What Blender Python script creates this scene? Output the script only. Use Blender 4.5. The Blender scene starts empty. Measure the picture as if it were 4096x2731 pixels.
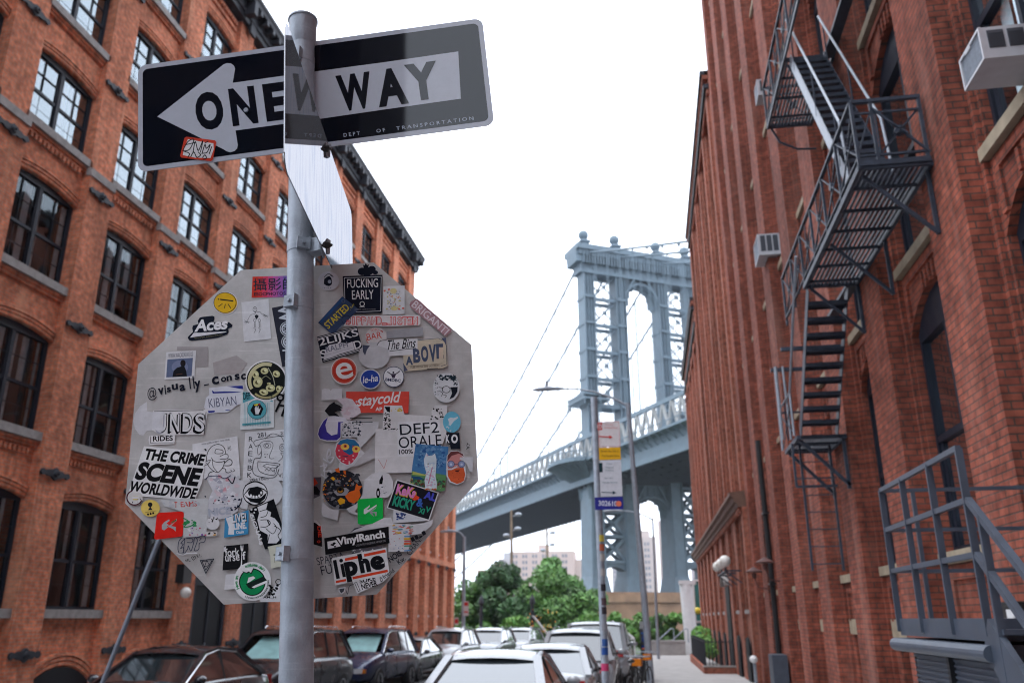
import bpy, math, random
from mathutils import Vector, Matrix
from mathutils.geometry import tessellate_polygon
S = bpy.context.scene
COL = S.collection
PI = math.pi
# ------------------------------------------------------------------ colour
def lin(c):
    def f(v):
        v /= 255.0
        return v/12.92 if v <= .04045 else ((v+.055)/1.055)**2.4
    return (f(c[0]), f(c[1]), f(c[2]), 1.0)
# ------------------------------------------------------------------ materials
def newmat(name):
    m = bpy.data.materials.new(name); m.use_nodes = True
    nt = m.node_tree; b = nt.nodes['Principled BSDF']
    return m, nt, b
def setp(b, **k):
    for n, v in k.items():
        b.inputs[n.replace('_', ' ')].default_value = v
def simple(name, col, rough=.6, metal=0.0, noise=0.0, nscale=8.0, spec=.5, bump=0.0, bscale=60.0, coat=0.0):
    m, nt, b = newmat(name)
    c = tuple(col) + (1.0,) if len(col) == 3 else tuple(col)
    setp(b, Base_Color=c, Roughness=rough, Metallic=metal)
    b.inputs['Specular IOR Level'].default_value = spec
    b.inputs['Coat Weight'].default_value = coat
    b.inputs['Coat Roughness'].default_value = .05
    if noise or bump:
        g = nt.nodes.new('ShaderNodeNewGeometry')
        n = nt.nodes.new('ShaderNodeTexNoise'); n.inputs['Scale'].default_value = nscale; n.inputs['Detail'].default_value = 6
        nt.links.new(g.outputs['Position'], n.inputs['Vector'])
        if noise:
            r = nt.nodes.new('ShaderNodeMapRange'); r.inputs[1].default_value = .3; r.inputs[2].default_value = .7
            r.inputs[3].default_value = 1-noise; r.inputs[4].default_value = 1+noise
            nt.links.new(n.outputs['Fac'], r.inputs[0])
            x = nt.nodes.new('ShaderNodeVectorMath'); x.operation = 'SCALE'; x.inputs[0].default_value = c[:3]
            nt.links.new(r.outputs[0], x.inputs['Scale']); nt.links.new(x.outputs[0], b.inputs['Base Color'])
            r2 = nt.nodes.new('ShaderNodeMapRange'); r2.inputs[3].default_value = max(0, rough-.12); r2.inputs[4].default_value = min(1, rough+.15)
            nt.links.new(n.outputs['Fac'], r2.inputs[0]); nt.links.new(r2.outputs[0], b.inputs['Roughness'])
        if bump:
            n2 = nt.nodes.new('ShaderNodeTexNoise'); n2.inputs['Scale'].default_value = bscale
            nt.links.new(g.outputs['Position'], n2.inputs['Vector'])
            bu = nt.nodes.new('ShaderNodeBump'); bu.inputs['Strength'].default_value = bump; bu.inputs['Distance'].default_value = .01
            nt.links.new(n2.outputs['Fac'], bu.inputs['Height']); nt.links.new(bu.outputs[0], b.inputs['Normal'])
    return m
def brick(name, c1, c2, mortar, bw=.215, rh=.072, ms=.009, stain=.35, bump=.5):
    m, nt, b = newmat(name)
    N = nt.nodes.new; Lk = nt.links.new
    g = N('ShaderNodeNewGeometry'); sp = N('ShaderNodeSeparateXYZ'); Lk(g.outputs['Position'], sp.inputs[0])
    ad = N('ShaderNodeMath'); ad.operation = 'ADD'; Lk(sp.outputs[0], ad.inputs[0]); Lk(sp.outputs[1], ad.inputs[1])
    cb = N('ShaderNodeCombineXYZ'); Lk(ad.outputs[0], cb.inputs[0]); Lk(sp.outputs[2], cb.inputs[1])
    br = N('ShaderNodeTexBrick'); Lk(cb.outputs[0], br.inputs['Vector'])
    br.inputs['Scale'].default_value = 1; br.inputs['Brick Width'].default_value = bw; br.inputs['Row Height'].default_value = rh
    br.inputs['Mortar Size'].default_value = ms; br.inputs['Mortar Smooth'].default_value = .3; br.inputs['Bias'].default_value = -.1
    br.inputs['Color1'].default_value = (*c1, 1); br.inputs['Color2'].default_value = (*c2, 1); br.inputs['Mortar'].default_value = (*mortar, 1)
    n = N('ShaderNodeTexNoise'); n.inputs['Scale'].default_value = .55; n.inputs['Detail'].default_value = 8; n.inputs['Roughness'].default_value = .65
    Lk(g.outputs['Position'], n.inputs['Vector'])
    r = N('ShaderNodeMapRange'); r.inputs[1].default_value = .32; r.inputs[2].default_value = .68; r.inputs[3].default_value = 1-stain; r.inputs[4].default_value = 1+stain*.6
    Lk(n.outputs['Fac'], r.inputs[0])
    # per-brick tone
    n3 = N('ShaderNodeTexNoise'); n3.inputs['Scale'].default_value = 7; n3.inputs['Detail'].default_value = 3
    Lk(cb.outputs[0], n3.inputs['Vector'])
    r3 = N('ShaderNodeMapRange'); r3.inputs[1].default_value = .3; r3.inputs[2].default_value = .7; r3.inputs[3].default_value = .62; r3.inputs[4].default_value = 1.28
    Lk(n3.outputs['Fac'], r3.inputs[0])
    mu = N('ShaderNodeMath'); mu.operation = 'MULTIPLY'; Lk(r.outputs[0], mu.inputs[0]); Lk(r3.outputs[0], mu.inputs[1])
    vs = N('ShaderNodeVectorMath'); vs.operation = 'SCALE'; Lk(br.outputs['Color'], vs.inputs[0]); Lk(mu.outputs[0], vs.inputs['Scale'])
    # soot and damp running down the wall
    mq = N('ShaderNodeMapping'); mq.inputs['Scale'].default_value = (2.2, 2.2, .18); mq.inputs['Location'].default_value = (3.1, 7.7, 1.3); Lk(g.outputs['Position'], mq.inputs['Vector'])
    n5 = N('ShaderNodeTexNoise'); n5.inputs['Scale'].default_value = 1.3; n5.inputs['Detail'].default_value = 9; n5.inputs['Roughness'].default_value = .7; Lk(mq.outputs[0], n5.inputs['Vector'])
    r5 = N('ShaderNodeMapRange'); r5.inputs[1].default_value = .50; r5.inputs[2].default_value = .74; r5.inputs[3].default_value = 1.0; r5.inputs[4].default_value = .52; Lk(n5.outputs['Fac'], r5.inputs[0])
    m5 = N('ShaderNodeMath'); m5.operation = 'MULTIPLY'; Lk(mu.outputs[0], m5.inputs[0]); Lk(r5.outputs[0], m5.inputs[1]); Lk(m5.outputs[0], vs.inputs['Scale'])
    # pale efflorescence streaks
    mp = N('ShaderNodeMapping'); mp.inputs['Scale'].default_value = (1.4, 1.4, .25); Lk(g.outputs['Position'], mp.inputs['Vector'])
    n4 = N('ShaderNodeTexNoise'); n4.inputs['Scale'].default_value = 1.6; n4.inputs['Detail'].default_value = 7; Lk(mp.outputs[0], n4.inputs['Vector'])
    r4 = N('ShaderNodeMapRange'); r4.inputs[1].default_value = .55; r4.inputs[2].default_value = .8; r4.inputs[3].default_value = 0; r4.inputs[4].default_value = .6
    Lk(n4.outputs['Fac'], r4.inputs[0])
    mx = N('ShaderNodeMix'); mx.data_type = 'RGBA'; Lk(r4.outputs[0], mx.inputs[0]); Lk(vs.outputs[0], mx.inputs[6])
    mx.inputs[7].default_value = (c1[0]*.9+.05, c1[1]*1.4+.05, c1[2]*1.6+.05, 1)
    Lk(mx.outputs[2], b.inputs['Base Color'])
    setp(b, Roughness=.9); b.inputs['Specular IOR Level'].default_value = .25
    bu = N('ShaderNodeBump'); bu.inputs['Strength'].default_value = bump; bu.inputs['Distance'].default_value = .008; bu.invert = True
    Lk(br.outputs['Fac'], bu.inputs['Height']); Lk(bu.outputs[0], b.inputs['Normal'])
    return m
def print_mat(name, rough=.5, attr='Col', wear=.12, coat=0.0, spec=.06):
    m, nt, b = newmat(name)
    N = nt.nodes.new; Lk = nt.links.new
    a = N('ShaderNodeVertexColor'); a.layer_name = attr
    g = N('ShaderNodeNewGeometry'); n = N('ShaderNodeTexNoise'); n.inputs['Scale'].default_value = 45; n.inputs['Detail'].default_value = 8; n.inputs['Roughness'].default_value = .7
    Lk(g.outputs['Position'], n.inputs['Vector'])
    r = N('ShaderNodeMapRange'); r.inputs[1].default_value = .3; r.inputs[2].default_value = .7; r.inputs[3].default_value = 1-wear; r.inputs[4].default_value = 1+wear*.6
    Lk(n.outputs['Fac'], r.inputs[0])
    vs = N('ShaderNodeVectorMath'); vs.operation = 'SCALE'; Lk(a.outputs['Color'], vs.inputs[0]); Lk(r.outputs[0], vs.inputs['Scale'])
    Lk(vs.outputs[0], b.inputs['Base Color'])
    setp(b, Roughness=rough); b.inputs['Specular IOR Level'].default_value = spec; b.inputs['Coat Weight'].default_value = coat; b.inputs['Coat Roughness'].default_value = .035
    b.inputs['Coat Tint'].default_value = (.80, .90, 1, 1)
    return m
def glass_mat(name, tint=(.01, .014, .02), f0=.09):
    m = bpy.data.materials.new(name); m.use_nodes = True; nt = m.node_tree; nt.nodes.clear()
    N = nt.nodes.new; Lk = nt.links.new
    o = N('ShaderNodeOutputMaterial'); mix = N('ShaderNodeMixShader'); tr = N('ShaderNodeBsdfTransparent'); gl = N('ShaderNodeBsdfGlossy')
    tr.inputs[0].default_value = (.80, .86, .90, 1); gl.inputs['Roughness'].default_value = .02; gl.inputs[0].default_value = (.76, .86, .93, 1)
    fr = N('ShaderNodeLayerWeight'); fr.inputs['Blend'].default_value = f0
    g = N('ShaderNodeNewGeometry'); n = N('ShaderNodeTexNoise'); n.inputs['Scale'].default_value = .9; n.inputs['Detail'].default_value = 2; Lk(g.outputs['Position'], n.inputs['Vector'])
    bu = N('ShaderNodeBump'); bu.inputs['Strength'].default_value = .12; bu.inputs['Distance'].default_value = .05; Lk(n.outputs['Fac'], bu.inputs['Height']); Lk(bu.outputs[0], gl.inputs['Normal'])
    ma = N('ShaderNodeMath'); ma.operation = 'ADD'; ma.inputs[1].default_value = tint[0]; ma.use_clamp = True
    Lk(fr.outputs['Fresnel'], ma.inputs[0]); Lk(ma.outputs[0], mix.inputs[0]); Lk(tr.outputs[0], mix.inputs[1]); Lk(gl.outputs[0], mix.inputs[2]); Lk(mix.outputs[0], o.inputs[0])
    return m
M = {}
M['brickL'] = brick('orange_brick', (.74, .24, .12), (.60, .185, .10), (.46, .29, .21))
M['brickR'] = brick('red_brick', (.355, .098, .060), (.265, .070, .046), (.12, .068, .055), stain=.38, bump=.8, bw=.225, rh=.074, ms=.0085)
M['brickFar'] = brick('far_brick', (.42, .125, .075), (.34, .10, .062), (.25, .15, .11), stain=.25, bump=.2)
M['stone'] = simple('weathered_bluestone', (.30, .285, .275), .85, noise=.22, nscale=6, bump=.3)
M['stoneR'] = simple('tan_limestone', (.34, .28, .20), .85, noise=.2, nscale=6, bump=.3)
M['frame'] = simple('dark_painted_sash', (.014, .018, .030), .5, noise=.15, nscale=5, spec=.3)
M['cornice'] = simple('painted_sheet_metal_cornice', (.018, .021, .032), .6, noise=.2, nscale=4)
M['iron'] = simple('painted_black_iron', (.034, .044, .066), .5, noise=.3, nscale=14, spec=.4)
M['ironold'] = simple('cast_iron_plate', (.022, .026, .036), .6, noise=.3, nscale=10)
M['steelblue'] = simple('grey_painted_steel', (.055, .070, .098), .45, noise=.15, nscale=7, spec=.6)
M['galv'] = simple('galvanised_steel', (.33, .365, .42), .45, metal=.25, noise=.16, nscale=26, bump=.12, bscale=220)
M['alu'] = simple('bare_aluminium', (.47, .455, .45), .5, metal=.15, noise=.12, nscale=16, bump=.05, bscale=300)
mm = bpy.data.materials.new('bright_sheet_aluminium'); mm.use_nodes = True; _n = mm.node_tree; _n.nodes.clear()
_o = _n.nodes.new('ShaderNodeOutputMaterial'); _g = _n.nodes.new('ShaderNodeBsdfGlossy'); _g.inputs['Roughness'].default_value = .03; _d = _n.nodes.new('ShaderNodeBsdfDiffuse'); _d.inputs[0].default_value = (.30, .31, .34, 1)
_p = _n.nodes.new('ShaderNodeNewGeometry'); _m = _n.nodes.new('ShaderNodeMapping'); _m.inputs['Scale'].default_value = (60, 60, 4); _n.links.new(_p.outputs['Position'], _m.inputs['Vector']); _t = _n.nodes.new('ShaderNodeTexNoise'); _t.inputs['Scale'].default_value = 1.5; _t.inputs['Detail'].default_value = 6; _n.links.new(_m.outputs[0], _t.inputs['Vector'])
_c = _n.nodes.new('ShaderNodeValToRGB'); _c.color_ramp.elements[0].position = .30; _c.color_ramp.elements[0].color = (.25, .27, .31, 1); _c.color_ramp.elements[1].position = .52; _c.color_ramp.elements[1].color = (.34, .335, .35, 1); _n.links.new(_t.outputs['Fac'], _c.inputs[0]); _n.links.new(_c.outputs[0], _g.inputs[0])
_a = _n.nodes.new('ShaderNodeMixShader'); _a.inputs[0].default_value = .15; _n.links.new(_g.outputs[0], _a.inputs[1]); _n.links.new(_d.outputs[0], _a.inputs[2]); _n.links.new(_a.outputs[0], _o.inputs[0]); M['mirror'] = mm
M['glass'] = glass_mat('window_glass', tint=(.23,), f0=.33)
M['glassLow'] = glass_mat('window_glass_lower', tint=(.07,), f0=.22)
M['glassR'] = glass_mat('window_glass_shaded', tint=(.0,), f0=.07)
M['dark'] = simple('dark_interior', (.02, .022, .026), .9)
M['curtain'] = simple('pale_curtain', (.8, .86, .86), .9, noise=.2, nscale=5)
M['door'] = simple('black_door_paint', (.010, .011, .014), .6, spec=.2)
M['asphalt'] = simple('asphalt', (.055, .055, .06), .9, noise=.25, nscale=3, bump=.5, bscale=90)
M['concrete'] = simple('pavement_concrete', (.36, .35, .345), .9, noise=.16, nscale=2.5, bump=.3, bscale=60)
M['kerb'] = simple('granite_kerb', (.3, .3, .3), .8, noise=.2, nscale=9)
M['paintw'] = simple('white_road_paint', (.6, .6, .58), .7, noise=.2, nscale=6)
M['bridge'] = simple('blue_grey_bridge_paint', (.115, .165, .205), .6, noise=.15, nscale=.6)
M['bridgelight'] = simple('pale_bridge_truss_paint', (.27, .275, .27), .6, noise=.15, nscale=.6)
M['under'] = simple('shade_toned_deck_underside', (.016, .026, .044), .8, noise=.2, nscale=.4)  # shade below the deck put into the colour, darker than the bridge paint
M['tan'] = simple('tan_granite_masonry', (.33, .20, .12), .9, noise=.25, nscale=.5)
M['white'] = simple('white_paint', (.72, .72, .73), .5, noise=.06, nscale=5)
M['acside'] = simple('air_conditioner_enamel', (.5, .5, .53), .45, noise=.08, nscale=9)
M['acgrille'] = simple('air_conditioner_grille', (.06, .065, .08), .6)
M['lampglobe'] = simple('opal_glass_globe', (.85, .83, .78), .3)
M['yellow'] = simple('yellow_lens', (.8, .62, .05), .4)
M['tealglass'] = simple('teal_glass', (.05, .22, .22), .12, coat=.5)
M['black'] = simple('black_plastic', (.012, .013, .016), .45)
M['rubber'] = simple('tyre_rubber', (.018, .018, .02), .8)
M['rim'] = simple('alloy_rim', (.4, .41, .43), .3, metal=.8)
M['blueP'] = simple('blue_enamel', (.01, .05, .3), .35)
M['wood'] = simple('weathered_timber_pole', (.22, .17, .12), .85, noise=.3, nscale=6)
def scuff(m, amt=.35, sc=(3, 90, 90)):
    nt = m.node_tree; b = nt.nodes['Principled BSDF']; src = b.inputs['Base Color'].links[0].from_socket if b.inputs['Base Color'].links else None
    g = nt.nodes.new('ShaderNodeNewGeometry'); n = nt.nodes.new('ShaderNodeTexNoise'); n.inputs['Scale'].default_value = 5; n.inputs['Detail'].default_value = 10; n.inputs['Roughness'].default_value = .75; nt.links.new(g.outputs['Position'], n.inputs['Vector'])
    mp = nt.nodes.new('ShaderNodeMapping'); mp.inputs['Scale'].default_value = (9, 9, 160); mp.inputs['Rotation'].default_value = (.2, .5, .3); nt.links.new(g.outputs['Position'], mp.inputs['Vector']); n2 = nt.nodes.new('ShaderNodeTexNoise'); n2.inputs['Scale'].default_value = 1; n2.inputs['Detail'].default_value = 8; nt.links.new(mp.outputs[0], n2.inputs['Vector'])
    r = nt.nodes.new('ShaderNodeMapRange'); r.inputs[1].default_value = .35; r.inputs[2].default_value = .68; r.inputs[3].default_value = 1-amt*.6; r.inputs[4].default_value = 1+amt*.5; nt.links.new(n.outputs['Fac'], r.inputs[0])
    r2 = nt.nodes.new('ShaderNodeMapRange'); r2.inputs[1].default_value = .60; r2.inputs[2].default_value = .72; r2.inputs[3].default_value = 1; r2.inputs[4].default_value = 1+amt*.6; nt.links.new(n2.outputs['Fac'], r2.inputs[0])
    mu = nt.nodes.new('ShaderNodeMath'); mu.operation = 'MULTIPLY'; nt.links.new(r.outputs[0], mu.inputs[0]); nt.links.new(r2.outputs[0], mu.inputs[1])
    v = nt.nodes.new('ShaderNodeVectorMath'); v.operation = 'SCALE'; nt.links.new(src, v.inputs[0]); nt.links.new(mu.outputs[0], v.inputs['Scale']); nt.links.new(v.outputs[0], b.inputs['Base Color'])
scuff(M['alu'], .34); scuff(M['galv'], .22)
M['polegrey'] = simple('dull_grey_paint', (.17, .19, .235), .55, noise=.15)
M['print'] = print_mat('printed_vinyl')
scuff(M['print'], .2)
M['printfar'] = print_mat('printed_sign_face', rough=.35)
M['sheeting'] = print_mat('reflective_sign_sheeting', rough=.6, wear=.05, coat=1.0, spec=0.0)
# ------------------------------------------------------------------ mesh builder
class MB:
    def __init__(s): s.v = []; s.f = []; s.m = []; s.ml = []; s.c = []; s.usecol = False
    def mi(s, mat):
        if mat not in s.ml: s.ml.append(mat)
        return s.ml.index(mat)
    def face(s, pts, mat, col=None):
        k = len(s.v); s.v += [tuple(p) for p in pts]; s.f.append(tuple(range(k, k+len(pts)))); s.m.append(s.mi(mat)); s.c.append(col)
    def add(s, vs, fs, mat, col=None):
        k = len(s.v); s.v += [tuple(p) for p in vs]; i = s.mi(mat)
        for f in fs: s.f.append(tuple(k+j for j in f)); s.m.append(i); s.c.append(col)
    def box(s, x0, x1, y0, y1, z0, z1, mat):
        if x0 > x1: x0, x1 = x1, x0
        if y0 > y1: y0, y1 = y1, y0
        if z0 > z1: z0, z1 = z1, z0
        s.add([(x0,y0,z0),(x1,y0,z0),(x1,y1,z0),(x0,y1,z0),(x0,y0,z1),(x1,y0,z1),(x1,y1,z1),(x0,y1,z1)],
              [(0,3,2,1),(4,5,6,7),(0,1,5,4),(1,2,6,5),(2,3,7,6),(3,0,4,7)], mat)
    def bar(s, a, b, w, h, mat, up=(0,0,1)):
        a = Vector(a); b = Vector(b); d = (b-a).normalized(); u = Vector(up)
        if abs(d.dot(u)) > .98: u = Vector((1,0,0))
        r = d.cross(u).normalized(); u = r.cross(d).normalized()
        q = [r*(-w/2)+u*(-h/2), r*(w/2)+u*(-h/2), r*(w/2)+u*(h/2), r*(-w/2)+u*(h/2)]
        s.add([a+p for p in q]+[b+p for p in q], [(0,3,2,1),(4,5,6,7),(0,1,5,4),(1,2,6,5),(2,3,7,6),(3,0,4,7)], mat)
    def tube(s, pts, r, mat, n=10, cap=True):
        pts = [Vector(p) for p in pts]; R = r if isinstance(r, (list, tuple)) else [r]*len(pts)
        rings = []; prev = None
        for i, p in enumerate(pts):
            if i == 0: d = pts[1]-p
            elif i == len(pts)-1: d = p-pts[i-1]
            else: d = (pts[i+1]-p).normalized()+(p-pts[i-1]).normalized()
            d.normalize()
            if prev is None:
                u = Vector((0,0,1)) if abs(d.z) < .95 else Vector((1,0,0)); u = (u-d*u.dot(d)).normalized()
            else: u = (prev-d*prev.dot(d)).normalized()
            prev = u; w = d.cross(u)
            rings.append([p+(u*math.cos(2*PI*k/n)+w*math.sin(2*PI*k/n))*R[i] for k in range(n)])
        vs = [q for rr in rings for q in rr]; fs = []
        for i in range(len(pts)-1):
            for k in range(n): fs.append((i*n+k, i*n+(k+1)%n, (i+1)*n+(k+1)%n, (i+1)*n+k))
        if cap: fs.append(tuple(range(n))[::-1]); fs.append(tuple((len(pts)-1)*n+k for k in range(n)))
        s.add(vs, fs, mat)
    def prism(s, poly, ext, mat):
        # poly: planar 3D loop, ext: extrusion vector
        P = [Vector(p) for p in poly]; e = Vector(ext); n = len(P)
        tris = tessellate_polygon([P])
        vs = P+[p+e for p in P]
        fs = [t for t in tris]+[tuple(n+i for i in t)[::-1] for t in tris]+[(i, (i+1)%n, n+(i+1)%n, n+i) for i in range(n)]
        s.add(vs, fs, mat)
    def sphere(s, c, r, mat, n=12, sx=1, sy=1, sz=1):
        vs = []; fs = []; m = n//2
        for i in range(m+1):
            t = PI*i/m
            for k in range(n):
                a = 2*PI*k/n; vs.append((c[0]+r*sx*math.sin(t)*math.cos(a), c[1]+r*sy*math.sin(t)*math.sin(a), c[2]+r*sz*math.cos(t)))
        for i in range(m):
            for k in range(n): fs.append((i*n+k, (i+1)*n+k, (i+1)*n+(k+1)%n, i*n+(k+1)%n))
        s.add(vs, fs, mat)
    def build(s, name, parent=None, smooth=False, loc=None):
        me = bpy.data.meshes.new(name); me.from_pydata(s.v, [], s.f)
        for m in s.ml: me.materials.append(M[m] if isinstance(m, str) else m)
        me.polygons.foreach_set('material_index', s.m)
        if any(c is not None for c in s.c):
            ca = me.color_attributes.new('Col', 'FLOAT_COLOR', 'CORNER'); buf = []
            for f, c in zip(s.f, s.c):
                cc = c if c is not None else (.5, .5, .5, 1)
                buf += list(cc)*len(f)
            ca.data.foreach_set('color', buf)
        if smooth:
            me.polygons.foreach_set('use_smooth', [True]*len(me.polygons))
        me.validate(); me.update()
        if smooth:
            try: me.set_sharp_from_angle(angle=math.radians(40))
            except Exception: pass
        o = bpy.data.objects.new(name, me); COL.objects.link(o)
        if parent: o.parent = parent
        if loc: o.location = loc
        return o
def tag(o, label=None, cat=None, group=None, kind=None):
    if label: o['label'] = label
    if cat: o['category'] = cat
    if group: o['group'] = group
    if kind: o['kind'] = kind
    return o
def thing(name, label, cat, loc=(0,0,0), rz=0, group=None):
    o = bpy.data.objects.new(name, None); COL.objects.link(o); o.location = loc; o.rotation_euler = (0,0,rz); o.empty_display_size = .2
    return tag(o, label, cat, group)
def at(root, o):
    """keep a part built in world metres where it stands when its thing's origin is elsewhere"""
    o.parent = root; o.matrix_parent_inverse = root_inv(root); return o
def root_inv(root):
    return (Matrix.Translation(root.location) @ root.rotation_euler.to_matrix().to_4x4()).inverted()
def copy_tree(o, parent=None):
    c = o.copy(); COL.objects.link(c); c.parent = parent
    for ch in list(o.children): copy_tree(ch, c)
    return c
def gz(y): return -.01*y
def part(mb, name, root, smooth=False, label=None):
    o = mb.build(name, None, smooth); at(root, o)
    if label: o['label'] = label
    return o
def sub(mb, name, par, smooth=False):
    o = mb.build(name, None, smooth); o.parent = par; o.matrix_parent_inverse = par.matrix_parent_inverse.inverted() if False else Matrix.Identity(4)
    return o
# ------------------------------------------------------------------ flat graphics laid on a sign face
TXT = {}
def glyphs(s):
    if s in TXT: return TXT[s]
    cu = bpy.data.curves.new('tmp', 'FONT'); cu.body = s[1]; cu.size = 1; cu.resolution_u = 4
    cu.offset = s[0]; cu.space_character = 1.0
    ob = bpy.data.objects.new('tmp', cu); COL.objects.link(ob)
    dg = bpy.context.evaluated_depsgraph_get()
    me = bpy.data.meshes.new_from_object(ob.evaluated_get(dg))
    vs = [(v.co.x, v.co.y) for v in me.vertices]; fs = [tuple(p.vertices) for p in me.polygons]
    bpy.data.objects.remove(ob); bpy.data.meshes.remove(me); bpy.data.curves.remove(cu)
    if vs:
        x0 = min(v[0] for v in vs); x1 = max(v[0] for v in vs); y0 = min(v[1] for v in vs); y1 = max(v[1] for v in vs)
        vs = [((v[0]-x0)/max(x1-x0, 1e-6)-.5, (v[1]-y0)/max(y1-y0, 1e-6)-.5) for v in vs]
    TXT[s] = (vs, fs); return TXT[s]
def mmul(A, B): return [[sum(A[i][k]*B[k][j] for k in range(3)) for j in range(3)] for i in range(3)]
class Face:
    """a flat sign face: tracing-sheet units -> metres on the face -> world"""
    def __init__(s, H, R, T, lay=.0004):
        s.H = H; s.u, s.v, s.n = [Vector(c) for c in R]; s.T = Vector(T); s.lay = lay
    def frame(s, ox, oy, k):
        f = Face(mmul(s.H, [[k,0,ox],[0,k,oy],[0,0,1]]), (s.u, s.v, s.n), s.T, s.lay); return f
    def loc(s, x, y):
        H = s.H; w = H[2][0]*x+H[2][1]*y+H[2][2]
        return (H[0][0]*x+H[0][1]*y+H[0][2])/w, (H[1][0]*x+H[1][1]*y+H[1][2])/w
    def P(s, x, y, h): a, b = s.loc(x, y); return s.T+s.u*a+s.v*b+s.n*h
    def W(s, a, b, h): return s.T+s.u*a+s.v*b+s.n*h
class Art:
    def __init__(s, face, h0, mat='print', step=.00003): s.F = face; s.h = h0; s.mb = MB(); s.mat = mat; s.st = step; s.first = True
    def up(s): s.h += s.st
    def poly(s, col, pts, thick=False):
        P2 = [Vector((p[0], p[1], 0)) for p in pts]
        tris = tessellate_polygon([P2]); c = lin(col)
        vs = [s.F.P(p[0], p[1], s.h) for p in pts]
        # orient toward the viewer (+n)
        out = []
        for t in tris:
            a, b, d = [vs[i] for i in t]
            out.append(t if (b-a).cross(d-a).dot(s.F.n) > 0 else t[::-1])
        s.mb.add(vs, out, s.mat, c); s.up(); return s
    def circ(s, col, x, y, r, ry=None, ang=0, n=28, a0=0, a1=360):
        ry = ry or r; ca, sa = math.cos(math.radians(ang)), math.sin(math.radians(ang)); pts = []
        for i in range(n if a1-a0 >= 360 else n+1):
            t = math.radians(a0+(a1-a0)*i/n); p = (r*math.cos(t), ry*math.sin(t)); pts.append((x+p[0]*ca-p[1]*sa, y+p[0]*sa+p[1]*ca))
        return s.poly(col, pts)
    def ring(s, col, x, y, r, w, n=30, a0=0, a1=360, ry=None):
        k = (ry or r)/r; c = lin(col); vs = []; fs = []
        for i in range(n+1):
            t = math.radians(a0+(a1-a0)*i/n)
            vs.append(s.F.P(x+(r-w/2)*math.cos(t), y+(r-w/2)*k*math.sin(t), s.h)); vs.append(s.F.P(x+(r+w/2)*math.cos(t), y+(r+w/2)*k*math.sin(t), s.h))
        for i in range(n): fs.append((2*i, 2*i+2, 2*i+3, 2*i+1))
        s.mb.add(vs, fs, s.mat, c); s.up(); return s
    def line(s, col, w, pts, closed=False):
        c = lin(col); pts = list(pts)+([pts[0]] if closed else [])
        for i in range(len(pts)-1):
            (x0, y0), (x1, y1) = pts[i], pts[i+1]; L = math.hypot(x1-x0, y1-y0) or 1; dx, dy = (x1-x0)/L*w/2, (y1-y0)/L*w/2
            q = [(x0-dx-dy, y0-dy+dx), (x1+dx-dy, y1+dy+dx), (x1+dx+dy, y1+dy-dx), (x0-dx+dy, y0-dy-dx)]
            s.mb.add([s.F.P(a, b, s.h+.000004*(i % 6)) for a, b in q], [(0,1,2,3)], s.mat, c)
        s.up(); return s
    def curve(s, col, w, pts, n=5):
        out = []; P = [pts[0]]+list(pts)+[pts[-1]]
        for i in range(1, len(P)-2):
            for k in range(n):
                t = k/n; a, b, c, d = P[i-1], P[i], P[i+1], P[i+2]
                out.append(tuple(.5*((2*b[j])+(-a[j]+c[j])*t+(2*a[j]-5*b[j]+4*c[j]-d[j])*t*t+(-a[j]+3*b[j]-3*c[j]+d[j])*t**3) for j in (0, 1)))
        out.append(pts[-1]); return s.line(col, w, out)
    def text(s, col, t, x, y, w, h, ang=0, bold=.0, shear=0, mir=False):
        vs, fs = glyphs((bold, t)); c = lin(col); ca, sa = math.cos(math.radians(ang)), math.sin(math.radians(ang)); o = []
        for a, b in vs:
            if mir: a = -a
            px = a*w+b*h*shear; py = -b*h; o.append(s.F.P(x+px*ca-py*sa, y+px*sa+py*ca, s.h))
        s.mb.add(o, fs, s.mat, c); s.up(); return s
    def rect(s, col, x, y, w, h, ang=0, rc=0):
        ca, sa = math.cos(math.radians(ang)), math.sin(math.radians(ang)); pts = []
        if rc:
            for cx, cy, a in ((w/2-rc, h/2-rc, 0), (-w/2+rc, h/2-rc, 90), (-w/2+rc, -h/2+rc, 180), (w/2-rc, -h/2+rc, 270)):
                for k in range(5):
                    t = math.radians(a+90*k/4); pts.append((cx+rc*math.cos(t), cy+rc*math.sin(t)))
        else: pts = [(w/2, h/2), (-w/2, h/2), (-w/2, -h/2), (w/2, -h/2)]
        return s.poly(col, [(x+p[0]*ca-p[1]*sa, y+p[0]*sa+p[1]*ca) for p in pts])
    def specks(s, col, x, y, w, h, n, sz, seed=1, ang=0):
        R = random.Random(seed)
        for _ in range(n):
            a = x+R.uniform(-.5, .5)*w; b = y+R.uniform(-.5, .5)*h; k = R.randint(4, 6); r = sz*R.uniform(.4, 1.3); t0 = R.random()*6
            pts = [(a+r*R.uniform(.5, 1.2)*math.cos(t0+2*PI*i/k), b+r*R.uniform(.4, 1)*math.sin(t0+2*PI*i/k)) for i in range(k)]
            c = col[R.randrange(len(col))] if isinstance(col, list) else col
            cl = lin(c); s.mb.add([s.F.P(p[0], p[1], s.h) for p in pts], [tuple(range(k))[::-1]], s.mat, cl); s.h += .000003
        s.up(); return s
    def done(s, name, root, label):
        return part(s.mb, name, root, label=label)
W_ = (222,220,222); K_ = (14,15,20)
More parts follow.
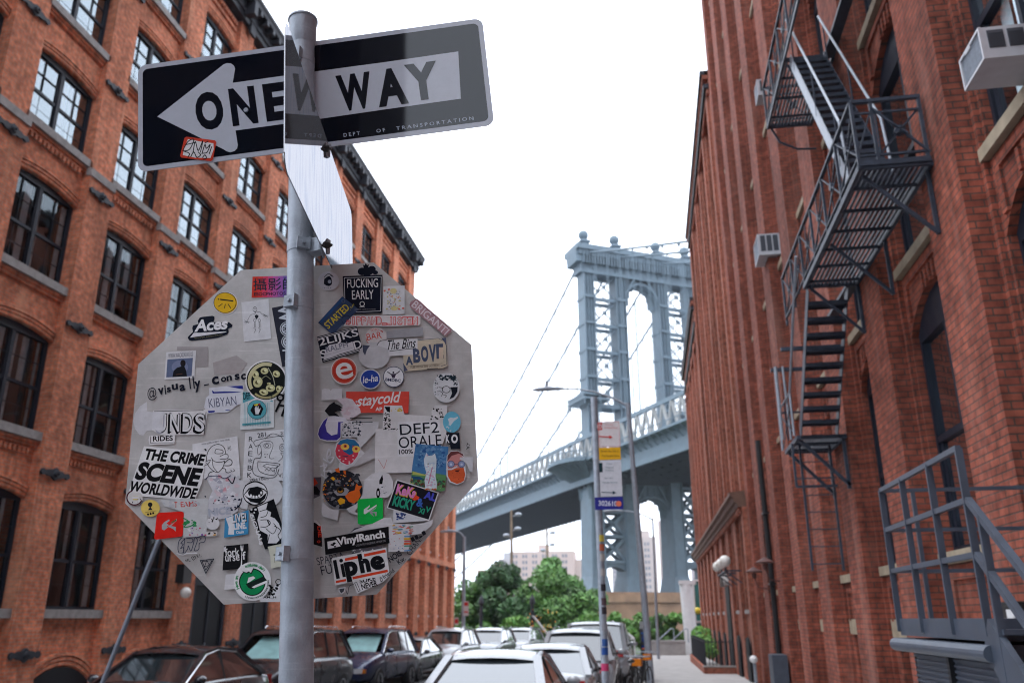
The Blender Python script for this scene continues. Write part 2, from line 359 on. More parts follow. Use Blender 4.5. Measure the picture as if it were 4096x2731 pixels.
# ------------------------------------------------------------------ the sign post
AX0 = Vector((-.5605, 1.640, 0.0)); AX1 = Vector((-.822, 1.7023, 3.33))
def axz(z): return AX0+(AX1-AX0)*((z)/3.33)
post = thing('sign_post', 'round galvanised steel post carrying the two one-way signs and the stickered stop sign', 'sign post', (AX0.x, AX0.y, 0))
b = MB(); b.tube([AX0+Vector((0,0,-.1)), axz(.8), axz(1.5), axz(1.9), axz(2.2), axz(2.5), axz(2.9), axz(3.21)], [.040,.037,.0346,.0326,.0312,.0302,.0298,.0294], 'galv', 40)
part(b, 'pole', post, True)
b = MB(); b.tube([axz(3.200), axz(3.212), axz(3.222), axz(3.272), axz(3.279)], [.0298,.0325,.0340,.0352,.0358], 'galv', 40)
b.tube([axz(3.276), axz(3.281)], [.0378,.0378], 'galv', 40)
part(b, 'flared_collar', post, True)
def strap(z, r, side=(.6,-.8)):
    b = MB(); b.tube([axz(z-.011), axz(z+.011)], [r+.0012, r+.0012], 'galv', 40)
    c = axz(z); sd = Vector((side[0], side[1], 0)).normalized(); t = Vector((-sd.y, sd.x, 0))
    p = c+sd*(r+.004); b.bar(p-t*.012, p+t*.012, .016, .026, 'galv'); b.bar(p+t*.013-sd*.004, p+t*.013+sd*.012, .004, .03, 'galv'); b.bar(p-t*.013-sd*.004, p-t*.013+sd*.008, .003, .028, 'galv')
    b.tube([p+t*.0+sd*.004, p+sd*.014], .004, 'galv', 8)
    part(b, 'strap', post)
strap(3.15, .0296, (-.1,-1)); strap(2.475, .0304, (-.2,-1)); strap(1.925, .0327, (-.45,-.9)); strap(2.62, .0302, (.5,-.8))
# ------------------------------------------------------------------ stop sign, seen from behind
OR = ((.9848,.1625,.0611), (-.0653,.0206,.9977), (.1608,-.9865,.0309)); OT = (-.7434,1.7319,2.2183)
HO = [[0.001175786412060508, 2.5470947482874404e-05, -0.8460421642749858], [-7.424825563214109e-05, -0.0012174001358799078, 1.2290288379257888], [-2.6592108199086964e-06, 0.0002229982999525102, 1.0]]
FO = Face(HO, OR, OT)
stop = thing('stop_sign', 'bare aluminium back of an octagonal stop sign plastered with stickers and tags', 'stop sign', OT)
a_ = .381; b_ = a_*math.tan(PI/8); OC = [(-b_,a_),(b_,a_),(a_,b_),(a_,-b_),(b_,-a_),(-b_,-a_),(-a_,-b_),(-a_,b_)]
b = MB(); b.prism([FO.W(x, y, 0) for x, y in OC], -FO.n*.002, 'alu'); part(b, 'sign_plate', stop)
b = MB(); M['stopred'] = simple('red_sign_face', (.5,.01,.015), .3)
b.prism([FO.W(x*.999, y*.999, -.0023) for x, y in OC], -FO.n*.0006, 'white'); b.prism([FO.W(x*.955, y*.955, -.0033) for x, y in OC], -FO.n*.0004, 'stopred')
sf = part(b, 'red_front_face', stop)
b = MB()
FB = Face([[1,0,0],[0,1,0],[0,0,1]], (tuple(-FO.u), tuple(FO.v), tuple(-FO.n)), OT)
vs, fs = glyphs((.01, 'STOP')); b.add([FB.W(x*.56, y*.25, .0042) for x, y in vs], fs, 'white'); part(b, 'stop_lettering', stop)
A = FO.frame(287.1, 597.2, .1709); B = FO.frame(689.1, 597.2, .1709); C = FO.frame(275.6, 849.8, .17214); D = FO.frame(700.5, 849.8, .17214)
E = FO.frame(275.6, 1091, .19771); F = FO.frame(677.6, 1091, .19771)
HH = [.0004]
def sticker(fr, fn, label, name='sticker'):
    a = Art(fr, HH[0]); fn(a); HH[0] += .00011; a.h = 0
    return a.done(name, stop, label)
def st(fr, label, name='sticker'):
    def deco(fn): sticker(fr, fn, label, name); return fn
    return deco
@st(C, 'pale patch of peeled sticker backing at the left edge')
def _(a): a.poly((205,205,210), [(360,420),(270,480),(200,580),(178,680),(200,780),(260,860),(310,870),(360,810),(430,800),(440,560),(365,550)])
@st(A, 'grey ghost rectangles of removed stickers below the logo sticker')
def _(a): a.poly((158,153,154), [(700,1165),(1120,1165),(1120,1430),(960,1440),(960,1210),(700,1215)]).poly((166,160,160), [(1180,1380),(1500,1280),(1640,1380),(1560,1520),(1200,1545)])
@st(A, 'rainbow sticker with three dark Chinese characters and a web address')
def _(a):
    cs = [(205,62,48),(215,66,70),(214,70,100),(205,82,135),(186,92,160),(160,98,172),(125,98,172),(95,98,170),(80,95,165)]
    n = len(cs)
    for i, c in enumerate(cs):
        x0 = 1715+i*620/n; x1 = 1715+(i+1)*620/n; t = lambda x: (225-(x-1715)*.026, 508-(x-1702)*.026)
        a.poly(c, [(x0, t(x0)[0]), (x1, t(x1)[0]), (x1-8, t(x1)[1]), (x0-8 if i else 1702, t(x0)[1])])
    a.text((38,50,66), '\u651d\u5f71\u5e2b', 2010, 326, 570, 165, -1.5, .006).text((30,42,58), 'ESOCPHOTOS.COM', 2030, 453, 590, 44, -1.5, .02)
@st(A, 'round yellow sticker with a black dash and three ray marks')
def _(a):
    a.circ(W_, 1352, 578, 165, 150).circ((226,180,40), 1352, 578, 156, 141).ring((20,26,40), 1345, 574, 150, 9, ry=136)
    a.line((20,26,40), 17, [(1288,531),(1448,551)]).circ((20,26,40), 1258, 527, 10).line((20,26,40), 9, [(1308,590),(1260,624)]).line((20,26,40), 9, [(1350,596),(1338,645)]).line((20,26,40), 10, [(1390,598),(1420,642)])
@st(A, 'black and white die-cut script logo sticker reading Aces')
def _(a):
    a.poly((20,27,42), [(1005,775),(1040,765),(1175,750),(1203,760),(1205,790),(1190,835),(1300,840),(1400,835),(1447,875),(1440,900),(1390,925),(1395,970),(1375,1000),(1250,1045),(900,1086),(865,1078),(845,1050),(850,1030),(915,965),(905,915),(915,880),(990,860),(980,820)])
    a.text((226,226,230), 'Aces', 1165, 868, 440, 160, -5, .035, .25).poly((218,218,224), [(925,980),(1372,960),(1340,975),(875,1043)]).text((120,120,90), 'WWW.ACES.COM', 1120, 1030, 380, 20, -8)
@st(A, 'white paper sticker with a line-drawn skeleton holding a heart')
def _(a):
    a.poly((214,214,218), [(1565,570),(1930,522),(1965,1060),(1600,1100)]); k = (40,42,50)
    a.ring(k, 1748, 665, 26, 5, ry=34).circ(k, 1740, 655, 6).circ(k, 1758, 655, 6).line(k, 5, [(1740,684),(1758,682)]).curve(k, 4, [(1756,705),(1750,722),(1690,742),(1655,800),(1640,825)]).curve(k, 4, [(1756,708),(1810,698),(1840,725),(1890,748)])
    a.poly(k, [(1745,745),(1770,735),(1795,745),(1795,765),(1770,800),(1750,770)])
    for x in (1745, 1808): a.ring(k, x, 812, 18, 4).line(k, 4, [(x-6,830),(x-2,905)]).line(k, 4, [(x+7,830),(x+8,905)]).curve(k, 4, [(x-15,915),(x+12,935),(x-8,980)])
    for hx, hy in ((1640,830), (1895,748)):
        for d in ((-34,-20),(-38,10),(-15,26),(26,18),(34,0)): a.line(k, 4, [(hx,hy),(hx+d[0],hy+d[1])])
@st(A, 'tilted black strip with pale capitals and two cog wheels beside the pole')
def _(a):
    a.poly((44,46,58), [(1975,645),(2240,592),(2300,1400),(2115,1437)]); w = (200,205,214)
    a.text(w, 'W', 2150, 722, 230, 175, 82, .03)
    for y, x in ((925,2180), (1100,2200)):
        a.ring(w, x, y, 92, 9).ring(w, x, y, 66, 20)
        for i in range(8): a.circ(w, x+40*math.cos(i*PI/4), y+40*math.sin(i*PI/4), 11, n=8)
    a.line(w, 22, [(2130,1218),(2240,1205)]).circ(w, 2168, 1363, 17)
@st(A, 'photo sticker in a white frame with a dark figure on a grey ground')
def _(a):
    a.poly((212,212,216), [(556,1240),(957,1214),(935,1588),(532,1606)]).poly((96,108,138), [(573,1336),(915,1314),(898,1560),(556,1578)]).circ((120,130,160), 740, 1440, 110, 90)
    a.poly((26,28,34), [(640,1574),(655,1490),(700,1448),(750,1432),(808,1446),(826,1490),(835,1564)]).circ((34,30,32), 782, 1388, 36, 46).poly((26,28,34), [(760,1410),(800,1410),(806,1450),(752,1450)]).line((96,64,52), 8, [(690,1540),(770,1528)])
    a.text((88,96,112), 'WWW.WACADARKIE.US', 750, 1277, 330, 62, -4)
@st(C, 'black marker handwriting of an @ account name across the sign', 'marker_writing')
def _(a):
    P = [('@',430,318,110,150),('v',550,285,70,80),('i',607,262,16,110),('s',655,262,48,60),('u',735,225,75,70),('a',835,235,70,75),('l',935,175,15,140),('l',985,165,15,150),('y',1040,220,75,130),('_',1155,198,60,14),('c',1275,140,85,95),('o',1385,125,65,60),('n',1460,110,65,60),('s',1565,92,60,70),('c',1650,90,60,70)]
    for t, x, y, w, h in P: a.text((26,30,44), t, x, y, w*1.12, h*1.12, -12, .0 if t == '@' else .035, .1)
@st(C, 'torn white paper scrawled with blue capitals under a dark blue bar')
def _(a):
    a.poly((214,216,226), [(1190,240),(1420,215),(1650,205),(1650,440),(1560,470),(1500,520),(1440,562),(1180,577),(1125,500),(1150,370),(1195,330)])
    a.poly((36,46,140), [(1430,217),(1640,208),(1648,256),(1600,250)]).poly((36,46,140), [(1228,268),(1260,292),(1400,285),(1640,290),(1500,305),(1240,312)]).poly((36,46,140), [(1175,545),(1272,540),(1262,562),(1185,570)]).line((36,46,140), 9, [(1415,535),(1462,530)])
    a.text((90,94,120), 'KIBYAN', 1370, 425, 370, 120, -6, -.004)
@st(C, 'teal and white sticker with a raised hand in a hexagon')
def _(a):
    a.poly((214,218,220), [(1615,290),(2062,258),(2056,768),(1604,800)]).poly((92,168,180), [(1645,292),(2037,300),(2040,428),(1850,360),(1640,443)])
    for i in range(16): x = 1662+i*22; a.line((130,185,194), 7, [(x,440),(x-4,745)])
    a.circ((92,168,180), 1830, 528, 128).ring((30,60,70), 1830, 528, 126, 5).poly((22,24,30), [(1742,540),(1785,455),(1870,450),(1918,515),(1880,602),(1790,608)])
    a.poly((222,222,226), [(1800,505),(1812,590),(1852,590),(1875,530),(1880,505),(1855,530),(1850,475),(1838,510),(1830,465),(1820,512),(1812,478),(1806,515)]).poly((212,190,40), [(1788,462),(1850,448),(1840,474),(1800,478)]).poly((180,40,40), [(1845,455),(1880,440),(1870,470)])
    a.poly((92,168,180), [(1636,715),(2015,684),(2014,708),(1636,742)]).text((20,50,60), 'HOW WILL YOUR STORY DEVELOP?', 1825, 713, 350, 14, -5).text((20,40,50), 'DEP', 1695, 345, 100, 90, -8, .01).text((20,40,50), 'T', 2025, 372, 26, 60)
@st(A, 'round dark sticker crowded with cream faces')
def _(a):
    x, y = 1898, 1622; k = (22,26,26); a.circ(W_, x, y, 282, 276, n=40).circ(k, x, y, 262, 256, n=40).ring((196,190,150), x, y, 222, 46, a0=150, a1=290).ring((168,160,116), x, y, 228, 30, a0=20, a1=130)
    for dx, dy, rx, ry, g in ((-110,20,62,72,20),(60,100,62,50,0),(-20,-130,52,44,0),(-30,155,60,40,10),(140,-90,50,44,30),(-140,-80,44,52,0),(170,110,34,44,0),(40,40,26,14,0)):
        a.circ((200,196,148), x+dx, y+dy, rx, ry, g).circ((88,80,48), x+dx-10, y+dy+4, rx*.42, ry*.36, g, n=10).circ((226,224,180), x+dx+12, y+dy-8, rx*.4, ry*.34, g, n=10)
    a.curve((180,182,160), 10, [(x+30,y-170),(x+90,y-60),(x+120,y+60)]).curve((150,150,120), 8, [(x-60,y-20),(x,y-60),(x+60,y-20)])
@st(C, 'cut-out black figure sticker half hidden behind the pole')
def _(a): a.ring(K_, 2142, 368, 40, 26).curve(K_, 30, [(2180,345),(2230,310),(2260,300)]).line(K_, 28, [(2150,410),(2120,470),(2085,545)]).line(K_, 28, [(2225,395),(2210,480),(2165,605)]).line(K_, 26, [(2120,470),(2215,480)])
@st(C, 'torn white sticker with tall outlined block letters')
def _(a):
    a.poly(W_, [(450,540),(1180,528),(1150,700),(1130,862),(620,868),(540,860),(430,800)]).line(K_, 8, [(462,552),(1115,538)]).line(K_, 9, [(1152,565),(1125,858)])
    for t, x in (('U',555),('N',730),('D',900),('S',1065)):
        a.text(K_ if t != 'U' else (170,172,184), t, x-14, 722, 145, 260, 2, .03).text(K_, t, x+3, 705, 145, 260, 2, .03).text((218,218,222), t, x+4, 704, 122, 236, 2, .012)
    a.poly((208,208,214), [(440,560),(600,560),(560,700),(600,800),(540,840),(480,800),(435,790)])
@st(C, 'small white label printed RIDES')
def _(a): a.poly(W_, [(400,875),(742,868),(732,985),(400,1000),(385,930)]).text(K_, 'RIDES', 577, 912, 265, 72, -2, .03).line(K_, 7, [(415,885),(408,972),(735,968)])
@st(C, 'big white sticker lettered THE CRIME SCENE WORLDWIDE in black')
def _(a):
    a.poly((226,226,228), [(325,1014),(1165,1092),(1100,1500),(1000,1740),(106,1668)]); k = (20,20,24)
    a.text(k, 'THE', 486, 1135, 305, 150, 6.5, .045, .2).text(k, 'CRIME', 905, 1176, 455, 158, 6.5, .045, .2)
    a.text(k, 'SCENE', 655, 1386, 850, 250, 6.5, .055, .25).text(k, 'WORLDWIDE', 580, 1600, 900, 155, 6.5, .04, .22)
@st(C, 'white paper with an ink doodle of a bald strolling figure')
def _(a):
    a.poly((220,220,224), [(970,988),(1570,880),(1612,1445),(1120,1445),(1165,1092),(972,1075)]); k = K_
    a.curve(k, 9, [(1160,1210),(1170,1110),(1230,1020),(1320,990),(1390,1030),(1415,1110)]).curve(k, 8, [(1285,1055),(1370,1070),(1370,1110),(1275,1110),(1285,1055)]).curve(k, 8, [(1340,1150),(1410,1120),(1445,1135),(1435,1180),(1340,1190)]).curve(k, 8, [(1225,1170),(1260,1215),(1340,1230),(1400,1210)])
    a.curve(k, 8, [(1160,1240),(1210,1310),(1260,1350),(1320,1360),(1380,1290),(1400,1220)]).curve(k, 7, [(1235,1200),(1250,1290),(1300,1355)]).curve(k, 9, [(1400,1240),(1460,1190),(1500,1220),(1480,1270),(1390,1275)]).curve(k, 7, [(1125,1280),(1180,1250),(1210,1200),(1150,1220)])
    a.curve(k, 9, [(1260,1350),(1200,1370),(1180,1415)]).curve(k, 9, [(1370,1310),(1410,1320),(1420,1360),(1450,1370)]).curve(k, 6, [(1480,1330),(1495,1350),(1465,1362)]).curve(k, 6, [(1520,1322),(1535,1342),(1505,1355)]).text((60,60,74), 'WHO SLEEPS DOESNT TAKE FISHES', 1280, 958, 380, 22, -10).text(k, '\u5149', 1462, 1040, 52, 58, -5)
    a.poly(k, [(1125,1055),(1150,1050),(1165,1075),(1145,1078)])
@st(C, 'white sticker with a one-line ink portrait and hand-lettered margin')
def _(a):
    a.poly((218,218,222), [(1675,830),(2222,790),(2203,1476),(1640,1482)]); k = (40,42,52)
    for i, t in enumerate('RAE*BK'): a.text(k, t, 1752-i*4, 925+i*95, 58, 66, 3, .0)
    a.curve(k, 7, [(1815,1020),(1815,940),(2190,880),(2200,975)]).curve(k, 6, [(1820,1020),(1870,1000),(1890,1080),(1850,1130),(1840,1050),(1900,960),(2020,955),(2045,1020),(2000,1140),(2010,1180),(2060,1180)]).ring(k, 1970, 1010, 48, 5, ry=36).ring(k, 1965, 1008, 22, 6).ring(k, 2172, 1035, 40, 5, ry=50).ring(k, 2168, 1035, 18, 6)
    a.curve(k, 6, [(1940,920),(2030,850),(2140,880),(2190,960),(2215,1060),(2190,1100),(2150,1110),(2175,1160),(2120,1220)]).curve(k, 8, [(1890,1080),(1880,1170),(1795,1195),(1795,1390),(2050,1435),(2125,1325)]).curve(k, 7, [(1845,1220),(2125,1250),(2100,1300),(2060,1400),(1900,1370),(1845,1310),(1845,1220)])
    a.line(k, 6, [(1910,1280),(1960,1255),(2110,1275),(2080,1310),(2040,1300),(2010,1310),(1985,1295),(1955,1305),(1910,1280)]).line(k, 6, [(1940,1340),(1965,1315),(1990,1345),(2015,1320),(2045,1350),(2065,1330),(2060,1370)])
    a.text(k, '281..', 1920, 862, 165, 60, -8).text(k, '23', 2178, 845, 70, 38, -3).text(k, 'V3', 2155, 1405, 75, 52, -5).text(k, '284100:.', 1860, 1455, 260, 34, -5).circ(k, 1938, 1125, 6).circ(k, 1970, 1125, 6).circ(k, 1942, 1162, 8)
@st(E, 'ragged white and pink paper residue in the middle of the left half')
def _(a):
    a.poly((205,205,212), [(1010,40),(1120,-20),(1290,-40),(1400,60),(1430,190),(1400,300),(1370,420),(1240,500),(1100,520),(1015,620),(1025,300),(1080,180)]).specks([(222,222,228),(214,196,204),(196,198,206),(168,170,184),(205,150,160)], 1220, 170, 330, 330, 60, 34, 3).specks([(36,44,70),(60,66,84)], 1200, 330, 420, 220, 22, 17, 5)
    a.curve((40,46,84), 9, [(1000,50),(1040,15),(1150,10),(1220,40),(1290,5)]).curve((30,34,50), 12, [(1260,40),(1310,95),(1340,20)]).curve((30,34,50), 12, [(1420,270),(1400,340),(1340,400)]).text((176,182,196), 'NICE', 1160, 420, 260, 90, -6, .05)
@st(E, 'black and white round sticker of a staring eye')
def _(a):
    a.circ((214,214,218), 1700, 190, 195, 190).poly((210,210,214), [(1400,60),(1560,60),(1480,400),(1400,380)])
    k = (16,18,24); a.circ(k, 1575, 210, 146, 143, n=36).circ((222,222,226), 1575, 210, 136, 132, n=36)
    a.poly(k, [(1442,225),(1500,150),(1600,130),(1680,160),(1712,190),(1690,270),(1620,330),(1520,310)]).poly((226,226,230), [(1448,228),(1510,165),(1600,148),(1680,175),(1708,200),(1640,262),(1560,272),(1490,258)])
    a.circ(k, 1580, 205, 88, 62).curve(k, 9, [(1470,300),(1570,345),(1680,300)]).curve(k, 8, [(1460,120),(1570,78),(1670,110)])
    for x, y in ((1525,238),(1555,252),(1590,254),(1622,240),(1645,205)): a.circ((230,230,232), x, y, 13, 17)
@st(E, 'leaning black and white comic strip sticker against the pole')
def _(a):
    k = (18,20,26); a.poly(k, [(1503,400),(1790,275),(1895,600),(1890,790),(1690,862)]); w = (222,222,226)
    a.poly(w, [(1600,370),(1720,320),(1700,400),(1760,430),(1750,480),(1800,500),(1850,560),(1880,640),(1885,720),(1820,790),(1720,790),(1720,690),(1630,640),(1600,520),(1620,440)])
    a.curve(k, 8, [(1630,420),(1720,400),(1700,470),(1640,490)]).curve(k, 8, [(1640,520),(1720,520),(1750,560),(1700,600),(1640,600)]).curve(k, 7, [(1700,620),(1780,680),(1820,610),(1790,560)]).line(k, 14, [(1720,530),(1740,575)]).curve(k, 8, [(1800,590),(1870,640),(1840,700),(1870,760)]).line(k, 8, [(1740,690),(1715,800)])
    a.text(w, 'SIGNAL', 1590, 620, 330, 46, 70, .03).circ(w, 1640, 790, 22).specks(w, 1550, 430, 60, 70, 8, 16, 4)
@st(E, 'small yellow disc with a dark profile head and three dots')
def _(a): a.circ((222,196,104), 358, 384, 110, 98).circ((30,32,38), 356, 342, 27, 27).poly((30,32,38), [(340,345),(375,350),(365,375),(385,405),(330,405),(350,378)]).text((70,60,40), 'Underground', 358, 424, 120, 15, -8).circ(K_, 332, 455, 12).circ(K_, 362, 448, 12).circ(K_, 392, 440, 12)
@st(E, 'maroon and white circle cut off by the left corner')
def _(a): a.circ((212,210,208), 178, 270, 92, 84).ring((78,30,44), 175, 262, 88, 16, a0=20, a1=250, ry=84).rect((214,196,120), 185, 268, 60, 44).rect(W_, 185, 262, 74, 26).specks((60,40,60), 200, 290, 110, 60, 10, 9, 8)
@st(E, 'white torn poster scrap with faint red letters and green scribbles')
def _(a):
    a.poly((198,200,202), [(480,282),(1030,270),(1020,560),(1005,705),(740,722),(750,430),(520,360)]).text((196,84,80), 'T', 655, 345, 34, 70, 0, .02).text((196,84,80), 'EAMS', 805, 336, 190, 62, -3, .02).specks([(40,140,80),(60,150,90)], 810, 560, 150, 70, 14, 22, 2)
    a.curve((40,140,80), 12, [(745,500),(800,540),(750,600),(830,590),(880,545)]).specks([(130,90,160),(190,90,120),(222,222,226)], 900, 640, 200, 110, 20, 14, 9).specks((186,190,196), 700, 320, 480, 80, 14, 24, 6)
@st(E, 'red rounded square sticker with a grey double arrow mark')
def _(a):
    a.poly((224,40,32), [(462,436),(722,421),(745,436),(748,458),(735,690),(720,712),(425,748),(404,735),(405,712),(433,465)])
    g = (168,170,172); a.poly(g, [(493,580),(520,545),(578,512),(583,530),(545,560),(575,578),(640,530),(665,503),(665,528),(600,590),(655,600),(655,655),(625,625),(570,600),(520,640),(493,628)]).poly((40,120,70), [(600,545),(662,512),(660,528),(612,560)]).line((224,40,32), 8, [(555,595),(640,540)])
@st(E, 'outlined marker tag of bubble capitals', 'marker_writing')
def _(a):
    k = (52,56,84); a.curve(k, 8, [(720,730),(690,770),(680,860),(700,905),(745,890),(740,840),(710,850),(740,800),(715,790),(760,735)]).curve(k, 8, [(760,735),(745,900),(790,860),(800,820),(830,880),(860,790),(870,730)])
    a.curve(k, 8, [(780,730),(850,740),(840,780),(790,780)]).curve(k, 8, [(880,720),(905,760),(870,870),(920,860),(930,790),(990,770),(985,705),(900,720)]).curve(k, 7, [(920,720),(950,735),(930,755)])
@st(E, 'white arc scrap under the bubble tag')
def _(a): a.poly((214,214,218), [(660,905),(905,895),(905,912),(780,915),(740,930),(700,925)]).poly(K_, [(672,908),(778,905),(740,918)])
@st(E, 'thin pen initials with a little heart', 'marker_writing')
def _(a): a.line(K_, 6, [(765,985),(775,1000)]).text(K_, '4L', 800, 985, 50, 36, -12).curve(K_, 6, [(858,985),(838,955),(855,945),(862,960),(875,940),(885,958),(860,985)]).text(K_, 'R1:', 925, 935, 55, 36, -15)
@st(E, 'inked triangle doodle', 'marker_writing')
def _(a): a.line((36,40,56), 10, [(940,990),(1095,972),(1004,1138),(940,990)]).line((36,40,56), 8, [(960,1000),(1075,990),(1003,1100),(960,1000)]).line((36,40,56), 7, [(1015,985),(990,1060),(1045,1045),(1015,985)])
@st(E, 'light blue square sticker with ragged white comic lettering')
def _(a):
    a.poly((66,142,188), [(1225,500),(1500,404),(1497,684),(1214,726)]).poly((222,224,228), [(1235,500),(1330,470),(1330,690),(1262,690),(1270,600)]).text(K_, 'LIVE!', 1395, 500, 170, 110, -6, .05).text((222,224,228), 'LIVE!', 1388, 494, 165, 104, -6, .03).text((222,224,228), 'LINE.', 1400, 590, 150, 80, -6, .05).text((222,224,228), 'COM', 1420, 612, 50, 16, -4).text((222,224,228), 'Oasis', 1400, 660, 88, 36, -8, .03)
@st(E, 'white speckled disc scrap')
def _(a): a.circ((214,214,218), 1085, 560, 78, 76).specks(K_, 1085, 520, 110, 60, 16, 12, 11)
@st(E, 'tiny torn colour scrap')
def _(a): a.poly((210,208,206), [(1010,660),(1135,650),(1130,705),(1010,712)]).specks([K_, (200,150,60)], 1070, 680, 90, 40, 8, 12, 2)
@st(E, 'black square sticker reading fork urself beside a white fork')
def _(a):
    a.poly((24,24,28), [(1215,825),(1497,794),(1482,1078),(1198,1105)]); w = (226,226,228)
    a.text(w, 'fork', 1310, 892, 165, 92, -4, .012).text(w, 'urse', 1312, 965, 165, 66, -4, .012).text(w, 'f', 1448, 932, 40, 92, -4, .012)
    a.poly(w, [(1403,815),(1410,870),(1420,885),(1410,1040),(1400,1060),(1415,1064),(1424,1040),(1426,885),(1438,870),(1440,815),(1432,815),(1430,860),(1424,815),(1418,815),(1414,860),(1410,815)]).poly((214,214,218), [(1212,840),(1240,825),(1232,880),(1212,890)])
@st(E, 'white square of bare paper behind the green round sticker')
def _(a): a.poly((212,212,216), [(1236,1152),(1400,1142),(1400,1318),(1219,1328)])
@st(E, 'round white sticker with a bitten green letter e ringed by text')
def _(a):
    x, y = 1545, 1232; g = (20,140,84); a.circ((228,228,230), x, y, 216, 226, n=44)
    a.circ((24,40,36), x-2, y+8, 154, 160, n=36).circ(g, x-2, y+8, 141, 147, n=36)
    a.poly((24,40,36), [(x-78,y+32),(x+130,y-60),(x+170,y-10),(x+160,y+25),(x-10,y+92),(x-45,y+75)]).poly((228,228,230), [(x-8,y+68),(x+30,y+45),(x+175,y-15),(x+185,y+10),(x+20,y+78)])
    a.poly((228,228,230), [(x-60,y+20),(x-45,y-45),(x+10,y-60),(x+35,y-40),(x-20,y+0)])
    a.poly((24,40,36), [(x-115,y-112),(x-60,y-90),(x-35,y-105),(x-10,y-85),(x+20,y-150),(x-40,y-175),(x-110,y-150)]).poly((228,228,230), [(x-130,y-125),(x-70,y-102),(x-40,y-118),(x-18,y-100),(x+14,y-160),(x-40,y-190),(x-120,y-165)])
    def arc(t, a0, a1, r, sz, col, flip=False):
        for i, ch in enumerate(t):
            th = math.radians(a0+(a1-a0)*i/(len(t)-1)); rot = math.degrees(th)+90+(180 if flip else 0)
            if ch != ' ': a.text(col, ch, x+r*math.cos(th), y+r*1.04*math.sin(th), sz*(.25 if ch in 'li!.' else (1.0 if ch in 'mH' else .72)), sz*(1 if ch in 'hHldbty!i' else .7), rot, .02)
    arc('Have an', 158, 196, 185, 36, g); arc('edibles day!', 246, 318, 182, 36, g); arc('iloveincredibles.com', 115, 0, 186, 26, (24,60,50), True)
@st(E, 'cream paper scrap beside the pole')
def _(a): a.poly((206,206,190), [(1722,830),(1890,795),(1880,1060),(1760,1084),(1752,940)]).circ((120,124,110), 1800, 925, 12).line((120,124,110), 5, [(1800,960),(1800,1010)])
@st(E, 'crumpled white tag with black scrawl at the bottom beside the pole')
def _(a): a.poly((212,212,216), [(1620,1430),(1760,1398),(1800,1290),(1870,1230),(1900,1470),(1640,1470)]).specks(K_, 1785, 1330, 110, 110, 22, 18, 4).ring(K_, 1845, 1238, 30, 9).text(K_, 'AM_H', 1745, 1418, 150, 30, 0, .02)
@st(B, 'round translucent sticker with a small black hooded figure')
def _(a): a.circ((196,196,204), 388, 292, 143, 128).poly((26,30,44), [(330,265),(370,235),(400,225),(425,250),(438,300),(430,340),(395,362),(355,352),(325,330)]).curve((26,30,44), 8, [(330,240),(390,195),(450,235),(410,215)]).circ((160,166,184), 402, 300, 24).specks((120,126,140), 370, 385, 130, 14, 6, 7, 3)
@st(B, 'black square sticker with white capitals below a squat crowned silhouette')
def _(a):
    k = (20,26,42)
    for x, y, r, ry in ((840,165,62,55),(970,130,55,44),(1015,175,40,26),(900,165,90,60)): a.circ((190,190,196), x, y, r+7, ry+7).h
    for x, y, r, ry in ((840,165,60,52),(970,132,52,42),(1015,178,38,28),(900,165,88,58)): a.circ(k, x, y, r, ry)
    a.poly(k, [(862,120),(848,72),(872,84),(888,50),(906,82),(930,68),(922,120)])
    a.poly(k, [(578,228),(1113,210),(1104,716),(600,742)]).line((206,208,214), 7, [(600,252),(1096,236),(1086,694),(612,716)], True)
    w = (222,222,226); a.text(w, 'FUCKING', 845, 322, 415, 118, -1.5, .004).text(w, 'EARLY', 848, 475, 290, 122, -1.5, .004).ring(w, 840, 600, 30, 9).line(w, 6, [(808,640),(872,637)]).text((150,152,160), 'HONEST COMPANY LADIES', 880, 672, 280, 14, -1)
@st(B, 'faded playing card of a queen of hearts')
def _(a):
    a.poly((212,214,218), [(1125,362),(1410,352),(1408,732),(1114,746)]).specks([(150,160,176),(206,150,120),(196,190,120),(120,130,160)], 1265, 545, 190, 270, 90, 13, 12).circ((214,206,150), 1260, 425, 44, 36).circ((214,206,150), 1268, 660, 44, 30)
    for x, y in ((1142,425),(1198,408),(1335,668),(1388,660)): a.circ((220,110,90), x-7, y-4, 9, n=8).circ((220,110,90), x+7, y-4, 9, n=8).poly((220,110,90), [(x-15,y-1),(x+15,y-1),(x,y+17)])
@st(B, 'white strip with mirrored red outlined capitals')
def _(a):
    a.poly((222,218,220), [(600,758),(1620,748),(1622,860),(1600,886),(1240,900),(600,895)])
    for i, (t, m) in enumerate([('S',0),('I',0),('P',0),('P',0),('A',0),('N',1),('D',0),('_',0),('L',1),('I',0),('S',1),('T',0),('E',1),('N',1)]):
        x = 655+i*69; w = 22 if t == 'I' else 58; hh = 16 if t == '_' else 96; yy = 868 if t == '_' else 826
        a.text((214,92,92), t, x, yy, w+12, hh+16, -.5, .05, 0, bool(m)).text((222,206,208), t, x, yy, w-6, hh-8, -.5, .005, 0, bool(m))
@st(B, 'blue cassette-like sticker with slanting yellow lettering')
def _(a):
    a.poly((56,72,104), [(248,852),(572,498),(795,672),(452,1020)]).poly((44,80,130), [(262,840),(572,512),(600,535),(300,850)])
    a.text((212,196,50), 'STARTED', 500, 765, 400, 98, -44, .012).text((212,196,50), '- Two', 700, 640, 90, 30, -60).line((150,156,170), 4, [(455,1010),(575,880)]).line((150,156,170), 4, [(470,1012),(590,885)]).ring((30,36,50), 628, 815, 60, 5).ring((120,130,150), 588, 560, 22, 4).text((200,60,70), '@', 650, 830, 50, 40)
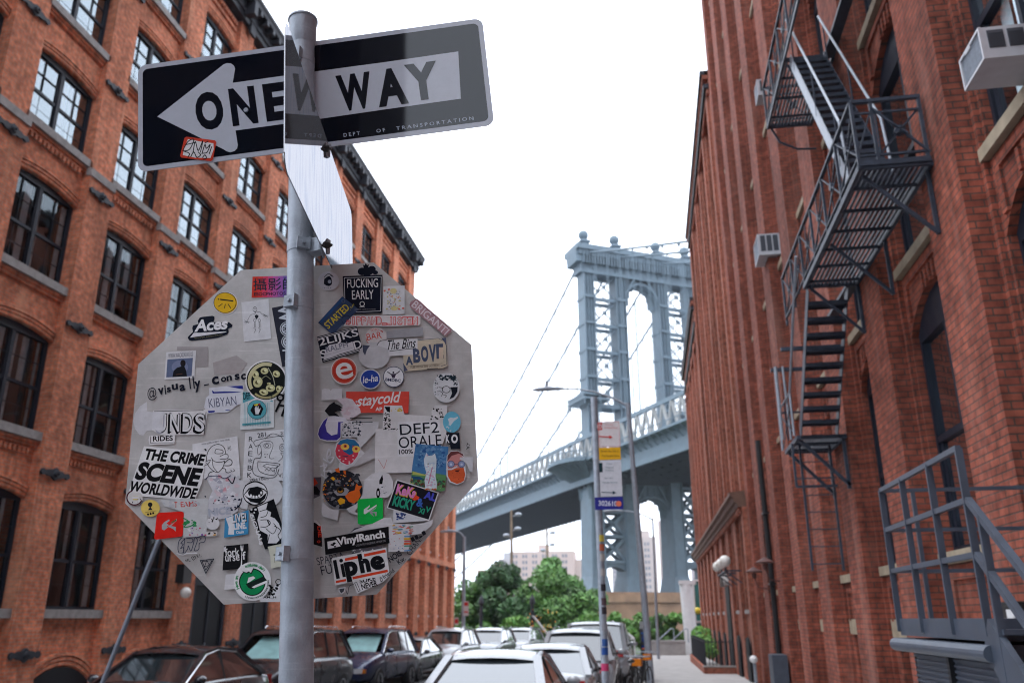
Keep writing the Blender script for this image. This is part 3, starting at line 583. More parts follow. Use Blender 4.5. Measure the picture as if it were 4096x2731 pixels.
@st(B, 'diagonal dusty red strip with thin pale capitals along the upper right edge')
def _(a): a.poly((176,140,148), [(1474,612),(1490,570),(1568,530),(1600,545),(2040,945),(2035,975),(1955,1032),(1935,1020),(1490,650)]).line((120,60,70), 4, [(1480,612),(1565,540),(2035,950),(1952,1025)], True).text((218,208,214), 'BRIGANTI', 1755, 785, 600, 105, 41, .008)
@st(B, 'black tilted sticker with large white letters and a white label patch')
def _(a):
    a.poly((24,28,42), [(234,1042),(770,898),(852,1228),(310,1387)]); w = (224,224,228)
    for o in (0, 18): a.line(w, 6, [(244,1056+o),(770,914+o)])
    for o in (0, 18): a.line(w, 6, [(325,1345+o),(840,1198+o)])
    a.text(w, '2LIJKS', 525, 1062, 545, 128, -15, .012).text(w, 'S', 320, 1270, 80, 110, -15, .012).text(w, 'D', 778, 1145, 100, 108, -15, .012)
    a.poly((206,206,212), [(345,1215),(400,1150),(560,1120),(640,1130),(710,1105),(740,1215),(540,1270),(325,1352)]).text((120,124,140), 'RALPH', 500, 1178, 300, 76, -15, .012).line((120,124,140), 3, [(345,1290),(740,1180)])
@st(B, 'white disc with curling red letters')
def _(a): a.circ((212,206,206), 1028, 1040, 144, 126).text((206,80,70), 'TOTO', 1005, 950, 110, 36, -8, .0).text((206,80,70), 'BAR', 1000, 1030, 200, 88, -10, .0).curve((206,80,70), 7, [(892,1060),(910,1110),(960,1150),(1020,1160)]).poly((180,50,40), [(1070,950),(1120,965),(1115,985)])
@st(B, 'plain grey rectangle of sticker residue')
def _(a): a.poly((160,160,166), [(1165,965),(1655,912),(1658,1030),(1168,1064)])
@st(B, 'pale peeled disc above the red letter e')
def _(a): a.circ((196,196,200), 1002, 1292, 210, 178).poly((74,80,100), [(845,1150),(945,1160),(905,1215),(880,1292),(850,1240)])
@st(B, 'tan bordered sticker with tall grey-blue capitals and a line of small print')
def _(a):
    a.poly((196,184,164), [(1385,1120),(1960,1052),(1985,1430),(1930,1460),(1400,1506)]).line((66,74,96), 6, [(1590,1085),(1860,1062),(1940,1100),(1968,1160),(1975,1410),(1900,1435)]).poly((76,84,108), [(1390,1390),(1455,1495),(1400,1506)]).poly((76,84,108), [(1900,1060),(1962,1052),(1965,1140)])
    for i, (t, x, y, h) in enumerate([('A',1472,1362,115),('B',1572,1295,190),('O',1678,1270,215),('V',1785,1262,235),('E',1882,1235,200)]): a.text((72,82,108), t, x, y, 98, h, -3, .05)
    a.poly((206,186,166), [(1870,1180),(1925,1190),(1930,1330),(1870,1340)]).text((80,70,66), 'FLEE WITH THE LOTTERY', 1685, 1438, 390, 26, -4).line((80,70,66), 4, [(1450,1440),(1915,1398)]).line(K_, 8, [(1715,1472),(1850,1464)])
@st(B, 'white label with flowing black script reading The Bins')
def _(a): a.poly((212,212,216), [(1185,1080),(1582,1062),(1585,1278),(1200,1300),(1185,1200),(1040,1160),(1100,1095)]).text((22,26,36), 'The Bins', 1365, 1138, 390, 130, -5, .008, .3).curve((22,26,36), 8, [(1040,1155),(1080,1100),(1165,1085)]).line((22,26,36), 8, [(1212,1235),(1400,1210),(1558,1195)])
@st(D, 'round red and white sticker with a bold lower-case e')
def _(a): a.circ((222,218,216), 528, 20, 178, 182, n=40).circ((190,58,44), 528, 18, 164, 168, n=40).circ((206,140,124), 528, 18, 157, 160, n=40).circ((190,58,44), 528, 18, 152, 156, n=40).text((228,226,226), 'e', 530, 20, 225, 218, -12, .012)
@st(D, 'round royal blue sticker with white script')
def _(a): a.circ((214,216,222), 877, 130, 137, 133).circ((42,68,156), 877, 130, 125, 121).text((226,228,236), 'le-ha', 882, 125, 205, 92, -9, .012, .25)
@st(D, 'round white sticker with a cheering figure over BMDBC')
def _(a): a.circ((36,44,80), 1188, 100, 140, 140).circ((220,220,224), 1188, 100, 131, 131).line((60,50,70), 12, [(1108,35),(1165,72),(1205,70),(1268,25)]).poly((60,50,70), [(1148,60),(1222,58),(1200,118),(1168,112)]).circ((60,50,70), 1184, 42, 13).text((36,44,80), 'BMDBC', 1180, 143, 205, 40, 5, .03)
@st(D, 'small torn white tape above the black hand')
def _(a): a.poly((208,208,212), [(232,270),(265,255),(330,262),(350,285),(375,258),(500,255),(505,405),(228,408)])
@st(D, 'red banner sticker with white brush script')
def _(a): a.poly((214,76,64), [(555,297),(1396,296),(1382,582),(555,577)]).text((226,222,222), 'staycold', 985, 415, 560, 190, -6, .02, .35).text((226,222,222), 'AP', 990, 528, 90, 50, 0, .04)
@st(D, 'pinkish torn paper layer left of the red banner')
def _(a): a.poly((208,198,206), [(415,390),(560,380),(640,400),(700,480),(740,520),(752,580),(600,680),(520,640),(480,560),(520,480)]).specks([(214,206,212),(206,184,194)], 590, 500, 220, 180, 22, 30, 7)
@st(D, 'white layered paper shreds spreading over the right half')
def _(a):
    a.poly((200,200,204), [(485,690),(760,680),(990,700),(985,790),(830,960),(740,1050),(820,1130),(650,1280),(470,1380),(460,1250),(720,1000),(700,900),(500,905)]).poly((178,176,180), [(720,1190),(880,1050),(940,1090),(938,1180),(690,1290),(650,1290)])
    a.specks([(24,30,44),(50,58,76)], 640, 790, 260, 200, 60, 17, 21).specks((214,214,218), 640, 800, 260, 200, 40, 18, 22).line(K_, 10, [(610,650),(900,648)]).line(K_, 8, [(640,705),(905,702)])
    a.poly((212,210,212), [(1060,480),(1300,482),(1330,600),(1700,625),(1690,560),(1740,478),(1898,478),(1890,860),(1830,1010),(1500,1000),(1430,1372),(938,1380),(945,795),(1040,788)])
    a.poly(K_, [(1065,498),(1142,498),(1140,575),(1100,560)]).specks([(200,170,60),(210,180,70)], 1230, 540, 150, 40, 14, 16, 5).specks(K_, 1100, 690, 90, 220, 40, 14, 6).specks(K_, 1180, 800, 200, 24, 14, 11, 16).specks(K_, 1760, 600, 170, 150, 26, 14, 8).line((190,100,90), 5, [(985,1200),(1060,1320),(1100,1200)])
@st(D, 'black open hand silhouette sticker')
def _(a): a.poly((28,28,34), [(270,552),(330,475),(400,430),(410,455),(470,480),(512,515),(480,520),(502,550),(440,556),(400,575),(440,600),(480,640),(465,650),(400,620),(330,622)])
@st(D, 'peeling purple rounded sticker near the pole')
def _(a): a.poly((214,212,222), [(322,628),(250,680),(190,780),(172,860),(200,930),(300,958),(440,958),(490,905),(490,720),(590,705),(540,640),(400,620)]).poly((66,56,150), [(312,640),(255,690),(200,790),(182,865),(210,920),(300,945),(430,944),(482,900),(482,715),(560,700),(450,700),(440,860),(360,880),(300,830),(280,740)])
@st(D, 'cartoon sticker of a strawberry-red face in a blue cap with yellow eyes')
def _(a):
    a.poly((212,212,218), [(400,1080),(430,980),(480,930),(570,910),(680,930),(745,1000),(752,1060),(720,1160),(640,1260),(570,1285),(480,1240),(420,1160)])
    a.poly((206,64,84), [(412,1085),(440,990),(720,1020),(735,1060),(705,1155),(635,1245),(570,1270),(490,1232),(428,1155)]).poly((46,110,156), [(440,1000),(480,945),(570,922),(670,940),(728,1000),(738,1040),(600,1000),(460,1000)]).poly((40,100,150), [(480,1000),(640,1000),(650,1120),(600,1140),(520,1090)])
    a.circ((226,190,90), 540, 1030, 58, 44).circ((226,190,90), 690, 1062, 54, 44).circ((190,80,50), 545, 1022, 22).circ(K_, 545, 1022, 9).circ((190,80,50), 690, 1056, 20).circ(K_, 690, 1056, 8).line((40,60,90), 10, [(515,1150),(580,1158)])
    for x, y in ((460,1080),(470,1160),(520,1220),(600,1230),(650,1200),(550,1190),(650,1150),(600,1250),(480,1200)): a.circ((226,200,206), x, y, 13, 8, 15, n=10)
@st(D, 'white paint-pen monogram beside the pole', 'marker_writing')
def _(a): a.curve((205,206,212), 16, [(340,1065),(320,1070),(300,1180),(330,1240)]).curve((205,206,212), 16, [(340,1070),(350,1130),(300,1180),(390,1170),(340,1240),(255,1190)]).curve((205,206,212), 16, [(260,1250),(275,1440)]).curve((205,206,212), 16, [(215,1290),(300,1270),(260,1350),(355,1350),(300,1440),(225,1400)])
@st(D, 'round portrait sticker of a bespectacled face with black hair')
def _(a):
    a.circ((208,210,214), 1888, 245, 178, 196).specks((34,50,60), 1890, 110, 250, 70, 60, 18, 31).specks((34,50,60), 1760, 240, 40, 200, 14, 10, 32).specks((34,50,60), 2010, 170, 60, 90, 16, 12, 33)
    a.ring(K_, 1888, 270, 52, 9, ry=44).line(K_, 9, [(1940,250),(1990,240)]).poly((24,28,40), [(1945,240),(2040,235),(2035,300),(1990,370),(1930,400),(1965,320)]).curve(K_, 7, [(1800,290),(1840,320),(1820,360)]).curve(K_, 6, [(1850,340),(1890,350),(1870,380)]).line(K_, 7, [(1845,250),(1790,240)])
@st(D, 'black capitals DEF2 ORALE 100% printed on white', 'sticker')
def _(a):
    a.poly((220,220,224), [(1240,700),(1800,690),(1830,1010),(1820,1150),(1240,1160)]); k = (24,28,40)
    a.text(k, 'DEF2', 1530, 786, 520, 145, -4, .004).text(k, 'ORALE', 1540, 958, 570, 150, -4, .004).text(k, '100%', 1352, 1095, 188, 62, -3, .02)
@st(D, 'pale blue disc with a scratched white heart')
def _(a): a.circ((104,180,206), 1962, 702, 118, 140).poly((206,214,220), [(1910,660),(1950,640),(1985,650),(2040,630),(2045,650),(1990,690),(1940,755)]).specks((206,214,220), 1920, 760, 60, 120, 8, 12, 3)
@st(D, 'black sticker with white letters KO near the right edge')
def _(a): a.poly((26,30,42), [(1886,850),(2064,845),(2074,1060),(1950,1062),(1940,1010),(1886,970)]).text((226,226,230), 'K', 1908, 925, 50, 110, 0, .03).text((226,226,230), 'O', 1998, 925, 88, 118, 0, .05)
@st(D, 'tiny grey stamp of scribbled lines')
def _(a): a.rect((176,176,176), 2180, 1022, 52, 82).specks(K_, 2180, 1022, 46, 76, 26, 7, 2)
@st(D, 'small painting of a white pointed-eared animal under a blue sky')
def _(a):
    a.poly((72,122,170), [(1482,990),(1918,1030),(1868,1610),(1830,1624),(1410,1560),(1438,1280)]).specks([(92,140,186),(60,104,156),(110,150,190),(50,92,150)], 1680, 1160, 380, 280, 110, 26, 41)
    a.poly((92,140,92), [(1432,1355),(1520,1385),(1640,1400),(1740,1380),(1888,1410),(1868,1610),(1830,1624),(1412,1562)]).poly((180,186,100), [(1440,1355),(1600,1400),(1700,1400),(1690,1425),(1440,1400)]).poly((40,80,120), [(1430,1420),(1540,1430),(1620,1470),(1430,1470)]).specks([(60,110,70),(120,80,60),(90,60,50),(150,160,100),(50,90,80)], 1640, 1520, 440, 140, 90, 24, 42)
    a.poly((206,218,226), [(1600,1290),(1590,1200),(1625,1110),(1650,1150),(1700,1150),(1738,1118),(1760,1200),(1755,1300),(1745,1420),(1765,1520),(1760,1600),(1610,1590),(1600,1480),(1625,1380)]).poly((190,120,160), [(1630,1125),(1645,1150),(1632,1160)]).circ(K_, 1648, 1258, 10, 7).specks([(180,200,220),(200,170,190),(226,230,232)], 1680, 1400, 110, 330, 50, 18, 43).poly((190,120,150), [(1700,1300),(1710,1300),(1660,1520),(1645,1520)]).specks((190,100,60), 1680, 1600, 180, 16, 8, 18, 44)
@st(D, 'cartoon sticker of a man with round glasses and a big orange beard')
def _(a):
    a.poly((214,214,218), [(1890,1290),(1895,1150),(1950,1085),(2040,1080),(2120,1130),(2140,1230),(2150,1420),(2120,1500),(2030,1535),(1930,1500),(1890,1420)])
    a.poly((196,130,128), [(1905,1280),(1910,1160),(1960,1110),(2060,1110),(2110,1170),(2120,1330),(1910,1340)]).poly((104,56,58), [(1900,1230),(1905,1150),(1950,1096),(2040,1088),(2112,1130),(2120,1165),(2060,1120),(1960,1150),(1920,1200)]).poly((206,92,54), [(1905,1330),(1990,1320),(2120,1310),(2140,1400),(2125,1480),(2080,1510),(2030,1525),(1950,1490),(1910,1420)])
    for x in (1952, 2092): a.circ((140,150,186), x, 1262, 44).circ((190,200,220), x, 1265, 16).ring((70,74,96), x, 1262, 44, 7)
    a.line((70,74,96), 7, [(1996,1262),(2048,1262)]).poly((210,206,210), [(1885,1325),(1960,1320),(2030,1285),(2040,1300),(1960,1340),(1885,1340)]).poly((70,30,34), [(2000,1345),(2070,1340),(2050,1362),(2015,1362)]).specks((150,60,40), 2030, 1430, 180, 120, 12, 7, 5)
@st(D, 'strip of clear tape over the bearded face')
def _(a): a.poly((196,196,202), [(2070,1170),(2245,1168),(2240,1365),(2200,1362),(2150,1240),(2065,1195)])
@st(F, 'round dark sticker of a painted eye splashed with orange and yellow')
def _(a):
    a.circ((128,130,136), 558, 178, 234, 230, n=44).circ((34,36,44), 562, 172, 228, 224, n=44).specks([(34,36,44),(60,62,70),(120,122,128)], 560, 180, 380, 380, 70, 30, 51).poly((150,152,158), [(455,200),(500,170),(600,150),(640,180),(600,240),(500,245)]).circ((60,48,30), 535, 180, 46, 38).circ((170,120,40), 535, 192, 30, 16).circ((16,18,24), 533, 172, 20)
    o = (222,104,40); a.poly(o, [(590,250),(640,200),(700,180),(720,100),(745,130),(790,130),(755,180),(770,240),(740,300),(690,335),(630,310)]).poly((230,170,40), [(500,300),(540,265),(590,290),(585,330),(530,350)]).poly((230,170,40), [(420,40),(450,22),(480,50),(455,72)]).poly(o, [(470,-60),(520,-80),(530,-20),(490,-30)]).poly(o, [(570,-50),(600,-40),(600,0),(575,-10)])
    a.specks([(226,160,40),(222,104,40)], 365, 190, 60, 260, 26, 11, 52).specks([(226,160,40),(222,104,40)], 600, 60, 200, 160, 14, 11, 53)
@st(F, 'torn dark red and black scrap half behind the pole')
def _(a): a.poly((90,84,92), [(200,30),(315,28),(300,245),(200,290)]).poly((190,60,40), [(200,60),(240,40),(275,100),(230,130),(200,130)]).poly((26,24,30), [(200,130),(260,135),(300,190),(285,240),(200,220)])
@st(F, 'grey and white peeled backing around the painted eye')
def _(a):
    a.poly((206,206,210), [(815,60),(900,-10),(1000,-35),(1100,-10),(1145,80),(1140,200),(1080,265),(900,270),(800,300),(770,330),(700,430),(790,475),(730,468),(640,440),(605,395),(720,340),(790,240)]).poly((204,204,208), [(330,320),(420,400),(518,405),(500,530),(330,480),(318,430)])
    a.poly(K_, [(985,70),(1020,0),(1030,50),(1020,110),(985,110)]).ring(K_, 972, 215, 16, 12, ry=44).specks((40,50,80), 1030, 180, 80, 120, 14, 8, 61)
@st(F, 'green rounded square sticker with a white and grey double arrow')
def _(a): a.poly((26,186,78), [(755,283),(1005,264),(1028,280),(1030,540),(1012,562),(760,577),(736,562),(733,305)]).poly((222,224,226), [(806,402),(850,372),(876,350),(876,370),(845,400),(855,408),(955,345),(955,362),(870,425),(820,458),(806,450)]).poly((158,160,166), [(870,425),(955,375),(945,392),(895,428),(955,430),(955,475),(938,480),(935,448),(905,440),(925,488),(880,450)])
@st(F, 'white scrap with dark blue ink blot')
def _(a): a.poly((206,208,214), [(1150,400),(1420,460),(1570,530),(1145,562)]).specks([(46,60,110),(70,90,140)], 1235, 478, 120, 80, 30, 17, 62)
@st(F, 'tilted dark sticker with pink green and blue graffiti lettering')
def _(a):
    a.poly((214,214,218), [(1190,56),(1674,208),(1562,536),(1072,384)]).poly((28,28,36), [(1196,70),(1660,214),(1555,520),(1086,378)])
    a.text((180,150,40), 'KeKa', 1305, 200, 245, 130, 14, .06).text((214,130,190), 'KeKa', 1300, 192, 235, 120, 14, .04).text((44,150,120), 'KICKY', 1270, 330, 255, 125, 15, .04).text((74,80,190), 'AL', 1575, 250, 140, 90, 16, .05).text((60,100,180), '&', 1458, 325, 80, 100, 10, .04).text((44,150,120), 'XI', 1475, 420, 70, 66, 15, .04).text((44,150,120), 'V', 1550, 405, 60, 66, 15, .04).poly((214,70,40), [(1370,290),(1400,235),(1450,260),(1440,285),(1395,300)])
@st(F, 'white paper residue with stripes of poster colours')
def _(a):
    a.poly((208,208,212), [(640,670),(760,600),(900,570),(1040,500),(1120,492),(1150,570),(1350,572),(1330,890),(1090,892),(1100,600)]).poly((206,206,210), [(1350,580),(1500,560),(1612,516),(1590,590),(1480,680),(1350,700)])
    cs = [(90,140,190),(214,96,60),(214,170,60),(70,150,120),(206,80,90)]; R = random.Random(5)
    for i in range(26): x = R.uniform(1140,1340); y = R.uniform(585,690); a.line(cs[i % 5], 9, [(x,y),(x+R.uniform(20,50),y-6)])
    for i, y in enumerate((715,745,772,800,828,880)): a.line(cs[(i*2) % 5], 22 if i in (1,3) else 12, [(1280,y),(1345,y-4)])
    a.specks([(90,120,170),(196,90,90)], 1180, 800, 180, 140, 14, 8, 64)
@st(F, 'black scrap with red capitals at the pole edge')
def _(a): a.poly((212,210,210), [(205,520),(260,530),(320,600),(330,700),(325,860),(290,800),(205,815)]).poly((28,24,28), [(205,545),(250,560),(300,600),(322,690),(325,835),(205,800)]).text((214,60,40), 'DIE', 295, 660, 130, 42, 84, .04).text((214,60,40), 'O', 285, 775, 30, 40, 84, .04)
@st(F, 'small dark spiky scraps above the lettered stickers')
def _(a): a.poly((70,74,86), [(640,680),(700,620),(830,590),(700,640)]).poly((90,88,96), [(660,920),(700,860),(850,850),(1020,820),(1020,850),(720,905)]).specks((206,206,210), 800, 880, 260, 36, 16, 12, 70)
@st(F, 'pen scrawl SPARTA and FU beside the white label', 'marker_writing')
def _(a): a.text((44,46,60), 'SPARTA', 420, 970, 320, 90, -13, -.004).text((44,46,60), 'FU', 375, 1100, 130, 105, -12, -.002).text((44,46,60), 'a', 415, 1040, 36, 30, -10)
@st(F, 'black banner sticker with white slab lettering and a rider logo')
def _(a):
    a.poly((20,20,24), [(348,735),(1087,602),(1106,792),(363,928)]); w = (226,226,228)
    a.poly(w, [(385,775),(490,756),(540,828),(392,860)]).specks(K_, 452, 808, 50, 50, 9, 15, 3).text(w, 'VinylRanch', 775, 742, 560, 116, -9.5, .04).text((150,150,154), 'COUNTRY LEGENDS NEVER DIE', 888, 792, 350, 22, -9.5)
@st(F, 'black lettering NEVER on a slanted white sticker at the bottom')
def _(a): a.poly((216,216,220), [(680,1240),(1062,1120),(1110,1160),(1030,1240),(730,1377)]).text(K_, 'SUKE', 850, 1215, 190, 50, -12, .03).text(K_, 'NEVER', 872, 1276, 190, 66, -14, .03).text(K_, 'D', 1010, 1212, 28, 56, -14, .03).line(K_, 6, [(700,1250),(745,1350),(765,1340),(725,1245),(700,1250)])
@st(F, 'large white rectangle with black lower-case letters and orange-red bars')
def _(a):
    a.poly((224,224,226), [(440,965),(1066,843),(1106,1150),(472,1282)]); r = (222,72,44); k = (22,24,30)
    a.poly(r, [(588,968),(735,938),(740,968),(592,1000)]).poly(r, [(808,918),(1056,866),(1062,898),(814,950)]).poly(r, [(483,1228),(600,1205),(604,1232),(486,1254)]).poly(r, [(676,1182),(1082,1096),(1086,1126),(680,1212)])
    a.text(k, 'l', 490, 1095, 42, 220, -11, .05).text(k, 'i', 562, 1078, 44, 215, -11, .015).text(k, 'p', 668, 1118, 150, 235, -11, .06).text(k, 'h', 812, 1020, 125, 225, -11, .06).text(k, 'e', 965, 1020, 165, 165, -11, .06)
@st(F, 'little grey shield doodle at the bottom edge')
def _(a): a.poly((212,212,216), [(515,1312),(598,1298),(590,1350),(548,1385),(518,1350)]).poly((70,72,80), [(525,1322),(585,1312),(575,1350),(545,1372),(528,1345)]).curve((60,62,72), 7, [(600,1330),(620,1380),(640,1290),(690,1270)])
@st(F, 'diagonal pen handwriting along the lower right edge', 'marker_writing')
def _(a): a.text((40,42,54), 'CHAN!!', 1395, 820, 250, 66, -52, .0).text((34,36,48), 'NOIS', 1165, 945, 165, 70, -32, .03).text((34,36,48), 'Kw.', 1240, 990, 100, 60, -35, .01).text((50,52,62), 'friend', 1090, 1145, 150, 50, -35, .01).text((24,26,34), 'li,i', 1440, 715, 190, 60, -30, .05)
# ------------------------------------------------------------------ one-way sign facing the viewer
R1 = ((.9919,.0789,.0991), (-.0918,-.0911,.9916), (.0872,-.9927,-.0831)); T1 = (-.7907,1.7203,3.0738)
H1 = [[0.0011908410165820016, -6.653773562212948e-05, -0.8338298665112415], [-0.00017808302092277935, -0.0013084683600014069, 0.4030440020755086], [4.33424126918225e-05, 0.0001458131078108379, 1.0]]
T1 = tuple(Vector(T1)-Vector(R1[2])*.013)
F1 = Face(H1, R1, T1)
ow = thing('one_way_sign', 'black and white ONE WAY arrow sign facing the camera with a small graffiti sticker', 'one-way sign', T1, 0, 'one-way signs on the post')
def rrect(w, h, r, n=6):
    o = []
    for cx, cy, a in ((w/2-r, h/2-r, 0), (-w/2+r, h/2-r, 90), (-w/2+r, -h/2+r, 180), (w/2-r, -h/2+r, 270)):
        for k in range(n+1): t = math.radians(a+90*k/n); o.append((cx+r*math.cos(t), cy+r*math.sin(t)))
    return o
b = MB(); b.prism([F1.W(x, y, -.0005) for x, y in rrect(.914, .305, .022)], -F1.n*.002, 'alu'); part(b, 'sign_plate', ow)
a = Art(F1, 0.0, 'sheeting', .00008)
def metric(face): return Face([[1,0,0],[0,1,0],[0,0,1]], (face.u, face.v, face.n), face.T)
am = Art(metric(F1), 0.0, 'sheeting', .00012)
am.poly((206,200,202), rrect(.914, .305, .022)).poly((13,16,26), rrect(.889, .279, .014))
a.h = am.h
wv = (212,206,207)
a.poly(wv, [(355.5,262.5),(509,142),(517,139),(526,140),(533,145),(535.5,152),(530,184.6),(700,161),(880,137),(1051,112),(1057,221),(880,246),(700,272),(536.6,294.6),(541.7,328),(540,336),(534,342),(524,345),(515,342),(509,338)])
k = (15,18,28)
for t, x, y, w, h, bo in (('O',476,249,64,88,.05),('N',554.5,238,60,87,.048),('E',629,228,52,87,.048),('W',812,205,80,84,.045),('A',897,194,70,86,.048),('Y',968,181,75,86,.048)):
    a.text(k, t, x, y, w, h, -7.7, bo)
a.text((196,196,202), 'D E P T', 805, 303, 38, 8.4, -7.6, .01).text((196,196,202), 'O F', 872, 294.5, 20, 8.4, -7.6, .01).text((196,196,202), 'T R A N S P O R T A T I O N', 997, 278, 180, 8.4, -7.6, .01)
am.mb.v += []; 
k0 = len(am.mb.v); i0 = am.mb.mi('sheeting'); am.mb.v += a.mb.v; am.mb.f += [tuple(k0+j for j in f) for f in a.mb.f]; am.mb.m += [i0]*len(a.mb.f); am.mb.c += a.mb.c
part(am.mb, 'arrow_face', ow)
s1 = F1.frame(0, 0, .3418); a = Art(s1, .0022)
a.poly((206,66,46), [(1240,906),(1432,930),(1442,942),(1418,1060),(1405,1071),(1205,1047),(1197,1035),(1226,915)]).poly((226,224,226), [(1250,922),(1330,938),(1422,950),(1425,990),(1402,1050),(1300,1048),(1215,1030),(1225,985)])
for p in ([(1215,1000),(1250,940),(1290,925),(1262,990),(1220,1003)],[(1235,960),(1300,945)],[(1285,1010),(1300,940),(1320,1000),(1350,935),(1335,1010)],[(1345,1020),(1365,960),(1375,985),(1400,960),(1380,1010),(1352,1018)],[(1225,1005),(1260,1020),(1250,1045)],[(1270,1040),(1290,1010),(1310,1045),(1335,1030),(1320,1010)],[(1350,1045),(1365,1030),(1375,1050),(1355,1058)],[(1395,1020),(1410,975)],[(1365,950),(1385,938)]): a.curve((20,22,30), 6, p)
a.done('graffiti_sticker', ow, 'small red-edged sticker with black tag')
b = MB(); b.tube([F1.P(562,249,.0015), F1.P(562,249,.006)], .006, 'galv', 12); part(b, 'bolt', ow)
# ------------------------------------------------------------------ second one-way sign, seen edge-on from its bright side
R2 = ((-.2059,.9763,.0663), (-.0485,-.0778,.9958), (.9774,.2018,.0633)); T2 = (-.7009,1.6619,2.7391)
F2 = metric(Face(H1, R2, T2)); ow2 = thing('one_way_sign', 'second sign turned almost edge-on, its shiny bare aluminium side mirroring the one-way sign above', 'one-way sign', T2, 0, 'one-way signs on the post')
b = MB(); b.prism([F2.W(x, y, 0) for x, y in rrect(.914, .305, .03, 8)], -F2.n*.002, 'mirror'); part(b, 'sign_plate', ow2)
b = MB(); b.prism([F2.W(x*.995, y*.99, -.0022) for x, y in rrect(.914, .305, .03, 8)], -F2.n*.0004, 'white'); b.prism([F2.W(x, y, -.0028) for x, y in rrect(.88, .275, .02, 8)], -F2.n*.0003, 'black'); part(b, 'arrow_face', ow2)
for v in (.122, -.122):
    b = MB(); b.tube([F2.W(0, v, -.001), F2.W(0, v, .004), F2.W(0, v, .0085)], [.0085,.0085,.006], 'black', 12); b.tube([F2.W(0, v, .008), F2.W(0, v-.002, .012)], .0035, 'black', 8); part(b, 'bolt', ow2)
    q = F2.W(0, v, -.001); c = axz(q.z); d = (Vector((q.x, q.y, 0))-Vector((c.x, c.y, 0))).normalized(); p0 = c+d*.031
    b = MB(); b.bar(p0, q, .03, .034, 'galv'); b.bar(q-d*.012-F2.u*.03, q-d*.012+F2.u*.03, .004, .04, 'galv'); part(b, 'bracket', ow2)
RND = random.Random(11)
def arc_pts(y0, y1, zs, za, n=8):
    w = (y1-y0)/2; h = za-zs
    if h < .01: return [(y0, zs), (y1, zs)]
    R = (w*w+h*h)/(2*h); cy = (y0+y1)/2; cz = za-R; t = math.asin(w/R)
    return [(cy+R*math.sin(-t+2*t*i/n), cz+R*math.cos(-t+2*t*i/n)) for i in range(n+1)]
def yz_prism(b, poly, xf, xb, mat): b.prism([(xf, y, z) for y, z in poly], (xb-xf, 0, 0), mat)
def make_window(root, o, w, hs, ha, style, sillmat, var=0, sill=True):
    """window built around (plane x=0, centre y=0, sill z=0); o = outward x sign"""
    g = {'L': 'glass', 'R': 'glassR'}[style]; fr = 'frame'
    if style == 'L' and 0 < var < 5: g = 'glassLow'
    b = MB(); t = .055; X0, X1 = -o*.10, -o*.17
    h = w/2; zt = hs
    b.box(X0, X1, -h, -h+t, 0, hs, fr); b.box(X0, X1, h-t, h, 0, hs, fr); b.box(X0, X1, -h+t, h-t, 0, .07, fr)
    hb = .05 if style == 'L' else .10
    top = [(-h+t, hs-hb), (h-t, hs-hb)]+[(y, z) for y, z in arc_pts(-h, h, hs, ha)][::-1]
    yz_prism(b, top, X0+o*.005, X1, fr)
    if style == 'L':
        zm = hs*.47
        b.box(X0, X1-o*.02, -.05, .05, .07, hs-hb, fr)
        for s0, s1 in ((-h+t, -.05), (.05, h-t)):
            b.box(X0-o*.02, X1-o*.02, s0, s1, zm-.035, zm+.035, fr)
            m = (s0+s1)/2
            for za_, zb_, off in ((.07, zm-.035, .05), (zm+.035, hs-hb, .02)):
                b.box(X0-o*off, X0-o*(off+.03), m-.005, m+.005, za_, zb_, fr); zz = (za_+zb_)/2
                b.box(X0-o*(off+.001), X0-o*(off+.029), s0, s1, zz-.005, zz+.005, fr)
                b.box(X0-o*off, X1-o*.021, s0, s0+.035, za_, zb_, fr); b.box(X0-o*off, X1-o*.021, s1-.035, s1, za_, zb_, fr)
    else:
        zm = hs*.5; b.box(X0-o*.005, X1-o*.01, -h+t, h-t, zm-.04, zm+.04, fr); b.box(X0, X1, -.03, .03, zm+.04, hs-hb, fr)
        b.box(X0-o*.03, X1-o*.02, -h+t, -h+t+.09, .07, zm-.04, fr); b.box(X0-o*.03, X1-o*.02, h-t-.09, h-t, .07, zm-.04, fr); b.box(X0-o*.03, X1-o*.02, -.03, .03, .07, zm-.04, fr)
    win = b.build('window')
    b = MB(); xg = X0-o*.055
    b.face([(xg, -h+t, .07), (xg, h-t, .07), (xg, h-t, hs-hb), (xg, -h+t, hs-hb)], g); p = b.build('pane', win)
    if sill:
        b = MB(); e = .07
        b.box(-o*.1, o*(.16 if style == 'L' else .07), -h-e, h+e, -.19 if style == 'L' else -.13, 0.0, sillmat); b.build('sill', win)
    if var:
        b = MB(); R = random.Random(var); xc = X1-o*.035
        y = -h+.1
        while y < h-.15:
            wv = R.uniform(.08, .3)
            if R.random() < .8:
                z0 = .08 if R.random() < .7 else hs*.5; z1 = hs-hb
                n = 5
                for i in range(n):
                    ya = y+wv*i/n; yb = y+wv*(i+1)/n; xa = xc-o*.03*(i % 2); xb = xc-o*.03*((i+1) % 2)
                    b.face([(xa, ya, z0), (xb, yb, z0), (xb, yb, z1), (xa, ya, z1)], 'curtain')
            y += wv+R.uniform(.03, .25)
        if b.v: b.build('curtain', win)
    return win
def put(win, root, x, y, z, first):
    w = win if first else copy_tree(win)
    w.parent = root; w.matrix_parent_inverse = root_inv(root); w.location = (x, y, z); return w
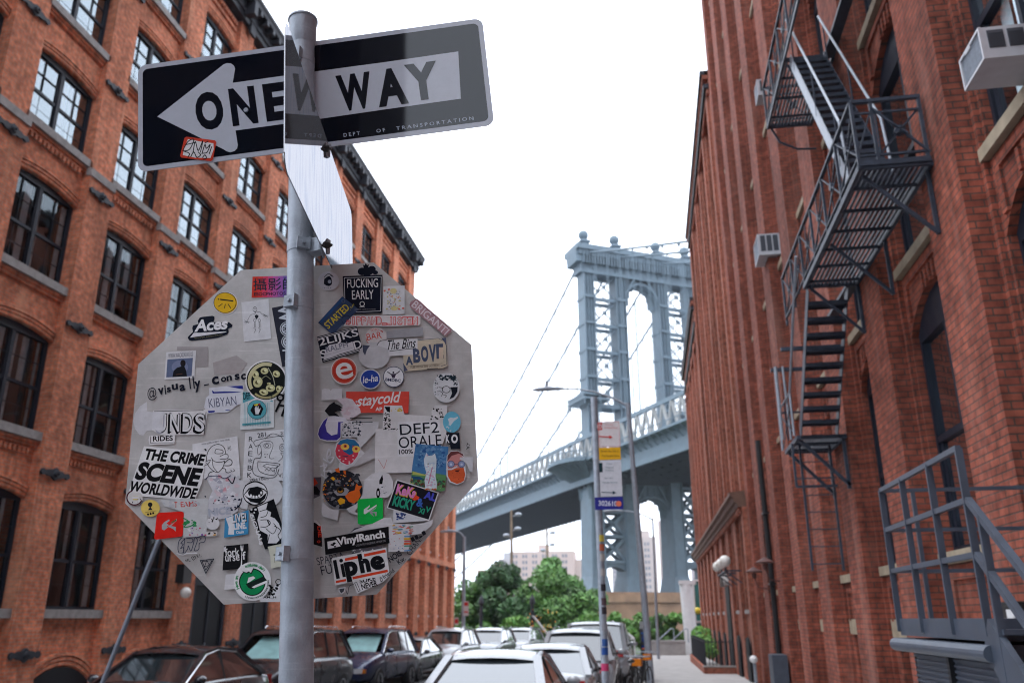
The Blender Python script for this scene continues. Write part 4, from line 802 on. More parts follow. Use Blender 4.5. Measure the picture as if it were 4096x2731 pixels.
def wall_bays(b, X, o, rd, bays, rows, zb, zt, mat, inset=0.0, rings=True, depth=.4, panel=True, ringmat=None):
    xf = X-o*rd; xb = xf-o*depth
    for (y0, y1) in bays:
        w0, w1 = y0+inset, y1-inset; prev = None
        lst = [None]+rows+[None]
        for i in range(len(lst)-1):
            lo, hi = lst[i], lst[i+1]
            ztop = zt if hi is None else hi[0]
            if lo is None: poly = [(y0, zb), (y1, zb), (y1, ztop), (y0, ztop)]
            else:
                arc = arc_pts(w0, w1, lo[1], lo[2]); poly = ([(y0, lo[1])] if inset else [])+arc+([(y1, lo[1])] if inset else [])+[(y1, ztop), (y0, ztop)]
            yz_prism(b, poly, xf, xb, mat)
            if hi is not None and inset:
                b.box(xf, xb, y0, w0, hi[0], hi[1], mat); b.box(xf, xb, w1, y1, hi[0], hi[1], mat)
            if lo is not None and rings:
                for k, (off, pr) in enumerate(((.02, .022), (.10, .04), (.18, .06))):
                    A = arc_pts(w0+.02, w1-.02, lo[1]+off, lo[2]+off, 10); B2 = [(y, z+.07) for y, z in A]
                    yz_prism(b, A+B2[::-1], xf+o*pr, xf+.0, mat)
            if hi is not None and panel and i > 0:
                # corbelled apron below the sill
                zz = hi[0]-.2
                for k in range(2): b.box(xf+o*(.10-.035*k), xf, w0+.02, w1-.02, zz-.07*(k+1), zz-.07*k-.004*k, mat)
# ================================================================== left building
YL0, PL = 14.08, 3.07
BL = [(YL0+PL*k, YL0+PL*k+2.16) for k in range(-1, 10)]
rowsL = [(2.02, 4.28, 4.44), (5.70, 7.79, 7.93), (9.10, 11.19, 11.32), (12.48, 14.24, 14.36), (15.55, 17.31, 17.42), (18.6, 20.38, 20.49)]
LB = thing('brick_building', 'orange brick mill building on the left with iron tie plates and a dark bracketed cornice', 'building', (-13.3, 28, 0))
b = MB(); b2 = MB(); yend = 45.0
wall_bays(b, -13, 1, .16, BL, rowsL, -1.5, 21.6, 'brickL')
edges = [BL[0][0]-1.2]+[v for bb in BL for v in bb]+[yend]
for i in range(0, len(edges), 2):
    b.box(-13.0, -13.62, edges[i], edges[i+1], 12.2, 21.6, 'brickL'); b.box(-12.94, -13.62, edges[i], edges[i+1], -1.5, 12.2, 'brickL')
for (y0, y1) in BL:   # recessed strips under the cornice and dentilled aprons
    b.box(-13.10, -13.18, y0+.1, y1-.1, 21.0, 21.14, 'brickL')
    n = 12
    for z in (21.0,):
        for i in range(n): yy = y0+.15+(y1-y0-.3)*i/n; b.box(-13.03, -13.18, yy, yy+.09, 21.18, 21.32, 'brickL')
    for i in range(14): yy = y0+.12+(y1-y0-.24)*i/14; b.box(-13.08, -13.18, yy, yy+.07, 12.02, 12.14, 'brickL'); b.box(-13.10, -13.18, yy, yy+.07, 5.2, 5.32, 'brickL')
b.box(-13.62, -24, yend-.45, yend, -1.5, 21.6, 'brickL')
b.box(-13.63, -24, BL[0][0]-1.2, BL[0][0]-.8, -1.5, 21.6, 'brickL')
part(b, 'wall', LB)
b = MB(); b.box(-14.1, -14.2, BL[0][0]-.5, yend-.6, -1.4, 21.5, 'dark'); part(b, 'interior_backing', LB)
b = MB(); b.box(-13.4, -24.2, BL[0][0]-1.2, yend, 21.65, 22.0, 'cornice'); part(b, 'roof', LB)
for i in range(0, len(edges), 2): b = MB(); b.box(-12.90, -13.05, edges[i]-.03, edges[i+1]+.03, 12.06, 12.26, 'stone'); part(b, 'pier_cap', LB)
b = MB(); ya, yb = BL[0][0]-1.2, yend+.12
prof = [(-13.05,21.55),(-12.86,21.55),(-12.84,21.72),(-12.78,21.75),(-12.78,22.12),(-12.50,22.16),(-12.46,22.3),(-12.42,22.34),(-12.42,22.46),(-13.3,22.5),(-13.3,21.55)]
b.prism([(x, ya, z) for x, z in prof], (0, yb-ya, 0), 'cornice')
y = ya+.2; i = 0
while y < yb-.1:
    big = (i % 6 == 0)
    b.box(-12.47 if not big else -12.44, -12.79, y, y+(.16 if not big else .24), 21.94 if not big else 21.62, 22.14, 'cornice'); y += .505; i += 1
for k in range(-1, 11): yy = YL0+PL*k-.62; b.box(-12.80, -12.9, yy, yy+.36, 21.3, 21.72, 'cornice')
part(b, 'cornice', LB)
# tie plates
def tie_plate(root, x, y, z, o, proto=[None]):
    if proto[0] is None:
        b = MB(); pts = []
        for k in range(48):
            t = 2*PI*k/48; c_, s_ = math.cos(t), math.sin(t); yy_ = .47*c_; env = .038+.035*math.cos(2*PI*abs(c_)*1.15)**2+.07*math.exp(-(c_/.30)**2); pts.append((yy_, env*(1 if s_ > 0 else -1)*min(1, abs(s_)*2.2)))
        b.prism([(.01, p[0], p[1]) for p in pts], (.05, 0, 0), 'ironold')
        b.tube([(.05,0,0),(.12,0,0)], [.085,.07], 'ironold', 12); b.tube([(.12,0,0),(.16,0,0)], .03, 'ironold', 6)
        proto[0] = b.build('tie_plate'); p = proto[0]
    else: p = proto[0].copy(); COL.objects.link(p)
    p.parent = root; p.matrix_parent_inverse = root_inv(root); p.location = (x, y, z); return p
for k in range(-1, 10):
    yc = YL0+PL*k-.45
    for z in (1.1, 4.86, 8.28, 11.70, 14.78, 17.95): tie_plate(LB, -12.93 if z < 12 else -12.99, yc, z, 1)
protos = {}
doors = (3, 4)
for ri, (s, sp, ap) in enumerate(rowsL):
    for bi, (y0, y1) in enumerate(BL):
        if bi-1 in doors and ri == 0: continue
        v = (1+((bi+4)*3+ri) % 4) if ri < 3 else 0
        if ri >= 3 and (bi*5+ri) % 4 == 0: v = 5
        key = (round(sp-s, 2), v); first = key not in protos
        if first: protos[key] = make_window(LB, 1, 2.16, sp-s, ap-s, 'L', 'stone', v)
        put(protos[key], LB, -13.16, (y0+y1)/2, s, first)
for k in doors:   # tall dark doorways in place of two ground-floor windows
    y0, y1 = YL0+PL*k, YL0+PL*k+2.16
    b = MB(); b.box(-13.05, -13.2, y0-.02, y1+.02, -.5, 3.9, 'door'); b.box(-13.0, -13.06, y0+.1, y0+.22, -.5, 3.8, 'frame'); b.box(-13.0, -13.06, y1-.22, y1-.1, -.5, 3.8, 'frame'); b.box(-13.0, -13.06, y0+.22, y1-.22, 2.75, 2.9, 'frame')
    b.box(-13.02, -13.055, (y0+y1)/2-.03, (y0+y1)/2+.03, -.5, 2.75, 'frame'); b.box(-13.01, -13.055, y0+.3, y1-.3, .2, .3, 'frame')
    d = part(b, 'door', LB); b = MB(); b.tube([(-12.98, y0+1.0, .8), (-12.98, y0+1.0, 1.15)], .02, 'galv', 8); sub(b, 'handle', d)
for k in range(-1, 10):   # dark arched basement openings
    if k in doors: continue
    y0, y1 = YL0+PL*k, YL0+PL*k+2.16
    b = MB(); A = arc_pts(y0+.08, y1-.05, .45, .80, 10); yz_prism(b, [(y0+.08, -.6)]+A+[(y1-.05, -.6)], -13.13, -13.2, 'door')
    for q in range(3): A = arc_pts(y0+.03, y1-.0, .47+.1*q, .84+.1*q, 10); yz_prism(b, A+[(y, z+.075) for y, z in A][::-1], -13.135+.02*(q+1), -13.158, 'brickL')
    part(b, 'basement_opening', LB)
def wall_lantern(x, y, z, label, s=1.0, arm=.35, group=None):
    t = thing('wall_lantern', label, 'wall lamp', (x, y, z), 0, group)
    b = MB(); b.tube([(x, y, z-.1), (x+arm*.5, y, z-.25), (x+arm, y, z-.16)], .02, 'iron', 8); b.tube([(x-.0, y, z-.3), (x-.0, y, z+.05)], .03, 'iron', 8); part(b, 'bracket', t)
    b = MB(); b.sphere((x+arm, y, z+.04*s), .17*s, 'lampglobe', 16); part(b, 'globe', t, True); return t
wall_lantern(-12.94, 22.7, 3.72, 'white globe lamp on a black bracket beside the tall dark doorway', 1.25)
b = MB(); t = thing('floodlight', 'small pale floodlight and black box on the left brick wall by the tall doorway', 'floodlight', (-12.9, 22.4, 2.7))
b.box(-12.93, -12.7, 22.2, 22.65, 2.75, 3.25, 'black'); part(b, 'housing', t); b = MB(); b.sphere((-12.72, 22.45, 2.5), .15, 'lampglobe', 12); part(b, 'lamp', t, True)
# second building further down on the left
L2 = thing('brick_building', 'second orange brick building with narrow piers beyond the left one, seen below the stop sign', 'building', (-13.3, 51, 0))
BL2 = [(45.6+2.3*k, 45.6+2.3*k+1.35) for k in range(5)]; rows2 = [(2.0, 4.0, 4.2), (5.72, 8.6, 8.9), (10.0, 11.6, 11.8)]
b = MB(); wall_bays(b, -13, 1, .3, BL2, rows2, -1.5, 13.6, 'brickL', .12, False, .3, False)
e2 = [45.02]+[v for q in BL2 for v in q]+[57.0]
for i in range(0, len(e2), 2): b.box(-12.95, -13.6, e2[i], e2[i+1], -1.5, 13.6, 'brickL')
b.box(-12.9, -13.0, 45.05, 57.02, 4.98, 5.3, 'brickL'); b.box(-13.6, -22, 56.6, 57, -1.5, 13.6, 'brickL'); b.box(-12.8, -13.6, 45.02, 57.1, 13.6, 14.0, 'brickL'); part(b, 'wall', L2)
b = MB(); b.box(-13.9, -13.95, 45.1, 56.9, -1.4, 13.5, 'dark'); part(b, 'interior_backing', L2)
b = MB(); b.box(-12.9, -22.1, 45.02, 57.05, 14.0, 14.15, 'cornice'); part(b, 'roof', L2)
pr = {}
for ri, (s, sp, ap) in enumerate(rows2):
    for bi, (y0, y1) in enumerate(BL2):
        first = ri not in pr
        if first: pr[ri] = make_window(L2, 1, 1.11, sp-s, ap-s, 'R', 'white', 2)
        put(pr[ri], L2, -13.3, (y0+y1)/2, s, first)
tp = [None]
for i in range(0, len(e2), 2):
    yc = (e2[i]+e2[i+1])/2
    for z in (1.0, 4.86): q = tie_plate(L2, -12.89 if z > 4 else -12.94, yc, z, 1, tp); q.scale = (1, .6, 1)
# ================================================================== right building
PR = 2.75; BR = [(-8.0+PR*k, -6.25+PR*k) for k in range(5)]+[(6.0, 7.87), (8.87, 10.93), (11.95, 13.68)]+[(14.70+PR*k, 16.43+PR*k) for k in range(5)]; FZ = 3.62
rowsR = [(2.51+FZ*i, 2.51+FZ*i+2.68, 2.51+FZ*i+3.08) for i in range(7)]
RB = thing('brick_building', 'dark red brick warehouse on the right with deep piers behind the fire escape', 'building', (3.4, 12, 0))
ye = 28.1
def lower_row(b, X, o, rd, bays, mat):   # basement openings with flat stone lintels
    xf = X-o*rd
    for y0, y1 in bays: b.box(xf, xf-o*.4, y0, y0+.3, -1.5, 1.52, mat); b.box(xf, xf-o*.4, y1-.3, y1, -1.5, 1.52, mat); b.box(xf, xf-o*.4, y0+.3, y1-.3, -1.5, -.3, mat)
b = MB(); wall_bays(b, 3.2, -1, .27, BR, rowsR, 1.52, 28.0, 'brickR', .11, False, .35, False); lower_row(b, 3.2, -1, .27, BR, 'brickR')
er = [-26.0]+[v for q in BR for v in q]+[ye]
for i in range(0, len(er), 2):
    b.box(3.2, 4.0, er[i], er[i+1], -1.5, 28.0, 'brickR'); b.box(3.41, 4.0, er[i]-.07 if i else er[i], er[i], -1.5, 28, 'brickR'); b.box(3.41, 4.0, er[i+1], er[i+1]+.07, -1.5, 28, 'brickR')
for (y0, y1) in BR:   # recessed panel frames between floors
    for (s, sp, ap) in rowsR:
        z = s-.22; b.box(3.435, 3.47, y0+.2, y1-.2, z-.09, z, 'brickR'); b.box(3.435, 3.47, y0+.2, y0+.3, z-.55, z-.09, 'brickR'); b.box(3.435, 3.47, y1-.3, y1-.2, z-.55, z-.09, 'brickR')
        if s > 4:
            for i in range(7): yy = y0+.36+i*.135; b.box(3.44, 3.47, yy, yy+.06, z-.34, z-.12, 'brickR')
b.box(4.0, 12, -26, -25.6, -1.5, 28, 'brickR'); b.box(4.0, 12, ye-.4, ye, -1.5, 28, 'brickR'); part(b, 'wall', RB)
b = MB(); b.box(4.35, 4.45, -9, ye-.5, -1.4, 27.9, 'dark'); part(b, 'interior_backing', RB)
b = MB(); b.box(2.95, 12, -26, ye, 28.0, 28.5, 'cornice'); part(b, 'roof', RB)
for y0, y1 in BR: b = MB(); b.box(3.44, 3.6, y0+.12, y1-.12, 1.523, 1.77, 'stoneR'); part(b, 'stone_lintel', RB)
pr = {}
for ri, (s, sp, ap) in enumerate(rowsR):
    for bi, (y0, y1) in enumerate(BR):
        if ri > 2 and bi < 6: continue
        v = 2 if (ri*3+bi) % 3 == 0 else (0 if (ri+bi) % 2 else 3)
        key = (v, round(y1-y0, 2)); first = key not in pr
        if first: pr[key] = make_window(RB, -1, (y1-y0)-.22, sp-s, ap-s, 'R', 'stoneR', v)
        put(pr[key], RB, 3.46, (y0+y1)/2, s, first)
b0 = None
for y0, y1 in BR:
    if b0 is None:
        b = MB(); b.box(0, .05, -.54, .54, -.3, 1.52, 'door'); b.box(-.02, .03, -.54, -.44, -.3, 1.5, 'frame'); b.box(-.02, .03, .44, .54, -.3, 1.5, 'frame'); b.box(-.021, .03, -.44, .44, .55, .63, 'frame'); b0 = b.build('basement_window'); q = b0
    else: q = b0.copy(); COL.objects.link(q)
    q.parent = RB; q.matrix_parent_inverse = root_inv(RB); q.location = (3.66, (y0+y1)/2, 0)
b = MB(); b.tube([(3.12, 23.4, 6.4), (3.12, 23.25, 3), (3.12, 23.2, -.3)], .07, 'black', 10)
for z in (.8, 2.6, 4.4): b.box(3.04, 3.2, 23.1, 23.4, z, z+.05, 'black')
part(b, 'drainpipe', RB)
# two further blocks on the right
def far_block(name_label, ya, yb, zt, corn, Xw=3.2):
    t = thing('brick_building', name_label, 'building', (Xw+.3, (ya+yb)/2, 0)); n = int((yb-ya)/2.8)
    p = (yb-ya)/n; bays = [(ya+p*k+.85, ya+p*k+p-.12) for k in range(n)]
    rows = [(6.6+3.4*i, 6.6+3.4*i+2.2, 6.6+3.4*i+2.5) for i in range(int((zt-7.5)/3.4)+1) if 6.6+3.4*i+2.6 < zt]
    b = MB(); wall_bays(b, Xw, -1, .45, bays, rows, 5.2, zt, 'brickFar', .2, False, .3, False)
    e = [ya]+[v for q in bays for v in q]+[yb]
    for i in range(0, len(e), 2): b.box(Xw, Xw+.9, e[i]+.003, e[i+1]-.003, 5.2, zt, 'brickFar'); b.box(Xw-.1, Xw, (e[i]+e[i+1])/2-.22, (e[i]+e[i+1])/2+.22, 5.2, zt-.2, 'brickFar')
    b.box(Xw+.9, Xw+9, ya, ya+.3, -1.5, zt, 'brickFar'); b.box(Xw+.9, Xw+9, yb-.3, yb-.003, -1.5, zt, 'brickFar'); part(b, 'wall', t)
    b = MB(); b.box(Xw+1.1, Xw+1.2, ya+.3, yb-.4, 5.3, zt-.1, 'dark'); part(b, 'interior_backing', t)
    b = MB(); b.box(Xw-.12, Xw+9, ya, yb, zt, zt+.15, 'brickFar')
    for k, (dz, dx) in enumerate(corn): b.box(Xw-dx, Xw, ya, yb, zt-dz, zt-dz+.18, 'cornice' if k % 2 == 0 else 'brickFar')
    part(b, 'roof', t)
    pq = None
    for (s, sp, ap) in rows:
        for y0, y1 in bays:
            f = pq is None
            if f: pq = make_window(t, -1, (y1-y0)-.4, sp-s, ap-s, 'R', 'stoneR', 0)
            put(pq, t, Xw+.45, (y0+y1)/2, s, f)
    return t
r2 = far_block('taller ribbed red brick block next to the warehouse on the right', 28.12, 43.0, 21.6, ((.0,.30),(.2,.22),(.6,.2),(.85,.1)))
r3 = far_block('lower ribbed red brick block at the far end of the right-hand side', 43.02, 57.6, 18.0, ((.0,.30),(.2,.25),(.5,.3),(.8,.15),(1.4,.18),(2.0,.12)))
# arcade storey in front of both
M['rustone'] = simple('brownstone', (.16, .09, .065), .85, noise=.25, nscale=3)
AN = thing('arcade_front', 'low brick arcade with a pale moulded cornice at the foot of the ribbed blocks', 'building', (3.1, 42, 0))
nb = 9; ba = [(28.6+3.1*k, 28.6+3.1*k+2.1) for k in range(nb)]; ra = [(2.05, 4.2, 4.85)]
b = MB(); wall_bays(b, 3.05, -1, .12, ba, ra, -1.5, 5.2, 'brickFar', .35, False, .3, False)
e = [28.12]+[v for q in ba for v in q]+[56.6]
for i in range(0, len(e), 2): b.box(3.05, 3.5, e[i], e[i+1], -1.5, 5.2, 'brickFar')
for k in range(40): yy = 28.3+k*.7; b.box(2.95, 3.05, yy, yy+.3, 5.0, 5.2, 'brickFar')
b.box(3.5, 4.1, 28.12, 56.6, -1.5, -1.4, 'brickFar'); part(b, 'wall', AN)
b = MB(); b.prism([(x, 28.12, z) for x, z in ((3.2,5.2),(2.92,5.2),(2.9,5.32),(2.82,5.36),(2.8,5.5),(2.7,5.56),(2.7,5.66),(3.19,5.72))], (0,28.5,0), 'rustone'); part(b, 'cornice', AN)
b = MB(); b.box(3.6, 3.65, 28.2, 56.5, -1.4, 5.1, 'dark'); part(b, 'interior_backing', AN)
f = True; aw = None
for k, (y0, y1) in enumerate(ba):
    if k in (2,): continue
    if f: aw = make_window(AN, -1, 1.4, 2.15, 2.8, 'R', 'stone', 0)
    put(aw, AN, 3.17, (y0+y1)/2, 2.05, f); f = False
b = MB(); b.box(3.02, 3.2, 35.0, 36.7, -.4, 3.0, 'door'); A = arc_pts(34.9, 36.8, 3.0, 3.35); yz_prism(b, A+[(y, z+.12) for y, z in A][::-1], 2.85, 3.05, 'stone'); part(b, 'door', AN)
for k in range(7):
    b = MB(); y0 = 29.4+k*3.1
    if k != 2: A = arc_pts(y0, y0+.9, .9, 1.2); yz_prism(b, [(y0, -.4)]+A+[(y0+.9, -.4)], 3.03, 3.1, 'door'); part(b, 'basement_opening', AN)
# building across the junction behind the viewer, mirrored in the signs
M['dark_tone'] = simple('dark_mirrored_brick', (.035, .022, .02), .9, noise=.3, nscale=1)  # brick colour darkened so its reflection in the sign stays dark
BB = thing('brick_building', 'dark brick block across the junction behind the viewer, mirrored in the one-way sign, with a low unseen wing added to block light', 'building', (-12, -34, 0))
b = MB(); bb = [(-28.5+3*k, -28.5+3*k+1.8) for k in range(8)]
b.box(-30, -5.3, -42, -26, -1, 30, 'dark_tone')
for q in range(7):
    for k in range(8): b.box(-28.9+3*k, -27.1+3*k, -25.99, -26.1, 2+3.8*q, 4.4+3.8*q, 'glassR' if (k+q) % 3 else 'dark')
b.box(-5.3, 14, -48, -40, -1, 13, 'dark_tone'); part(b, 'wall', BB); b = MB(); b.box(-30.3, -5.1, -42.3, -25.7, 30, 30.6, 'cornice'); part(b, 'roof', BB)  # first box: low unseen block added to cut light from behind the viewer

# ================================================================== things on the right wall
def air_con(x0, x1, y0, y1, z0, z1, label):
    t = thing('air_conditioner', label, 'air conditioner', ((x0+x1)/2, (y0+y1)/2, z0), 0, 'window air conditioners on the right-hand wall')
    b = MB(); e = .022
    b.box(x0+e, x1, y0+.004, y1-.004, z0+.004, z1-.004, 'acside'); 
    b.box(x0, x0+e, y0, y0+e, z0, z1, 'acside'); b.box(x0, x0+e, y1-e, y1, z0, z1, 'acside'); b.box(x0, x0+e, y0+e, y1-e, z0, z0+e, 'acside'); b.box(x0, x0+e, y0+e, y1-e, z1-e, z1, 'acside'); b.box(x0+.001, x0+e-.001, y0+(y1-y0)*.45, y0+(y1-y0)*.7, z1-e-.02, z1-e, 'acside')
    part(b, 'casing', t)
    b = MB(); L = x1-x0
    for k in range(3):
        xa = x0+.06+k*(L-.08)/3; b.box(xa, xa+(L-.08)/3-.03, y0-.002, y0+.01, z0+.1, z1-.04, 'acgrille')
        for j in range(9): zz = z0+.11+j*(z1-z0-.17)/9; b.box(xa+.005, xa+(L-.08)/3-.035, y0-.006, y0-.002, zz, zz+.006, 'acgrille')
    part(b, 'side_louvres', t)
    b = MB(); b.box(x0+e+.0005, x0+e+.003, y0+e, y1-e, z0+e, z1-e, 'acgrille') if False else None
    for j in range(22): yy = y0+e+.006+j*(y1-y0-2*e)/22; b.box(x0+.012, x0+e-.001, yy, yy+.004, z0+e, z1-e, 'galv')
    part(b, 'coil_fins', t); return t
air_con(2.95, 3.5, 6.36, 6.82, 6.17, 6.48, 'large white window air conditioner jutting out at the upper right corner')
air_con(2.98, 3.5, 19.0, 19.75, 10.0, 10.55, 'white air conditioner on the right wall left of the fire escape stairs')
air_con(3.1, 3.6, 17.5, 17.95, 13.42, 13.85, 'small white air conditioner beside the topmost fire escape landing')
# ================================================================== fire escape on the right wall
FE = thing('fire_escape', 'black iron fire escape with grated landings, stairs and a drop ladder', 'fire escape', (2.85, 11, 0))
XO, XI = 2.45, 3.17
def landing(y0, y1, z, x0=XO, x1=XI):
    b = MB()
    for x in (x0, x1): b.box(x-.02, x+.02, y0, y1, z-.07, z, 'iron')
    for y in (y0+.015, y1-.015): b.box(x0, x1, y-.02, y+.02, z-.062, z-.004, 'iron')
    n = int((x1-x0)/.055)
    for i in range(1, n): x = x0+(x1-x0)*i/n; b.box(x-.011, x+.011, y0, y1, z-.040, z-.008, 'iron')
    y = y0+.45
    while y < y1: b.box(x0, x1, y-.012, y+.012, z-.075, z-.038, 'iron'); y += .55
    part(b, 'landing', FE)
def rail_run(y0, y1, z, h=.75, x=XO, mat='iron', n=None):
    b = MB(); n = n or max(1, round((y1-y0)/.85))
    b.bar((x, y0, z+h), (x, y1, z+h), .045, .03, mat); b.bar((x, y0, z+h*.1), (x, y1, z+h*.1), .03, .02, mat)
    for i in range(n+1): y = y0+(y1-y0)*i/n; b.bar((x, y, z-.05), (x, y, z+h), .032, .032, mat)
    for i in range(n):
        a = y0+(y1-y0)*i/n; c = y0+(y1-y0)*(i+1)/n; m = (a+c)/2
        b.bar((x, a, z+.1), (x, c, z+h), .016, .016, mat); b.bar((x+.018, c, z+.1), (x+.018, a, z+h), .016, .016, mat); b.bar((x, m, z), (x, m, z+h), .014, .014, mat)
        b.bar((x-.01, a, z+h*.55), (x-.01, c, z+h*.12), .012, .012, mat); b.tube([(x-.012, m, z+h*.55), (x+.03, m, z+h*.55)], .05, mat, 8)
    part(b, 'railing', FE)
def rail_end(y, z, h=.75, x0=XO, x1=XI):
    b = MB(); b.bar((x0, y, z+h), (x1, y, z+h), .045, .04, 'iron'); b.bar((x0, y, z+h-.15), (x1, y, z+h-.15), .022, .022, 'iron'); b.bar((x0, y, z+.1), (x1, y, z+.1), .026, .026, 'iron'); b.bar((x0, y, z), (x1, y, z), .05, .06, 'iron')
    for x in (x0, x0+(x1-x0)*.28, x1-.02): b.bar((x, y, z-.02), (x, y, z+h), .034, .034, 'iron')
    xa = x0+(x1-x0)*.28
    b.bar((xa, y+.02, z+.08), (x1, y+.02, z+h-.1), .022, .022, 'iron'); b.bar((xa, y-.02, z+h-.1), (x1, y-.02, z+.08), .022, .022, 'iron'); b.bar((x0, y, z+.1), (xa, y, z+h-.1), .018, .018, 'iron')
    c = Vector(((xa+x1)/2, y, z+h/2-.01)); b.tube([c+Vector((0,-.035,0)), c+Vector((0,.035,0))], .055, 'iron', 8)
    for k in range(4): a = PI/4+k*PI/2; b.bar(c+Vector((0,-.04,0)), c+Vector((math.cos(a)*.09, -.04, math.sin(a)*.09)), .02, .02, 'iron')
    part(b, 'end_railing', FE)
def knee(y, z, x0=XO, x1=XI):
    b = MB(); b.bar((x1, y, z-.05), (x1, y, z-.8), .04, .04, 'iron'); b.bar((x1, y, z-.78), (x0+.06, y, z-.07), .035, .035, 'iron'); part(b, 'wall_bracket', FE)
def stair(y0, z0, y1, z1, x0, x1, n, rails=True, hmat='galv'):
    """from the top (y0,z0) to the bottom (y1,z1)"""
    b = MB(); ax = Vector((0, y1-y0, z1-z0)); sd = (hmat, 'iron')
    b.bar((x0, y0, z0), (x0, y1, z1), .012, .17, 'galv' if hmat == 'galv' else 'iron'); b.bar((x1, y0, z0), (x1, y1, z1), .012, .17, 'iron')
    for i in range(1, n):
        t = i/n; y = y0+(y1-y0)*t; z = z0+(z1-z0)*t; b.box(x0, x1, y-.11, y+.11, z-.015, z+.008, 'iron'); b.box(x0, x1, y-.115, y-.105, z-.045, z+.01, 'iron'); b.box(x0, x1, y+.105, y+.115, z-.045, z+.01, 'iron')
    part(b, 'stair_flight', FE)
    if rails:
        for x, m in ((x0, hmat), (x1, hmat)):
            b = MB(); P = [(x, y0+(y1-y0)*.02, z0+.78+(z1-z0)*.02), (x, y0+(y1-y0)*.93, z0+.78+(z1-z0)*.93), (x, y1-(y1-y0)*.01, z1+.15)]
            b.tube(P, .018, m, 8)
            for t in (.1, .5, .85): y = y0+(y1-y0)*t; z = z0+(z1-z0)*t; b.tube([(x, y, z), (x, y, z+.78)], .011, 'iron', 6)
            part(b, 'handrail', FE)
Z1, Z2, Z3 = 6.4, 9.95, 13.5
landing(8.4, 11.85, Z1); rail_run(8.4, 13.5, Z1, .77); rail_end(8.4, Z1, .77)
b = MB(); b.box(XI-.14, XI+.02, 11.87, 13.5, Z1-.06, Z1-.01, 'iron'); part(b, 'walkway_strip', FE)
for y in (8.55, 10.3, 11.8): knee(y, Z1)
landing(11.35, 13.25, Z2); landing(8.4, 9.25, Z2); rail_run(8.4, 13.25, Z2, .77); rail_end(13.25, Z2, .77); rail_end(8.4, Z2, .77)
b = MB(); b.box(XI-.14, XI+.02, 9.26, 11.34, Z2-.06, Z2-.01, 'iron'); b.box(XO-.015, XO+.015, 9.26, 11.34, Z2-.07, Z2, 'iron'); part(b, 'walkway_strip', FE)
for yy in (13.2, 11.4): b = MB(); b.tube([(2.5, yy, Z2-.1), (2.62, yy+.03, Z2-.35), (2.9, yy+.05, Z2-.5), (3.2, yy+.05, Z2-.52)], .02, 'iron', 8); part(b, 'scroll_bracket', FE)
stair(11.35, Z2-.05, 9.1, Z1+.05, 2.54, 3.02, 19)
landing(8.4, 13.3, Z3); rail_run(8.4, 13.3, Z3, .77); stair(11.4, Z3-.05, 9.1, Z2+.1, 2.54, 3.02, 19)
stair(11.9, Z1-.05, 13.72, 4.55, 2.5, 3.05, 10, False, 'iron')
landing(13.66, 14.95, 4.55, XO, 3.17)
b = MB()
P = [(2.4, 11.95, 6.9), (2.4, 13.7, 5.25), (2.4, 14.95, 5.25), (2.4, 14.95, 4.55)]; b.tube(P, .02, 'galv', 8)
b.tube([(2.4, 13.7, 5.25), (2.4, 13.7, 4.55)], .018, 'galv', 8); b.bar((2.4, 13.7, 4.6), (2.4, 14.95, 5.2), .014, .014, 'iron'); b.bar((2.42, 14.95, 4.6), (2.42, 13.7, 5.2), .014, .014, 'iron'); b.tube([(2.4, 14.3, 4.6), (2.4, 14.3, 5.25)], .012, 'iron', 6); b.bar((2.44, 14.95, 5.22), (3.17, 14.95, 5.22), .03, .03, 'iron')
part(b, 'lower_railing', FE)
for yy in (13.75, 14.85): b = MB(); b.bar((2.47, yy, 4.5), (3.17, yy, 3.75), .05, .05, 'iron'); b.bar((3.15, yy, 4.5), (3.15, yy, 3.7), .05, .05, 'iron'); part(b, 'wall_bracket', FE)
b = MB()
for x in (2.55, 3.02): b.bar((x, 14.2, 4.5), (x, 14.25, 2.5), .035, .035, 'iron')
for i in range(8): z = 2.6+i*.27; b.tube([(2.55, 14.25, z), (3.02, 14.25, z)], .009, 'iron', 6)
b.bar((2.42, 14.1, 4.5), (2.42, 14.1, 3.8), .035, .035, 'iron'); b.bar((2.42, 14.1, 3.8), (3.05, 14.1, 3.8), .04, .04, 'iron'); b.bar((2.42, 14.1, 3.93), (3.05, 14.1, 3.93), .02, .02, 'iron')
part(b, 'drop_ladder', FE)
for y in (13.2, 14.4): b = MB(); b.bar((2.25, y, 5.85), (3.2, y, 5.85), .06, .06, 'iron'); part(b, 'support_beam', FE)
b = MB()
b.tube([(2.3, 14.2, 5.85), (2.3, 14.25, 4.6)], .03, 'galv', 8); b.tube([(2.42, 14.2, 5.85), (2.44, 14.25, 4.6)], .02, 'galv', 8); part(b, 'counterweight_arm', FE)
# ================================================================== steel stoop at the lower right
SP = thing('entry_platform', 'blue-grey steel entry platform with three-bar railings above ribbed doors at the lower right', 'stair platform', (2.6, 6.6, 0))
SX, SY0, SY1, SZ = 2.0, 5.72, 7.62, 1.79
b = MB(); b.box(SX, 3.55, SY0, SY1, SZ-.13, SZ, 'steelblue'); b.tube([(SX-.02, SY0-.06, SZ-.2), (SX-.02, SY1+.12, SZ-.2)], .05, 'steelblue', 16); b.box(SX-.02, 3.5, SY0-.04, SY1+.1, SZ-.24, SZ-.15, 'steelblue'); part(b, 'deck', SP)
b = MB(); H = 1.04
for f in (1.0, .68, .36): b.bar((SX, SY0-.02, SZ+H*f), (SX, SY1, SZ+H*f), .034, .036, 'steelblue')
for i, y in enumerate((SY1, 7.0, 6.32, SY0-.02)): b.bar((SX, y, SZ-.1), (SX, y, SZ+H), .022, .045, 'steelblue')
part(b, 'railing', SP)
b = MB()
